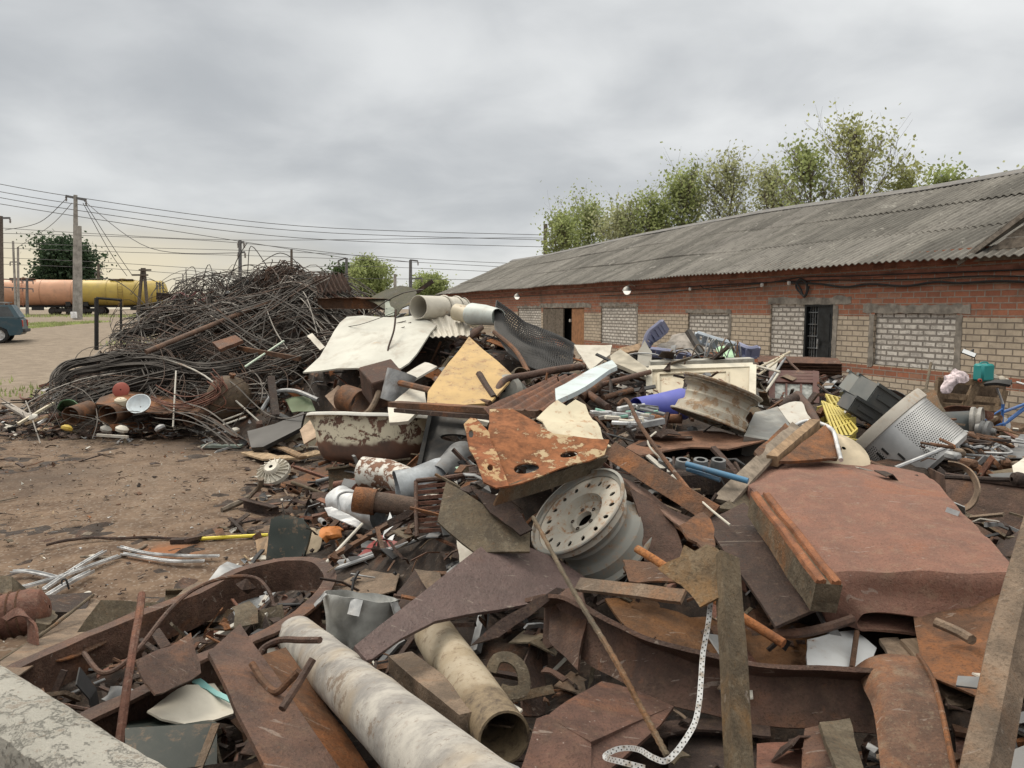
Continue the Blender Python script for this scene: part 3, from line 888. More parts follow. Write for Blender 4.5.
def tree(loc, H, Wd, col, dens, label, group='trees behind the shed', lf=.12, seed=0, lean=0.0, dense=False, levels=3, base=.25, name='leafy_tree'):
    rr = random.Random(seed)
    tv, tf = [], []; lv, lfc = [], []
    def addtube(a, b_, r0, r1, n=5):
        vf = sweep([a, a.lerp(b_, .5) + V((rr.uniform(-1, 1), rr.uniform(-1, 1), 0)) * (b_ - a).length * .04, b_], circ(1, n), scale=(1, 1))
        k = len(tv); 
        for i, v in enumerate(vf[0]):
            q = i // n; ctr = (a, a.lerp(b_, .5), b_)[q]; rad = r0 + (r1 - r0) * q / 2
            tv.append(tuple(ctr + (V(v) - V(ctr)).normalized() * rad))
        tf.extend([tuple(j + k for j in f) for f in vf[1]])
    def leaves(p, n, spread):
        hd_ = math.hypot(p.x - loc[0] - lean * (p.z - loc[2]), p.y - loc[1])
        if not dense and p.z - loc[2] < H * .8 and hd_ < Wd * .14 and rr.random() < .5: return
        for _ in range(n):
            c = p + V((rr.gauss(0, spread), rr.gauss(0, spread), rr.gauss(0, spread)))
            s = lf * rr.uniform(.55, 1.25)
            a = V((rr.uniform(-1, 1), rr.uniform(-1, 1), rr.uniform(-1, 1))).normalized(); b_ = a.cross(V((rr.uniform(-1, 1), rr.uniform(-1, 1), rr.uniform(-1, 1)))).normalized()
            k = len(lv); lv.extend([c - a * s * .5, c + b_ * s * .32, c + a * s * .5, c - b_ * s * .32]); lfc.append((k, k + 1, k + 2, k + 3))
    def twig(a, b_, n):
        for _ in range(n):
            leaves(a.lerp(b_, rr.uniform(.1, 1.1)), 1, lf * (1.7 if not dense else 1.4))
    def grow(p, d, L, r, lev):
        segs = 3 if lev < 2 else 2; q = p
        for i in range(segs):
            d = (d + V((rr.uniform(-1, 1), rr.uniform(-1, 1), rr.uniform(-.2, .7))) * .17).normalized()
            q2 = q + d * L / segs; addtube(q, q2, r * (1 - .28 * i), r * (1 - .28 * (i + 1)), 5 if lev < 2 else 3)
            if lev < levels:
                nb = 2 if lev == 1 else 2
                for _ in range(nb + (1 if rr.random() < .4 else 0)):
                    az = rr.uniform(0, 6.283); t = rr.uniform(.35, .85)
                    side = V((math.cos(az), math.sin(az), rr.uniform(.15, .8))).normalized()
                    grow(q.lerp(q2, t), (d * (.55 if dense else .9) + side * .8).normalized(), L * (rr.uniform(.42, .66) if dense else rr.uniform(.5, .8)), r * .5, lev + 1)
            if lev >= levels - 1:
                twig(q, q2, int(dens * rr.uniform(.5, 1.5)))
            q = q2
    top = H
    loc = V(loc); q = loc; d = V((lean, 0, 1)); r = H * .014 + .02
    n = 7
    for i in range(n):
        q2 = loc + V((lean * H * (i + 1) / n + rr.uniform(-.12, .12), rr.uniform(-.12, .12), H * .93 * (i + 1) / n))
        addtube(q, q2, r * (1 - i / n * .85), r * (1 - (i + 1) / n * .85), 7)
        f = (i + .5) / n
        if f > base:
            wf = max(.42, math.sin(math.pi * min(1, ((f - base) / (1 - base)) * .72 + .25)) ** .8)
            for k in range(5):
                az = rr.uniform(0, 6.283)
                up = .45 if dense else 1.0
                grow(q.lerp(q2, rr.random()), V((math.cos(az), math.sin(az), up + rr.uniform(0, .5))).normalized(), Wd * (.62 if dense else .5) * wf * rr.uniform(.6, 1.25), r * (.35 if dense else .2), 1)
        q = q2
    e = empty(name, loc, label, 'tree', group)
    obj('trunk', (tv, tf), M_bark, parent=e, origin=loc)
    obj('crown', (lv, lfc), LM[col], parent=e, origin=loc, smooth=False)
    return e
def zat(py, Y): return EYE.z - (py - HOR) / F * Y
TREES = [  # px, top py, Y, crown width px, colour, density, label
 (562, 205, 50, 34, 'fresh', 10, 'low bushy green tree, leftmost of those above the shed roof'),
 (588, 198, 52, 46, 'fresh', 12, 'rounded mid green tree above the far end of the shed roof'),
 (624, 205, 48, 46, 'pale', 11, 'small yellow green tree low over the shed ridge'),
 (655, 185, 46, 44, 'fresh', 10, 'green tree rising left of the tall pale one over the shed'),
 (682, 164, 46, 50, 'fresh', 12, 'broad fresh green tree over the middle of the shed roof'),
 (730, 143, 44, 50, 'pale', 8.0, 'thin grey green tree with sparse leaves and bare twigs, left of its twin'),
 (772, 150, 42, 48, 'pale', 8.5, 'sparse pale tree with bare twigs beside the tall green one'),
 (808, 117, 38, 44, 'fresh', 7, 'tall bright green tree with loose open crown above the roof'),
 (862, 115, 38, 74, 'bronze', 8.5, 'tallest broad bronze green tree above the shed roof'),
 (905, 150, 38, 40, 'bronze', 7.5, 'thin bronze tree right of the tallest one'),
 (941, 150, 34, 28, 'fresh', 9, 'narrow fresh green tree poking above the roof ridge'),
 (1015, 158, 32, 24, 'pale', 6, 'small sparse tree top at the right edge over the roof'),
 (1075, 150, 32, 50, 'fresh', 8, 'green tree behind the near end of the shed')]
for i, (px, py, Y, wpx, col, dens, lab) in enumerate(TREES):
    H = zat(py, Y) - 0.6; x = P(px, 200, Y).x
    tree((x, Y, .6), H * .88, wpx / F * Y * 1.45, col, dens * .24, lab, lf=.215, seed=40 + i, base=.3)
tree((P(66, 300, 98).x, 98, .9), zat(252, 98) - .9, 5.8, 'dark', 11, 'big dark green tree behind the tank wagons', 'trees by the railway', lf=.5, seed=5, dense=True, base=.12, levels=3)
tree(((371 - CX) / F * 75, 75, .9), zat(268, 75) - .9, 3.2, 'fresh', 9, 'small green tree far behind the wire heap', 'trees by the railway', lf=.3, seed=6, dense=True)
tree(((351 - CX) / F * 78, 78, .9), zat(276, 78) - .9, 2.6, 'deep', 9, 'smaller darker tree left of the green one behind the heap', 'trees by the railway', lf=.3, seed=8, dense=True)
tree(((432 - CX) / F * 80, 80, .9), zat(284, 80) - .9, 2.6, 'fresh', 9, 'little tree just left of the shed gable', 'trees by the railway', lf=.3, seed=9, dense=True)
# ================================================================== railway
RZ = .98
def trk(px, Y): return V((P(px, 300, Y).x, Y, RZ))
ra, rb = trk(-330, 78), trk(900, 118)
rd = (rb - ra).normalized(); rn = V((-rd.y, rd.x, 0))
emb = []
obj('ballast', sweep([ra - rd * 30, rb], [(-2.3, -.5), (2.3, -.5), (1.6, -.12), (-1.6, -.12)], up=(0, 0, 1)), flat((.10, .085, .075), .95, var=.5), 'dark stone ballast bed under the tracks', None, kind='structure')
for sgn in (-1, 1):
    obj('rail', sweep([ra - rd * 30 + rn * .76 * sgn, rb + rn * .76 * sgn], rect(.07, .14), up=(0, 0, 1)), rust(), 'long steel running rail under the tank wagons, ' + ('nearer' if sgn < 0 else 'farther') + ' one', 'rail', 'rails of the railway')
def wagon(px, col, label, dist, accent, Lt=10.9):
    c = trk(px, dist); k = (c - ra).dot(rd); c = ra + rd * k
    M = Matrix((rd, rn, V((0, 0, 1)))).transposed().to_4x4(); M = Matrix.Translation(c) @ M
    e = empty('tank_wagon', c, label, 'tank wagon', 'tank wagons on the railway')
    X = M @ Matrix.Rotation(math.pi / 2, 4, 'Y'); r = 1.5
    X = Matrix.Translation(V((0, 0, 2.62))) @ X
    h = Lt / 2
    prof = [(.02, -h - .45), (.6, -h - .4), (1.1, -h - .24), (1.4, -h - .02), (r, -h + .25), (r, h - .25), (1.4, h + .02), (1.1, h + .24), (.6, h + .4), (.02, h + .45)]
    tk = obj('tank', lathe(prof, X, 40), paint(col, (.12, .08, .06), .12, .5, .25, .35), parent=e)
    for z in (-h + .3, -h * .35, h * .35, h - .3):
        obj('band', lathe([(r + .005, z - .06), (r + .03, z - .05), (r + .03, z + .05), (r + .005, z + .06)], X, 40), paint(sm(col, .8)), parent=tk)
    def mb(p, s): return xf(box(p, s), M)
    obj('hatch', join(xf(lathe([(.35, 4.1), (.35, 4.32), (.01, 4.36)], Matrix.Identity(4), 16), M)), paint(sm(col, .7)), parent=tk)
    obj('platform', join(mb((0, 0, 4.16), (2.6, 1.2, .05)), mb((0, -.6, 4.22), (2.6, .04, .1))), flat((.10, .07, .055), .8), parent=e)
    ld = [mb((-.25, -1.56, 2.6), (.05, .04, 3.2)), mb((.25, -1.56, 2.6), (.05, .04, 3.2))] + [mb((0, -1.56, 1.2 + i * .3), (.5, .03, .03)) for i in range(10)]
    obj('ladder', join(*ld), flat(accent, .7), parent=e)
    obj('underframe', join(mb((0, 0, 1.02), (Lt + 1.1, .9, .22)), mb((-h * .86, 0, 1.3), (.5, 2.2, .5)), mb((h * .86, 0, 1.3), (.5, 2.2, .5)), mb((-Lt / 2 - .5, 0, 1.05), (.2, 2.7, .35)), mb((Lt / 2 + .5, 0, 1.05), (.2, 2.7, .35)), mb((1.5, -.9, .75), (1.2, .3, .35))), flat((.028, .027, .027), .8), parent=e)
    for b_ in (-h * .72, h * .72):
        bo = obj('bogie', join(*[mb((b_, y, .55), (2.5, .18, .32)) for y in (-1.0, 1.0)], *[mb((b_ + q, y, .5), (.42, .26, .42)) for y in (-1.02, 1.02) for q in (-.92, .92)], mb((b_, 0, .7), (.5, 2.0, .25))), flat((.03, .028, .027), .8), parent=e)
        for q in (-.92, .92):
            for y in (-.78, .78):
                W_ = M @ Matrix.Translation(V((b_ + q, y, .475))) @ Matrix.Rotation(math.pi / 2, 4, 'X')
                obj('wheel', lathe([(.02, -.06), (.3, -.04), (.4, -.06), (.475, -.06), (.475, .06), (.4, .06), (.3, .04), (.02, .06)], W_, 20), flat((.05, .04, .035), .5, .5), parent=bo)
    for q in (-h - .8, h + .8): obj('coupler', mb((q, 0, .95), (.9, .25, .25)), flat((.04, .035, .03)), parent=e)
wagon(17, (.60, .33, .21), 'salmon pink tank wagon standing left of the concrete power pole', 84.0, (.42, .18, .12))
wagon(119, (.47, .35, .085), 'yellow tank wagon with a walkway right of the concrete power pole', 87, (.25, .17, .06), Lt=8.9)
wagon(-120, (.56, .42, .085), 'yellow tank wagon at the left end of the train', 80, (.25, .17, .06))
# ================================================================== poles and wires
mcon = flat((.30, .285, .265), .9, var=.3, scale=3); mwp = wood((.13, .11, .095)); mst = flat((.14, .14, .145), .6, .3)
def pt(px, py, Y): return P(px, py, Y)
def gp(px, Y): return V((P(px, 312, Y).x, Y, float(gz(0, Y))))
def pole(px, py, Y, r, label, mat, arms=(), name='utility_pole', top=.7, legs=()):
    b_ = gp(px, Y); t = pt(px, py, Y)
    e = empty(name, b_, label, 'pole', 'poles along the railway')
    parts = [tube([b_ - V((0, 0, .2)), b_.lerp(t, .5), t], r, 8, scale=(1, top))]
    for (x0, x1, y1) in legs:
        q = gp(x0, Y); parts.append(tube([q, pt(x1, y1, Y)], r * .9, 8, scale=(1, .8)))
    obj('post', join(*parts), mat, parent=e)
    for (x0, y0, x1, y1) in arms:
        a, c = pt(x0, y0, Y), pt(x1, y1, Y)
        am = obj('crossarm', sweep([a, c], rect(r * .7, r * .7), up=(0, 0, 1)), mst, parent=e)
        n = max(1, int((c - a).length / .9))
        for i in range(n + 1):
            q = a.lerp(c, i / max(1, n)); obj('insulator', lathe([(.02, -.32), (.07, -.3), (.03, -.24), (.08, -.2), (.03, -.14), (.08, -.1), (.02, 0)], Matrix.Translation(q - V((0, 0, .03))), 8), flat((.16, .14, .13), .4), parent=am)
    return e
pole(75.5, 195, 50, .22, 'tall pole with a grey concrete foot between the two tank wagons', mcon, [(66, 196, 86, 200)], legs=[(79, 79, 226)], top=.55)
q = gp(73.6, 49.3); obj('marker_box', box(q + V((0, 0, .3)), (.34, .2, .42), bev=.02), flat((.75, .76, .78)), 'white painted foot plate at the base of the concrete power pole', 'box')
pole(1, 216, 52, .17, 'dark pole at the left edge of the picture', mwp, [(-9, 218, 10, 218)])
pole(18, 247, 70, .13, 'short grey mast between the left edge pole and the tree', mcon, [(10, 262, 18, 262)], legs=[(16, 13, 241)])
pole(98.5, 264, 92, .2, 'thin pole right of the dark tree behind the yellow wagon', mwp, [(95, 273, 102, 272)])
pole(240, 240, 45, .14, 'pole with two brackets behind the wire heap', mst, [(238, 242, 244, 242), (238, 253, 245, 252)])
pole(291.5, 249, 60, .14, 'thin dark pole right of the wire ball', mwp)
pole(346.5, 258, 62, .16, 'catenary mast with a short bent arm right of the wire ball', mst, [(338, 261, 346, 258)], name='catenary_mast')
pole(410.5, 260, 60, .17, 'catenary mast with brackets by the shed gable', mst, [(410, 260, 418, 261), (410, 279, 422, 278)], name='catenary_mast')
pole(395, 274, 66, .18, 'short thick post left of the bracketed mast', mcon, [])
pole(545.5, 224, 60, .22, 'dark wooden pole rising behind the far roof slope', mwp)
pole(27, 278, 80, .17, 'short catenary post behind the salmon wagon', mst, [(2, 279, 33, 281), (2, 287, 33, 289)], name='catenary_mast')
b_ = gp(143, 55); e = empty('a_frame_pole', b_, 'A-shaped timber pole with crossbars in front of the yellow wagon', 'pole', 'poles along the railway')
obj('leg', tube([gp(137, 55), pt(142.5, 268, 55)], .12, 7), mwp, parent=e); obj('leg', tube([gp(148, 55), pt(144, 268, 55)], .12, 7), mwp, parent=e)
for a in ((132, 275, 148, 275), (139, 270, 151, 270)): obj('crossarm', sweep([pt(a[0], a[1], 54.8), pt(a[2], a[3], 54.8)], rect(.12, .12), up=(0, 0, 1)), mwp, parent=e)
for px, wh in ((157, 'nearest the A-shaped pole'), (160, 'middle of the three'), (163, 'farthest from the A-shaped pole')): obj('insulator_stack', lathe([(.05, -2), (.05, 0), (.11, .05), (.05, .2), (.11, .3), (.05, .45), (.11, .5), (.03, .7)], Matrix.Translation(pt(px, 289, 70)), 8), mst, 'small insulator post behind the heap, ' + wh, 'insulator', 'substation insulators behind the heap')
mw = flat((.09, .09, .095), .6)
def wire(pts, Y, r, lab, group='overhead lines'):
    Ys = Y if isinstance(Y, (list, tuple)) else [Y] * len(pts)
    W = [pt(x, y, yy) for (x, y), yy in zip(pts, Ys)]
    obj('power_line', tube(smooth_path(W, 8), r, 5), mw, lab, 'cable', group)
WL = [([(-60, 172), (75, 197), (300, 226), (545, 235)], (50, 50, 54, 60), 'highest overhead line crossing the sky'),
 ([(-60, 180), (75, 204), (300, 231), (545, 240)], (50, 50, 54, 60), 'overhead line just under the highest one'),
 ([(-60, 186), (75, 210), (300, 238), (545, 247)], (50, 50, 54, 60), 'third overhead line from the top'),
 ([(-60, 194), (75, 216), (200, 235), (346, 258)], (50, 50, 54, 62), 'overhead line dropping to the bent-arm mast'),
 ([(-60, 224), (100, 234), (240, 240), (480, 238), (545, 238)], 62, 'flat line over the dark tree top'),
 ([(-60, 232), (100, 236), (240, 243), (410, 262)], 60, 'line running level past the pole brackets'),
 ([(-60, 240), (120, 247), (291, 252), (480, 262), (600, 266)], 66, 'line crossing the warm part of the sky'),
 ([(-60, 246), (120, 252), (291, 257), (410, 262), (560, 270)], 66, 'lower line crossing the warm sky'),
 ([(-60, 255), (98, 262), (240, 270), (346, 266), (500, 272)], 70, 'low line behind the wire heap'),
 ([(-60, 262), (98, 268), (240, 277), (410, 279), (500, 280)], 70, 'lowest line over the wagons'),
 ([(84, 201), (150, 248), (240, 253)], (50, 47, 45), 'line falling from the concrete pole to the heap'),
 ([(85, 203), (115, 250), (132, 275)], (50, 52, 55), 'service wire from the concrete pole to the A-shaped pole'),
 ([(83, 203), (110, 252), (127, 276)], (50, 52, 55), 'second service wire to the A-shaped pole'),
 ([(67, 198), (40, 222), (5, 230)], (50, 51, 52), 'service wire from the concrete pole to the left edge pole'),
 ([(72, 203), (50, 226), (18, 247)], (50, 60, 70), 'service wire from the concrete pole to the short mast')]
for pts_, Y, lab in WL: wire(pts_, Y, .022, lab)
# ================================================================== grass and the car
def grass(name, x0, x1, y0, y1, n, label, h=.12):
    vs, fs = [], []
    for _ in range(n):
        x, y = rnd.uniform(x0, x1), rnd.uniform(y0, y1)
        if noise.noise(V((x * .6, y * .25, 4))) < -.12: continue
        z = float(gz(x, y)); hh = h * rnd.uniform(.4, 1.2); a = rnd.uniform(0, 6.28); k = len(vs); dx_, dy_ = math.cos(a) * .025, math.sin(a) * .025
        vs += [(x - dx_, y - dy_, z - .02), (x + dx_, y + dy_, z - .02), (x + rnd.uniform(-.04, .04), y + rnd.uniform(-.04, .04), z + hh)]; fs.append((k, k + 1, k + 2))
    obj(name, (vs, fs), LM['fresh'], label, 'grass', kind='stuff', smooth=False)
grass('grass', -25.5, -22.6, 35, 42, 3000, 'patch of short green grass by the parked car')
grass('grass', -16, -11.5, 26, 30, 500, 'thin green weeds growing behind the wire heap')
grass('grass', -60, 10, 62, 76, 9000, 'strip of green grass along the railway', .3)
grass('weeds', -14, -8, 14, 17, 900, 'sparse weeds at the road edge left of the heap', .1)
def car():
    Y = 27.0; c = V((P(-41, 330, Y).x, Y, float(gz(0, Y))))
    e = empty('parked_car', c, 'dark blue estate car with roof rack parked at the left edge', 'car')
    M = Matrix.Translation(c) @ Matrix.Rotation(R(27), 4, 'Z')
    blue = plastic((.022, .058, .08), .4, .25); glass = flat((.03, .035, .04), .12)
    # side outline, rear to the right (+x)
    low = [(-2.02, .32), (-2.05, .62), (-1.98, .78), (-1.0, .90), (-.55, .93), (1.9, .93), (2.02, .86), (2.04, .42), (1.95, .30), (1.62, .28), (1.55, .50), (1.3, .64), (1.05, .50), (.98, .28), (-.93, .28), (-1.0, .5), (-1.25, .64), (-1.5, .5), (-1.57, .28)]
    def extr(poly, y0, y1, inset=None):
        n = len(poly); vs = [M @ V((x, y0, z)) for x, z in poly] + [M @ V((x, y1, z)) for x, z in poly]
        tri = geometry.tessellate_polygon([[V((x, z, 0)) for x, z in poly]])
        fs = [tuple(t) for t in tri] + [tuple(i + n for i in t[::-1]) for t in tri] + [(i, (i + 1) % n, (i + 1) % n + n, i + n) for i in range(n)]
        return vs, fs
    obj('body', extr(low, -.8, .8), blue, parent=e, sharp=25)
    cab = [(-.62, .93), (-.12, 1.38), (1.72, 1.40), (1.98, .93)]
    def green(poly, y, k=.17):
        vs = []
        for s in (-1, 1):
            for x, z in poly: vs.append(M @ V((x, s * (y - (z - .93) / .47 * k), z)))
        n = len(poly); tri = geometry.tessellate_polygon([[V((x, z, 0)) for x, z in poly]])
        return vs, [tuple(t) for t in tri] + [tuple(i + n for i in t[::-1]) for t in tri] + [(i, (i + 1) % n, (i + 1) % n + n, i + n) for i in range(n)]
    obj('cabin', green(cab, .79), blue, parent=e, sharp=25)
    for w in ([(-.45, .97), (-.08, 1.31), (.28, 1.32), (.28, .97)], [(.34, .97), (.34, 1.32), (.98, 1.33), (1.0, .97)], [(1.06, .97), (1.04, 1.33), (1.62, 1.33), (1.80, .97)]):
        obj('side_window', green(w, .796), glass, parent=e, sharp=25)
    for x, r_ in ((-1.25, 0), (1.3, 0)):
        for y in (-.72, .72):
            W_ = M @ Matrix.Translation(V((x, y, .30))) @ Matrix.Rotation(math.pi / 2, 4, 'X')
            wv = obj('wheel', lathe([(.19, -.09), (.27, -.09), (.30, -.05), (.30, .05), (.27, .09), (.19, .09)], W_, 24), flat((.02, .02, .02), .85), parent=e)
            obj('rim', lathe([(.01, .07), (.07, .075), (.13, .05), (.17, .06), (.19, .09), (.19, -.05), (.01, -.05)], W_, 24), galv((.5, .5, .5)), parent=wv)
            obj('rim', lathe([(.01, -.07), (.07, -.075), (.13, -.05), (.17, -.06), (.19, -.09)], W_, 24), galv((.5, .5, .5)), parent=wv)
    obj('bumper', xf(box((2.07, 0, .45), (.1, 1.6, .12), bev=.02), M), flat((.03, .03, .03)), parent=e)
    obj('bumper', xf(box((-2.08, 0, .45), (.1, 1.6, .12), bev=.02), M), flat((.03, .03, .03)), parent=e)
    obj('tail_light', xf(box((2.035, -.7, .72), (.04, .16, .24), bev=.01), M), plastic((.35, .03, .02), .3), parent=e)
    obj('tail_light', xf(box((2.035, .7, .72), (.04, .16, .24), bev=.01), M), plastic((.35, .03, .02), .3), parent=e)
    obj('door_handle', xf(box((.82, -.81, .80), (.14, .03, .03)), M), galv(), parent=e)
    rk = [xf(box((x, 0, 1.47), (.03, 1.2, .03)), M) for x in (.1, .6, 1.1, 1.5)] + [xf(box((.8, y, 1.49), (1.6, .03, .03)), M) for y in (-.58, .58)] + [xf(box((x, y, 1.43), (.03, .03, .1)), M) for x in (.1, 1.5) for y in (-.57, .57)]
    obj('roof_rack', join(*rk), galv((.3, .3, .3)), parent=e)
car()
# ================================================================== scrap: materials
RB = rust(); RD = rust((.062, .04, .033), (.16, .065, .03), .15); RP = rust((.104, .060, .045), (.20, .09, .045), .25, damt=.3, rough=.66)
RR = rust((.165, .078, .056), (.24, .10, .055), .25, dust=(.25, .18, .14), damt=.45); RO = rust((.25, .095, .035), (.38, .15, .045), .5, dust=(.30, .24, .15), damt=.3)
RG = rust((.12, .095, .065), (.20, .10, .045), .25, dust=(.22, .19, .14), damt=.55); RT = rust((.20, .15, .11), (.24, .13, .07), .3, damt=.5)
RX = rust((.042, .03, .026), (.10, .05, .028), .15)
WF = paint((.52, .50, .45), amt=.25, dirt=.5); WC = paint((.56, .53, .46), amt=.12, dirt=.5); CR = paint((.56, .50, .38), amt=.3, dirt=.4)
GV = galv(); GL = galv((.50, .52, .54), .3); GDk = galv((.17, .175, .18), .5); AL = galv((.60, .61, .62), .2, .42, .5); WD = wood(); WG = wood((.20, .165, .13)); WL_ = wood((.38, .28, .18))
BK = plastic((.018, .019, .020), .6, .3); BKG = paint((.012, .020, .017), (.05, .07, .065), .25, .5, 1.0, .12); BR = paint((.10, .045, .035), amt=.25)
def pl(name, cat, label, mat, outline, group=None, **kw):
    kw.setdefault('bend', .012); kw.setdefault('jag', .004)
    return obj(name, plate(outline, **kw), mat, label, cat, group)
def pts(*a): return [P(*q) for q in a]
def bar(name, cat, label, mat, path, prof, up=(0, 0, 1), group=None, n=5, **kw):
    p = smooth_path(pts(*path), n) if len(path) > 2 else pts(*path)
    if len(p) == 2: p = [p[0].lerp(p[1], i / 6) for i in range(7)]
    return obj(name, sweep(p, prof, up=up, **kw), mat, label, cat, group)
def rod(name, cat, label, mat, path, r, group=None, n=5, seg=7, **kw):
    p = smooth_path(pts(*path), n) if len(path) > 2 else pts(*path)
    if len(p) == 2: p = [p[0].lerp(p[1], i / 5) for i in range(6)]
    return obj(name, tube(p, r, seg, **kw), mat, label, cat, group)
def ell(cx, cy, rx, ry, a=0, n=14):
    a = R(a); return [(cx + rx * math.cos(t) * math.cos(a) - ry * math.sin(t) * math.sin(a), cy + rx * math.cos(t) * math.sin(a) + ry * math.sin(t) * math.cos(a)) for t in [2 * math.pi * k / n for k in range(n)]]
# ================================================================== heap core
def core():
    def grid(xs, ys):
        X, Y = np.meshgrid(xs, ys); Z = hz(X, Y); g = gz(X, Y)
        low = np.maximum(0, Z - g)
        Z2 = np.where(low > .02, g + low - np.minimum(.20, low * .9 + .02), g - .05)
        vs = []
        for x, y, z in zip(X.ravel(), Y.ravel(), Z2.ravel()):
            z += .05 * noise.noise(V((x * 5, y * 5, 1))) + .03 * noise.noise(V((x * 14, y * 14, 5)))
            vs.append((x + .02 * noise.noise(V((x * 9, y * 9, 8))), y, z))
        w_ = len(xs); return vs, [(j * w_ + i, j * w_ + i + 1, (j + 1) * w_ + i + 1, (j + 1) * w_ + i) for j in range(len(ys) - 1) for i in range(w_ - 1)]
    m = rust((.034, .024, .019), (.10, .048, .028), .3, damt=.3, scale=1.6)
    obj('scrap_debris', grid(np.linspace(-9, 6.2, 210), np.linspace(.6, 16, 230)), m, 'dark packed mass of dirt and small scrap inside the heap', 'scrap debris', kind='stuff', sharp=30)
core()
def fragments(n, region, size, mats, name, label, lift=(-.15, -.02), minh=.05, seed=1, flatd=False):
    """uncountable small scrap: bent chips, strips, stubs of rod"""
    rr = random.Random(seed); vs, fs, mi = [], [], []
    x0, x1, y0, y1 = region
    P_ = [(rr.uniform(x0, x1), y0 + (y1 - y0) * rr.random() ** 1.15) for _ in range(n)]
    A = np.array(P_); Z = hz(A[:, 0], A[:, 1]); Gz = gz(A[:, 0], A[:, 1]); Z = np.maximum(Z, Gz)
    for (x, y), z, g in zip(P_, Z, Gz):
        if z - g < minh and not flatd: continue
        if flatd and z - g > .12: continue
        s = size * (.35 + 1.1 * rr.random() ** 2) * (.6 + .10 * y)
        c = V((x, y, z + rr.uniform(*lift)))
        a = V((rr.uniform(-1, 1), rr.uniform(-1, 1), rr.uniform(-.35, .35) if flatd else rr.uniform(-.8, .8))).normalized()
        b_ = a.cross(V((rr.uniform(-.3, .3), rr.uniform(-.3, .3), 1)) if flatd or rr.random() < .6 else V((rr.uniform(-1, 1), rr.uniform(-1, 1), rr.uniform(-1, 1)))).normalized(); n_ = a.cross(b_)
        t = rr.random(); k = len(vs); m = rr.randrange(len(mats))
        if t < .45:   # bent chip
            w_, h = s * rr.uniform(.4, 1), s * rr.uniform(.25, .7); th = .006
            q = [c - a * w_ - b_ * h, c - a * w_ * .8 + b_ * h, c + b_ * h * rr.uniform(.6, 1.2) + n_ * s * .25, c + a * w_ + b_ * h * .5, c + a * w_ * rr.uniform(.6, 1) - b_ * h, c - b_ * h * .8 + n_ * s * .2]
            vs += q + [p - n_ * th for p in q]
            F_ = [(0, 5, 2, 1), (5, 4, 3, 2), (6, 7, 8, 11), (11, 8, 9, 10)] + [(i, (i + 1) % 6, (i + 1) % 6 + 6, i + 6) for i in range(6)]
        elif t < .8:  # strip or stub
            L = s * rr.uniform(1, 3.4); w_ = s * rr.uniform(.05, .22); h = s * rr.uniform(.03, .12); bend = n_ * s * rr.uniform(-.4, .4)
            q = []
            for f in (-1, 0, 1):
                p = c + a * L * f * .6 + (bend if f == 0 else V()); q += [p - b_ * w_ - n_ * h, p + b_ * w_ - n_ * h, p + b_ * w_ + n_ * h, p - b_ * w_ + n_ * h]
            vs += q; F_ = [(0, 1, 2, 3), (11, 10, 9, 8)] + [(o + i, o + 4 + i, o + 4 + (i + 1) % 4, o + (i + 1) % 4) for o in (0, 4) for i in range(4)]
        else:         # lump
            q = [c + V((rr.gauss(0, 1), rr.gauss(0, 1), rr.gauss(0, .6))).normalized() * s * rr.uniform(.25, .5) for _ in range(6)]
            q[0] = c + V((0, 0, s * .35)); q[5] = c - V((0, 0, s * .35)); vs += q
            F_ = [(0, 1, 2), (0, 2, 3), (0, 3, 4), (0, 4, 1), (5, 2, 1), (5, 3, 2), (5, 4, 3), (5, 1, 4)]
        fs += [tuple(i + k for i in f) for f in F_]; mi += [m] * len(F_)
    return obj(name, (vs, fs), mats, label, 'scrap litter', kind='stuff', mi=mi, smooth=False)
# ================================================================== front of the heap, bottom left
def parapet():
    a, b_ = G(-60, 622, .92), G(225, 796, .92)
    a = a + (a - b_) * .6; t = (b_ - a).normalized(); n = V((t.y, -t.x, 0))
    if n.dot(EYE - a) < 0: n = -n
    rows = []
    L = (b_ - a).length; k = 60
    prof = [(0, -.9), (.0, -.03), (.006, -.008), (.02, 0), (.1, .004), (.11, -.002), (.125, -.01), (.13, -.03), (.14, -.9)]
    vs, fs = [], []
    for i in range(k + 1):
        for (o, h) in prof:
            p = a + t * L * i / k + n * (o) + V((0, 0, h)); p += noise.noise_vector(p * 14) * .0035 + noise.noise_vector(p * 45) * .003; vs.append(p)
    m = len(prof); fs = [(i * m + j, i * m + j + 1, (i + 1) * m + j + 1, (i + 1) * m + j) for i in range(k) for j in range(m - 1)]
    b = NB('peeling_whitewash')
    n1 = b.noise(16, 9, .75, .05); n2 = b.noise(60, 6, .75); n3 = b.noise(3, 4)
    c = b.mix(b.rng(n3, .3, .7), (.33, .32, .285), (.42, .405, .365))
    c = b.mix(b.math('MULTIPLY', b.rng(n1, .57, .62), .8), c, b.mix(b.rng(n2, .3, .7), (.17, .14, .115), (.30, .265, .22)))
    c = b.mix(b.math('MULTIPLY', b.rng(n2, .56, .66), .6), c, (.20, .15, .11))
    b.bump(b.math('SUBTRACT', n2, b.rng(n1, .51, .55)), .9, .01)
    obj('concrete_parapet', (vs, fs), b.out(c, .9), 'whitewashed concrete parapet with peeling paint in the bottom left corner', 'wall')
parapet()
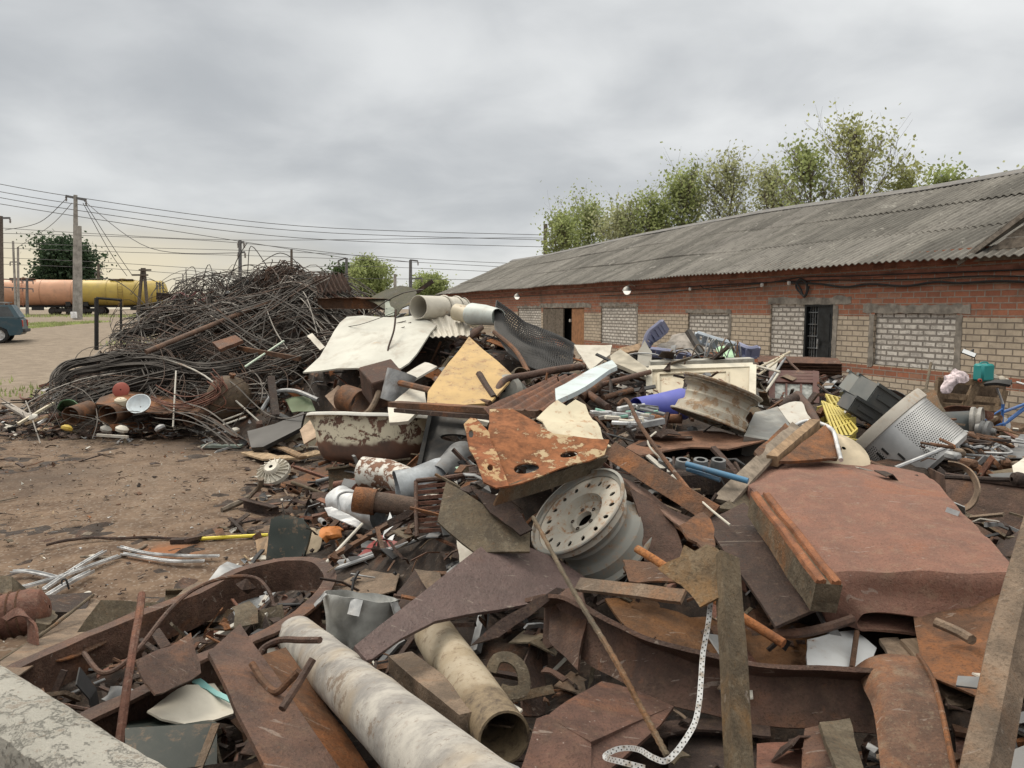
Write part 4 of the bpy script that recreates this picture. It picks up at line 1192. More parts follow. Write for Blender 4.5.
# long bent ring beam
ringp = [(-20, 700, 2.55), (12, 672, 2.7), (68, 646, 2.9), (125, 622, 3.1), (200, 593, 3.4), (237, 573, 3.55), (281, 561, 3.65), (311, 562, 3.55), (323, 577, 3.4), (312, 596, 3.15), (281, 620, 2.85), (240, 640, 2.7), (194, 655, 2.55), (131, 690, 2.3), (62, 722, 2.1), (30, 745, 2.0)]
rp_ = smooth_path(pts(*[(x, y, d * .955) for x, y, d in ringp]), 5)
obj('ring_beam', sweep(rp_, [(0, -.15), (0, 0), (-.058, 0), (-.058, -.012), (-.012, -.012), (-.012, -.138), (-.058, -.138), (-.058, -.15)], up=(0, 0, 1), wob=.006), RP, 'long rusty channel bent into a hairpin loop, bottom left of the heap', 'bent beam')
pl('sheet', 'metal sheet', 'flat tan rusty tray with a thin raised edge beside the hairpin beam', RT, [(0, 662, 2.85), (93, 596, 3.75), (120, 618), (70, 640), (0, 690)], t=.006, bend=.015)
rod('tray_edge', 'steel strip', 'thin straight steel strip along the tan tray', RG, [(-5, 664, 2.8), (45, 632, 3.2), (93, 595, 3.75)], .008)
pl('sheet', 'metal sheet', 'dark brown plate flap torn from the hairpin beam', RB, [(54, 660, 2.75), (96, 637, 2.95), (110, 630), (106, 644, 2.9), (86, 652), (60, 661)], off=.03, bend=.01)
rod('bent_rod', 'steel rod', 'smooth brown rod arching over the hairpin beam', RP, [(84, 653, 2.5), (100, 672, 2.4), (118, 668, 2.42), (140, 647, 2.5), (165, 615, 2.75), (187, 594, 2.95), (210, 582, 3.05), (231, 577, 3.1), (255, 578, 3.15), (268, 590, 3.1), (274, 606, 3.05)], .0085)
rod('rusty_stake', 'steel bar', 'thin flaking rusty bar standing upright before the hairpin beam', RR, [(142, 594, 2.35), (130, 668, 2.1), (119, 745, 1.95)], .0125, wob=.004)
pl('bent_plate', 'metal plate', 'brown curved plate with a ragged white weld mark on the hairpin beam', RP, [(137, 660, 2.25), (160, 648), (186, 640, 2.5), (198, 665, 2.4), (200, 675), (151, 701, 2.1), (143, 688)], off=.08, curl=.12, bend=.02)
pl('enamel_sheet', 'sheet', 'off white enamel sheet under the welded brown plate', WC, [(147, 712, 2.1), (160, 700), (185, 688, 2.35), (215, 681), (233, 700, 2.3), (233, 713), (190, 725, 2.1), (160, 722)], bend=.02)
pl('blue_strip', 'strip', 'pale blue green strip lying on the off white sheet', paint((.20, .42, .42), amt=.1), [(190, 681, 2.45), (200, 679, 2.45), (231, 698, 2.3), (229, 702, 2.28)], off=.04)
pl('gutter', 'gutter', 'short silver gutter section lying beyond the hairpin beam', AL, [(119, 620, 4.0), (160, 592, 4.6), (169, 584, 4.8), (165, 592, 4.6), (131, 616, 4.1)], off=.03)
def steel_box():
    e = []
    e.append(plate([(125, 728, 1.95), (217, 723, 2.0), (217, 795, 1.75), (125, 795, 1.72)], t=.008))
    e.append(plate([(125, 728, 1.95), (217, 723, 2.0), (205, 712, 2.3), (135, 714, 2.28)], t=.006, off=-.1))
    obj('steel_box', join(*e), BKG, 'open black steel box at the bottom edge of the heap', 'box')
    bar('flat_bar', 'steel bar', 'light brown flat bar leaning across the open black box', RT, [(216, 724, 1.85), (196, 775, 1.72)], rect(.02, .006))
steel_box()
# left edge cluster
def motor():
    c = P(12, 625, 3.4); e = empty('electric_motor', c, 'rounded rusty motor casing with a hooked bracket at the left edge', 'motor')
    M = orient(c + V((0, 0, .05)), (.9, .35, .1))
    obj('casing', lathe([(.01, -.16), (.07, -.16), (.1, -.12), (.105, .08), (.09, .13), (.04, .16), (.01, .16)], M, 24), RR, parent=e)
    obj('bracket', loft([[P(3, 618, 3.2), P(18, 608, 3.15), P(28, 622, 3.1), P(28, 645, 3.05)], [P(8, 621, 3.15), P(20, 616, 3.1), P(35, 624, 3.05), P(38, 645, 3.0)]], t=.01), RR, parent=e)
    obj('fin', join(*[lathe([(.106, z), (.112, z + .004), (.106, z + .008)], M, 20) for z in (-.08, -.04, 0, .04)]), RB, parent=e)
motor()
pl('steel_block', 'metal block', 'brown block at the far left edge behind the motor casing', RG, [(-10, 576, 3.9), (12, 576, 3.9), (12, 597, 3.8), (-10, 600, 3.8)], t=.15)
pl('steel_block', 'metal block', 'dark plate lying under the aluminium profiles', RX, [(12, 597, 3.9), (92, 593, 4.2), (85, 612, 3.9), (30, 612, 3.6)], t=.03)
pl('scrap_lump', 'metal lump', 'knobbly brown casting lump right of the motor casing', RG, [(34, 610, 3.5), (50, 606, 3.6), (58, 616, 3.5), (48, 625, 3.3), (36, 622, 3.3)], t=.08, jag=.02)
for path, lab, pr in (([(17, 595, 4.3), (60, 588, 4.5), (121, 581, 4.9)], 'long white aluminium profile with clips, nearest the yard', (.032, .016)), ([(27, 606, 4.0), (70, 590, 4.4), (93, 581, 4.6)], 'ribbed silver profile crossing under the white one', (.035, .02)),
    ([(45, 596, 4.3), (80, 580, 4.7), (106, 569, 5.0)], 'thin silver profile pointing into the yard', (.03, .015)), ([(12, 579, 4.6), (30, 582, 4.6), (55, 587, 4.5)], 'curved silver strip behind the other profiles', (.04, .012)),
    ([(120, 570, 5.1), (150, 575, 4.95), (190, 578, 4.9), (220, 577, 4.9)], 'long silver profile lying alone on the yard dirt', (.03, .012)), ([(123, 573, 4.95), (170, 580, 4.8), (205, 580, 4.8)], 'second silver strip beside the lone profile', (.03, .012))):
    p = [V((q.x, q.y, max(q.z, .02))) for q in smooth_path(pts(*path), 5)]
    obj('metal_profile', sweep(p, [(-pr[0] / 2, 0), (pr[0] / 2, 0), (pr[0] / 2, pr[1]), (pr[0] / 2 - .004, pr[1]), (pr[0] / 2 - .004, .004), (-pr[0] / 2 + .004, .004), (-pr[0] / 2 + .004, pr[1]), (-pr[0] / 2, pr[1])], up=(0, 0, 1)), AL, lab, 'metal profile', 'aluminium profiles on the dirt')
rod('wire_hoop', 'wire', 'small black wire hoop standing on the white profile', BK, [(61, 590, 4.35), (62, 581, 4.35), (65, 579, 4.35), (67, 582, 4.35), (69, 589, 4.35)], .006)
# channel with plate, bottom
A = [P(208, 652, 2.05), P(240, 624, 2.3), P(345, 772, 1.5), P(268, 772, 1.45)]
pl('channel_plate', 'steel channel', 'wide dark brown channel face sloping to the bottom edge', RP, [(208, 652, 2.0), (240, 624, 2.2), (262, 655), (352, 785, 1.5), (275, 785, 1.42)], t=.012, bend=.006, off=.02)
pl('rusty_plate', 'steel plate', 'orange brown rust plate between the channel face and the long pipe', RO if False else rust((.13, .062, .03), (.26, .10, .035), .5), [(262, 655, 2.1), (285, 648, 2.3), (385, 790, 1.55), (352, 790, 1.48)], t=.012, bend=.008, off=-.02)
rod('rebar_hook', 'rebar', 'bent rebar hook lying on top of the long grey pipe', RP, [(256, 668, 2.0), (262, 650, 2.05), (280, 640, 2.05), (300, 640, 2.0), (320, 640, 1.95)], .0095)
rod('rebar_stub', 'rebar', 'short slanting rebar stub beside the long grey pipe', RP, [(282, 709, 1.62), (298, 684, 1.68), (313, 659, 1.72)], .0095)
rod('rebar_hook', 'rebar', 'crooked rebar hook tangled below the upper one', RB, [(252, 664, 1.9), (262, 680, 1.85), (276, 692, 1.8), (288, 682, 1.8), (299, 671, 1.8)], .0095)
# the two pipes
b = NB('scuffed_grey_paint'); n1 = b.noise(7, 9, .74, .15); n2 = b.noise(26, 7, .72, .5); n3 = b.noise(2.2, 4, loc=(3, 0, 0))
c = b.mix(b.rng(n1, .36, .64), (.21, .20, .19), (.41, .39, .355)); c = b.mix(b.math('MULTIPLY', b.rng(n3, .52, .66), .6), c, (.36, .28, .18)); c = b.mix(b.math('MULTIPLY', b.rng(n2, .54, .68), .55), c, (.24, .20, .17))
c = b.mix(b.math('MULTIPLY', b.rng(b.noise(40, 5, .7, .3, loc=(1, 5, 0)), .58, .66), .6), c, (.13, .10, .08))
c = b.mix(b.math('MULTIPLY', b.rng(b.noise(9, 8, .74, .1, loc=(4, 5, 0)), .59, .63), .8), c, (.16, .115, .08)); b.bump(n2, .5, .004); M_pipe = b.out(c, .75)
def long_pipe():
    a, b_ = P(297, 636, 2.7), P(440, 768, 1.27); b_ = a + (b_ - a) * 1.4
    p = [a.lerp(b_, i / 16) for i in range(17)]
    obj('large_pipe', pipe(p, .074, .007, 32, wob=.004), M_pipe, 'long thick pipe with scuffed whitish paint at the bottom of the heap', 'pipe')
long_pipe()
b = NB('flaking_cream_paint'); n1 = b.noise(6, 9, .72, .2); n2 = b.noise(34, 8, .75, .1); g = b.n('ShaderNodeTexCoord').outputs['Object']; sp = b.n('ShaderNodeSeparateXYZ'); b.l(g, sp.inputs[0])
c = b.mix(b.rng(n1, .36, .64), (.27, .215, .14), (.36, .31, .235)); c = b.mix(b.math('MULTIPLY', b.rng(n2, .54, .62), .75), c, (.17, .12, .075))
c = b.mix(b.rng(b.math('ADD', sp.outputs[1], b.math('MULTIPLY', n1, .12)), -.10, -.16), c, b.mix(b.rng(n2, .3, .6), (.07, .05, .035), (.21, .16, .10))); b.bump(n2, .5, .004); M_pipe2 = b.out(c, .75)
def short_pipe():
    a, b_ = P(434, 634, 2.35), P(504, 738, 1.66)
    p = [a.lerp(b_, i / 12) for i in range(13)]
    obj('short_pipe', pipe(p, .066, .006, 32, wob=.003), M_pipe2, 'cream painted pipe with its open rusty end facing out', 'pipe')
short_pipe()
bar('box_bar', 'steel bar', 'earthy brown square bar between the two big pipes', RT, [(400, 662, 2.15), (474, 722, 1.72)], rect(.075, .05), wob=.004)
# purple brown sheet
pl('cut_plate', 'metal plate', 'large purplish brown cut plate sloping between bucket and wheel', rust((.125, .086, .080), (.16, .09, .07), .1, dust=(.20, .15, .135), damt=.35, rough=.55, lo=.8), [(493, 538, 2.75), (420, 594), (354, 647, 2.05), (366, 662), (372, 660), (400, 640), (435, 621, 2.2), (470, 612), (500, 608), (540, 602), (562, 606, 2.5), (590, 582), (560, 560), (529, 547)], t=.012, bend=.014, off=.12)
pl('blade_plate', 'metal strip', 'narrow dark blade of plate under the purplish sheet', RD, [(471, 645, 2.05), (500, 620), (556, 588, 2.3), (566, 589, 2.3), (530, 615, 2.2), (500, 636)], t=.01, off=.1)
obj('bracket_ring', sweep(smooth_path(pts((491, 672, 1.98), (497, 659, 2.0), (510, 658, 2.0), (521, 668, 1.98), (524, 688, 1.94), (512, 693, 1.92), (500, 690, 1.93)), 4), rect(.035, .006)), RG, 'D-shaped bracket in the dark gap right of the cream pipe', 'bracket')
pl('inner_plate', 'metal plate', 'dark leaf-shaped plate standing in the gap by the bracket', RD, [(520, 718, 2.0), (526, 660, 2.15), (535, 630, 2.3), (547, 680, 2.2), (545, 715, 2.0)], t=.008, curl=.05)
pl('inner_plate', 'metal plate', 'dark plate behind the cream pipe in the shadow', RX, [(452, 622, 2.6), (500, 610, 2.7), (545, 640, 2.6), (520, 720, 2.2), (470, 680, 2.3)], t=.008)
# crumpled bucket
def bucket():
    c = P(358, 632, 2.72); e = empty('bucket', c, 'crumpled grey galvanised bucket with a torn rim', 'bucket')
    ax = V((.12, .30, .93)).normalized(); M = orient(c - ax * .07, ax)
    rows = []
    for z, r in ((0, .095), (.03, .105), (.08, .118), (.13, .13), (.18, .142), (.205, .148)):
        rows.append([M @ (V((r * math.cos(a), r * math.sin(a), z)) + V((1, 1, .35)) * .022 * noise.noise(V((math.cos(a) * 2.2, math.sin(a) * 2.2, z * 9)))) for a in [2 * math.pi * k / 14 for k in range(14)]])
    obj('shell', loft(rows, 3, 3, closed=True, t=.003, wob=.009, wf=14), galv((.40, .41, .40), .25, .5, .25), parent=e)
    obj('base', lathe([(.001, 0), (.097, 0), (.1, .012)], M, 20), GDk, parent=e)
    for a0, l in ((3.5, .05), (4.6, .055), (5.6, .06), (2.6, .04)):
        q = [V((.148 * math.cos(a0 + k * .3), .148 * math.sin(a0 + k * .3), .2)) for k in (0, 1)]
        out = V((math.cos(a0 + .15), math.sin(a0 + .15), 0))
        W = [M @ p for p in (q[0], q[1], q[1] + out * l * .7 - V((0, 0, l)), q[0] + out * l * .8 - V((0, 0, l * .8)))]
        n = (W[1] - W[0]).cross(W[2] - W[0]).normalized(); obj('torn_flap', plate_w(W, n, t=.003, bend=.006), GV, parent=e)
bucket()
# curved box beam and neighbours
bp = [(546, 625, 2.25), (572, 622, 2.15), (600, 640, 2.05), (640, 664, 1.95), (690, 683, 1.9), (740, 694, 1.88), (800, 700, 1.86), (872, 704, 1.84)]
obj('curved_beam', sweep(smooth_path(pts(*bp), 6), [(-.0, -.07), (.01, -.07), (.01, .055), (.08, .055), (.08, .067), (0, .067)], up=(0, .65, .75), wob=.008), RP, 'long S-curved brown beam crossing the lower middle of the heap', 'beam')
pl('twisted_plate', 'metal plate', 'dark reddish twisted plate end left of the S-curved beam', RP, [(563, 588, 2.3), (580, 585, 2.28), (590, 620, 2.15), (575, 666, 2.0), (548, 640, 2.15), (553, 610, 2.25)], t=.012, curl=.25, off=.03)
pl('inner_sheet', 'metal sheet', 'orange brown sheet lying behind the S-curved beam', rust((.15, .075, .035), (.24, .11, .04), .4), [(605, 600, 2.5), (720, 596, 2.6), (800, 612, 2.5), (868, 640, 2.35), (872, 680, 2.1), (720, 670, 2.1), (640, 645, 2.2)], t=.008, bend=.03, off=.0)
def crushed_box():
    t1 = plate([(547, 716, 1.62), (602, 680, 1.9), (650, 694, 1.85), (674, 706, 1.8), (591, 742, 1.58)], t=.012, bend=.01)
    t2 = plate([(536, 720, 1.6), (547, 716, 1.63), (591, 742, 1.58), (592, 790, 1.42), (515, 790, 1.42)], t=.012, bend=.01)
    t3 = plate([(591, 742, 1.58), (674, 706, 1.8), (660, 725, 1.7), (592, 785, 1.44)], t=.012)
    obj('crushed_box', join(t1, t2, t3), rust((.125, .068, .052), (.2, .09, .05), .3, pale=.6), 'crushed brown box section with white scratches at the bottom centre', 'box section')
crushed_box()
rb = smooth_path(pts((533, 517, 2.5), (571, 587, 2.0), (611, 653, 1.62), (640, 706, 1.5), (667, 756, 1.4)), 14)
obj('ribbed_rebar', sweep(rb, circ(1, 7), caps=True) if False else (lambda v: ([tuple(V(c_) + (V(p) - V(c_)).normalized() * (.0062 + (.0016 if (i // 7) % 2 else 0))) for i, p in enumerate(v[0]) for c_ in [rb[i // 7]]], v[1]))(tube(rb, .006, 7)), RG, 'ribbed reinforcing bar slanting across the front of the heap', 'rebar')
# perforated strip
def perf_strip():
    p = smooth_path(pts((711, 598, 1.62), (708, 625, 1.58), (703, 653, 1.55), (701, 680, 1.5), (699, 703, 1.46), (695, 722, 1.43), (687, 737, 1.4), (676, 752, 1.38), (665, 761, 1.37), (652, 757, 1.4), (640, 750, 1.45), (628, 748, 1.5), (615, 750, 1.5), (605, 757, 1.48), (622, 762, 1.42), (645, 768, 1.4)), 8)
    fr = frames(p); vs, fs, uv = [], [], []; L = 0; w_ = .0056
    vw = []
    for i, (q, (t, s, u)) in enumerate(zip(p, fr)):
        if i: L += (q - p[i - 1]).length
        side = t.cross((EYE - q).normalized()).normalized(); nn = side.cross(t)
        for (x, z) in ((-w_, 0), (w_, 0), (w_, -.0012), (-w_, -.0012)):
            vs.append(q + side * x + nn * z); uv.append((L, x))
    n = len(p)
    for i in range(n - 1):
        for j in range(4): fs.append((i * 4 + j, i * 4 + (j + 1) % 4, i * 4 + 4 + (j + 1) % 4, i * 4 + 4 + j))
    b = NB('perforated_band'); sp = b.n('ShaderNodeSeparateXYZ'); b.l(b.uv(), sp.inputs[0])
    def dots(off, yc):
        fx = b.math('SUBTRACT', b.math('FRACT', b.math('ADD', b.math('DIVIDE', sp.outputs[0], .0125), off)), .5)
        dx_ = b.math('MULTIPLY', fx, .0125); dy_ = b.math('SUBTRACT', sp.outputs[1], yc)
        return b.math('SQRT', b.math('ADD', b.math('MULTIPLY', dx_, dx_), b.math('MULTIPLY', dy_, dy_)))
    d = b.math('MINIMUM', dots(0, -.0026), dots(.5, .0026))
    c = b.mix(b.rng(d, .0019, .0014), b.mix(b.rng(b.noise(60, 6, .7), .45, .65), (.50, .51, .52), (.27, .23, .19)), (.02, .02, .02))
    obj('perforated_strip', (vs, fs), b.out(c, .45, .2), 'white perforated mounting band hanging and curling at the bottom', 'metal band', uvs=uv)
perf_strip()
# angle iron post and its gusset
bar('angle_post', 'steel post', 'olive brown angle iron standing upright at the lower right centre', rust((.15, .115, .075), (.21, .12, .05), .25, dust=(.25, .21, .15), damt=.5), [(726, 553, 1.62), (733, 640, 1.5), (742, 800, 1.32)], [(-.030, -.030), (.014, .022), (.027, -.034), (.021, -.035), (.010, .010), (-.028, -.037)], up=(-.2, -1, .15), wob=.002)
pl('gusset_plate', 'metal plate', 'torn lichen-brown gusset plate at the head of the upright angle iron', rust((.165, .12, .075), (.24, .13, .05), .4, dust=(.27, .23, .16), damt=.6), [(657, 569, 1.68), (668, 562), (680, 557), (684, 545, 1.7), (694, 549), (706, 545), (727, 554, 1.62), (730, 590), (716, 598, 1.58), (701, 607), (690, 592), (681, 584)], t=.008, jag=.006, bend=.012, off=.0)
rod('threaded_rod', 'steel rod', 'thick orange rusty rod passing behind the gusset plate', RO, [(637, 549, 2.0), (700, 590, 1.8), (783, 643, 1.62)], .0115, wob=.004, seg=10)
bar('flat_bar', 'steel bar', 'grey brown flat bar lying across behind the gusset plate', RT, [(578, 584, 2.15), (630, 590, 2.05), (684, 597, 1.95)], rect(.012, .045), up=(0, 1, .4), wob=.003)
pl('small_plate', 'metal plate', 'small square brown plate just left of the gusset', RB, [(623, 560, 2.4), (669, 561, 2.35), (679, 583, 2.2), (629, 580, 2.25)], off=.05)
rod('curved_edge', 'steel strip', 'curved rounded brown strip right of the orange rod', RP, [(774, 634, 2.05), (800, 633, 2.05), (828, 627, 2.1), (852, 619, 2.15)], .014)
pl('white_board', 'board', 'white painted board fragment under the crushed red tank', paint((.62, .64, .66), amt=.15), [(807, 640, 2.2), (830, 634), (854, 630, 2.3), (877, 648, 2.2), (870, 664), (851, 671, 2.05), (808, 668, 2.05)], t=.01, off=.06)
rod('thin_bar', 'steel bar', 'short thin brown bar across the white board', RB, [(857, 632, 2.15), (852, 668, 2.0)], .008)
# big crushed red tank
def red_tank():
    m = rust((.225, .118, .088), (.27, .12, .075), .25, dust=(.28, .20, .14), damt=.5, rough=.85, scale=1.3, pale=.2, lo=.8)
    top = [[(743, 474, 3.25), (785, 460, 3.45), (850, 462, 3.5), (925, 474, 3.35)],
           [(752, 490, 2.95), (800, 482, 3.0), (870, 485, 3.0), (948, 498, 2.9)],
           [(772, 512, 2.72), (826, 503, 2.76), (895, 508, 2.7), (976, 526, 2.6)],
           [(802, 545, 2.42), (850, 540, 2.45), (915, 544, 2.4), (1000, 551, 2.35)],
           [(832, 572, 2.22), (880, 571, 2.24), (940, 572, 2.2), (1015, 574, 2.16)],
           [(847, 596, 2.20), (890, 595, 2.22), (945, 599, 2.18), (1010, 602, 2.15)],
           [(864, 616, 2.17), (905, 615, 2.18), (950, 620, 2.15), (1004, 623, 2.12)]]
    rows = []
    for i, r in enumerate(top):
        T = [P(*q) for q in r]; h = (.26, .25, .22, .18, .17, .10, .055)[i]
        Dn = V((0, .10, -1)) * h
        B = [q + Dn for q in T]
        ctr_l = T[0].lerp(B[0], .5) + (T[0] - T[1]).normalized() * .02; ctr_r = T[-1].lerp(B[-1], .5) + (T[-1] - T[-2]).normalized() * .02
        rows.append(T + [ctr_r] + B[::-1] + [ctr_l])
    obj('crushed_tank', loft(rows, 5, 5, closed=True, t=.008, wob=.014, wf=7, lin=.72), m, 'huge crushed reddish brown tank shell on the right of the heap', 'crushed tank')
red_tank()
rod('hanging_pipe', 'pipe', 'short grey brown pipe stub poking from under the red tank', RT, [(935, 622, 2.0), (958, 632, 1.95), (972, 640, 1.9)], .014)
# timber/steel block on the plate left of the tank
pl('plate', 'metal plate', 'dark brown plate under the orange topped beam', RD, [(704, 522, 2.7), (745, 502, 2.9), (829, 604, 2.1), (776, 626, 2.0)], t=.01, bend=.01, off=.03)
def wood_block():
    a = P(757, 505, 2.62); b_ = P(823, 597, 1.98)
    t = (b_ - a).normalized(); top = V((.1, -.2, 1)); top = (top - t * top.dot(t)).normalized(); s = t.cross(top)
    vf = sweep([a.lerp(b_, i / 10) for i in range(11)], [(-.045, -.045), (.028, -.045), (.028, .04), (-.045, .04)], up=top, wob=.004)
    o = obj('beam', vf, RG, 'short square steel beam with two orange rusted ridges on its upper face', 'beam')
    for s_ in (-.026, .016):
        obj('face_strip', sweep([(a + top * .046 + s * s_).lerp(b_ + top * .046 + s * s_, i / 14) for i in range(15)], [(-.014, -.006), (.014, -.006), (.012, .006), (.004, .002), (-.006, .008), (-.014, .004)], up=top, wob=.005), rust((.25, .105, .052), (.34, .14, .06), .5, dust=(.15, .08, .05), damt=.5, scale=2.0), parent=o)
wood_block()
for ol, m, lab in (([(712, 498, 3.0), (792, 421, 3.75), (801, 427, 3.7), (733, 502, 2.9)], WG, 'weathered board on the left side of the wooden trough'),
    ([(716, 508, 2.85), (760, 484, 3.2), (766, 510, 2.95), (745, 512, 2.85)], RG, 'brown plate low in the wooden trough'),
    ([(754, 452, 3.4), (785, 424, 3.75), (795, 434, 3.65), (764, 464, 3.3)], RB, 'dark brown plate at the head of the wooden trough'),
    ([(779, 461, 3.25), (826, 425, 3.65), (842, 450, 3.45), (838, 458, 3.35)], RB, 'brown plate on the right side of the wooden trough')):
    pl('trough_board', 'board', lab, m, ol, t=.015, off=.06)
bar('timber', 'timber', 'squared yellow brown timber on edge above the red tank', WD, [(772, 461, 3.25), (815, 424, 3.65)], rect(.05, .05))
# right hand beam
bar('wide_beam', 'steel beam', 'wide grey brown beam leaning at the right edge of the picture', RT, [(1052, 505, 1.75), (1020, 620, 1.55), (985, 790, 1.3)], [(-.045, -.012), (.008, .014), (.045, -.012), (.042, -.02), (.008, .006), (-.043, -.02)], up=(-.15, -1, .3), wob=.002)
# draped sheet
obj('draped_sheet', loft([[P(856, 668, 1.95), P(870, 659, 1.9), P(890, 655, 1.9), P(920, 658, 1.85)], [P(866, 690, 1.8), P(880, 676, 1.78), P(905, 674, 1.78), P(934, 684, 1.74)], [P(875, 715, 1.66), P(890, 708, 1.64), P(915, 708, 1.64), P(944, 720, 1.6)], [P(882, 790, 1.42), P(900, 790, 1.41), P(925, 790, 1.41), P(960, 795, 1.38)]], t=.007, wob=.004), rust((.15, .085, .058), (.24, .11, .055), .35, dust=(.25, .20, .14), damt=.6, scale=1.5), 'curved rust brown sheet draped over the bottom right of the heap', 'metal sheet')
rod('edge_rod', 'steel rod', 'thin brown rod along the edge of the draped sheet', RB, [(918, 655, 1.84), (932, 678, 1.75), (942, 712, 1.62), (958, 790, 1.38)], .006)
for ol, m, lab in (([(879, 638, 2.2), (898, 636, 2.2), (913, 660, 2.05), (893, 661, 2.02)], RT, 'short brown plank under the red tank opening'), ([(901, 638, 2.18), (935, 636, 2.18), (972, 694, 1.85), (948, 697, 1.82), (918, 660, 1.98)], wood((.19, .14, .10)), 'broad flaky plank below the red tank'),
    ([(936, 636, 2.2), (954, 636, 2.2), (984, 681, 1.92), (980, 694, 1.86), (972, 693, 1.86)], RB, 'narrow brown plank right of the flaky one'), ([(946, 698, 1.82), (982, 694, 1.84), (982, 703, 1.8), (948, 706, 1.78)], RT, 'edge strip of the plank stack'),
    ([(948, 708, 1.85), (984, 704, 1.85), (975, 735, 1.7), (955, 732, 1.7)], RB, 'brown plate beneath the plank stack'), ([(955, 735, 1.75), (1000, 725, 1.72), (1000, 790, 1.5), (960, 790, 1.5)], RR, 'reddish plate at the bottom right corner'),
    ([(757, 744, 1.75), (800, 738, 1.75), (815, 790, 1.5), (757, 790, 1.5)], RR, 'reddish plate at the bottom edge right of the angle iron'), ([(805, 728, 1.7), (822, 725), (842, 760), (838, 790, 1.45), (800, 790, 1.48)], RP, 'purplish torn plate at the bottom edge'),
    ([(820, 722, 1.68), (850, 718, 1.72), (868, 790, 1.45), (842, 790, 1.42)], RG, 'brown plank end at the bottom edge left of the draped sheet'), ([(1014, 700, 1.8), (1030, 690, 1.8), (1030, 735, 1.7), (1016, 732, 1.7)], WC, 'white plastic scrap at the right edge')):
    pl('scrap_plate', 'metal plate', lab, m, ol, t=.012, bend=.008, off=.03)
bar('low_channel', 'steel channel', 'dark channel in the shade under the S-curved beam', RD, [(600, 760, 1.75), (680, 735, 1.85), (770, 742, 1.8)], chan(.05, .09), wob=.004)
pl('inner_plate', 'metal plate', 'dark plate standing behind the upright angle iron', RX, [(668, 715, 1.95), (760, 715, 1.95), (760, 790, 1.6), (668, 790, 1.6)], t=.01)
# ================================================================== middle of the heap
def car_wheel(loc, axis, R_, W_, label, mface, mbar, nh=16, group='steel wheels', xd=None, dish=.02):
    """steel wheel: rim barrel with two flanges, disc with a ring of hand holes; face towards +axis"""
    M = orient(loc, axis, xd)
    e = empty('car_rim', loc, label, 'wheel', group)
    h = W_ / 2
    outer = [(R_ - .004, h), (R_, h - .004), (R_ - .004, h - .012), (R_ - .02, h - .018), (R_ - .024, h - .045), (R_ - .046, h - .058), (R_ - .052, h - .085), (R_ - .047, h - .095), (R_ - .052, h - .105), (R_ - .055, -h + .085), (R_ - .05, -h + .075), (R_ - .028, -h + .06), (R_ - .022, -h + .02), (R_, -h + .012), (R_ + .001, -h + .004), (R_ - .004, -h)]
    inner = [(r - .007, z) for r, z in outer[::-1]]
    obj('rim', lathe(outer + inner + [outer[0]], M, 48), mbar, parent=e)
    zf = h - .024; ro = R_ - .02
    n = M.to_3x3() @ V((0, 0, 1))
    W = [M @ V((ro * math.cos(a), ro * math.sin(a), zf)) for a in [2 * math.pi * k / 48 for k in range(48)]]
    rin = R_ * .48
    H = [[M @ V((rin * math.cos(a), rin * math.sin(a), zf)) for a in [2 * math.pi * k / 32 for k in range(32)]]]
    rh = R_ * .70
    for k in range(nh):
        a = 2 * math.pi * k / nh; c = V((rh * math.cos(a), rh * math.sin(a), zf)); t = V((-math.sin(a), math.cos(a), 0)); r_ = V((math.cos(a), math.sin(a), 0))
        H.append([M @ (c + t * math.cos(q) * .0095 + r_ * math.sin(q) * .0135) for q in [2 * math.pi * j / 8 for j in range(8)]])
    d = obj('disc', join(plate_w(W, n, H, t=.005), lathe([(rin, zf - .005), (rin, zf), (rin - .012, zf - .012 - dish), (R_ * .30, zf - .022 - dish), (R_ * .24, zf - .008 - dish), (R_ * .17, zf - .01 - dish), (R_ * .165, zf - .03 - dish)], M, 36),
        lathe([(ro, zf), (ro + .004, zf - .02)], M, 40)), mface, parent=e)
    nuts = []
    for k in range(5):
        a = 2 * math.pi * k / 5 + .3; nuts.append(lathe([(.009, 0), (.006, .003), (.005, -.002)], M @ Matrix.Translation(V((R_ * .24 * math.cos(a), R_ * .24 * math.sin(a), zf - .007 - dish))), 8))
    obj('bolt_hole', join(*nuts), RX, parent=d)
    return e
cv = (EYE - P(590, 525, 2.8)).normalized()
rt = V((1, 0, 0)); upv = rt.cross(-cv).normalized() * 1; upv = (cv.cross(rt)).normalized()
if upv.z < 0: upv = -upv
axA = (cv * math.cos(R(60)) + (rt * -.65 + upv * .76).normalized() * math.sin(R(60))).normalized()
PW = paint((.44, .415, .36), (.19, .115, .07), .42, .6, 1.6, .6); PG = paint((.235, .235, .215), (.15, .11, .075), .42, .5, 1.3, .8)
car_wheel(P(592, 528, 2.78), axA, .214, .22, 'cream faced steel car wheel with a ring of holes in the heap centre', PW, PG)
car_wheel(P(716, 404, 4.15), V((.36, .12, .93)), .232, .215, 'beige steel truck wheel lying on its side below the white cabinet', RG, paint((.40, .375, .31), (.20, .14, .09), .55, .55, 1.0, .75), nh=10, dish=.05)
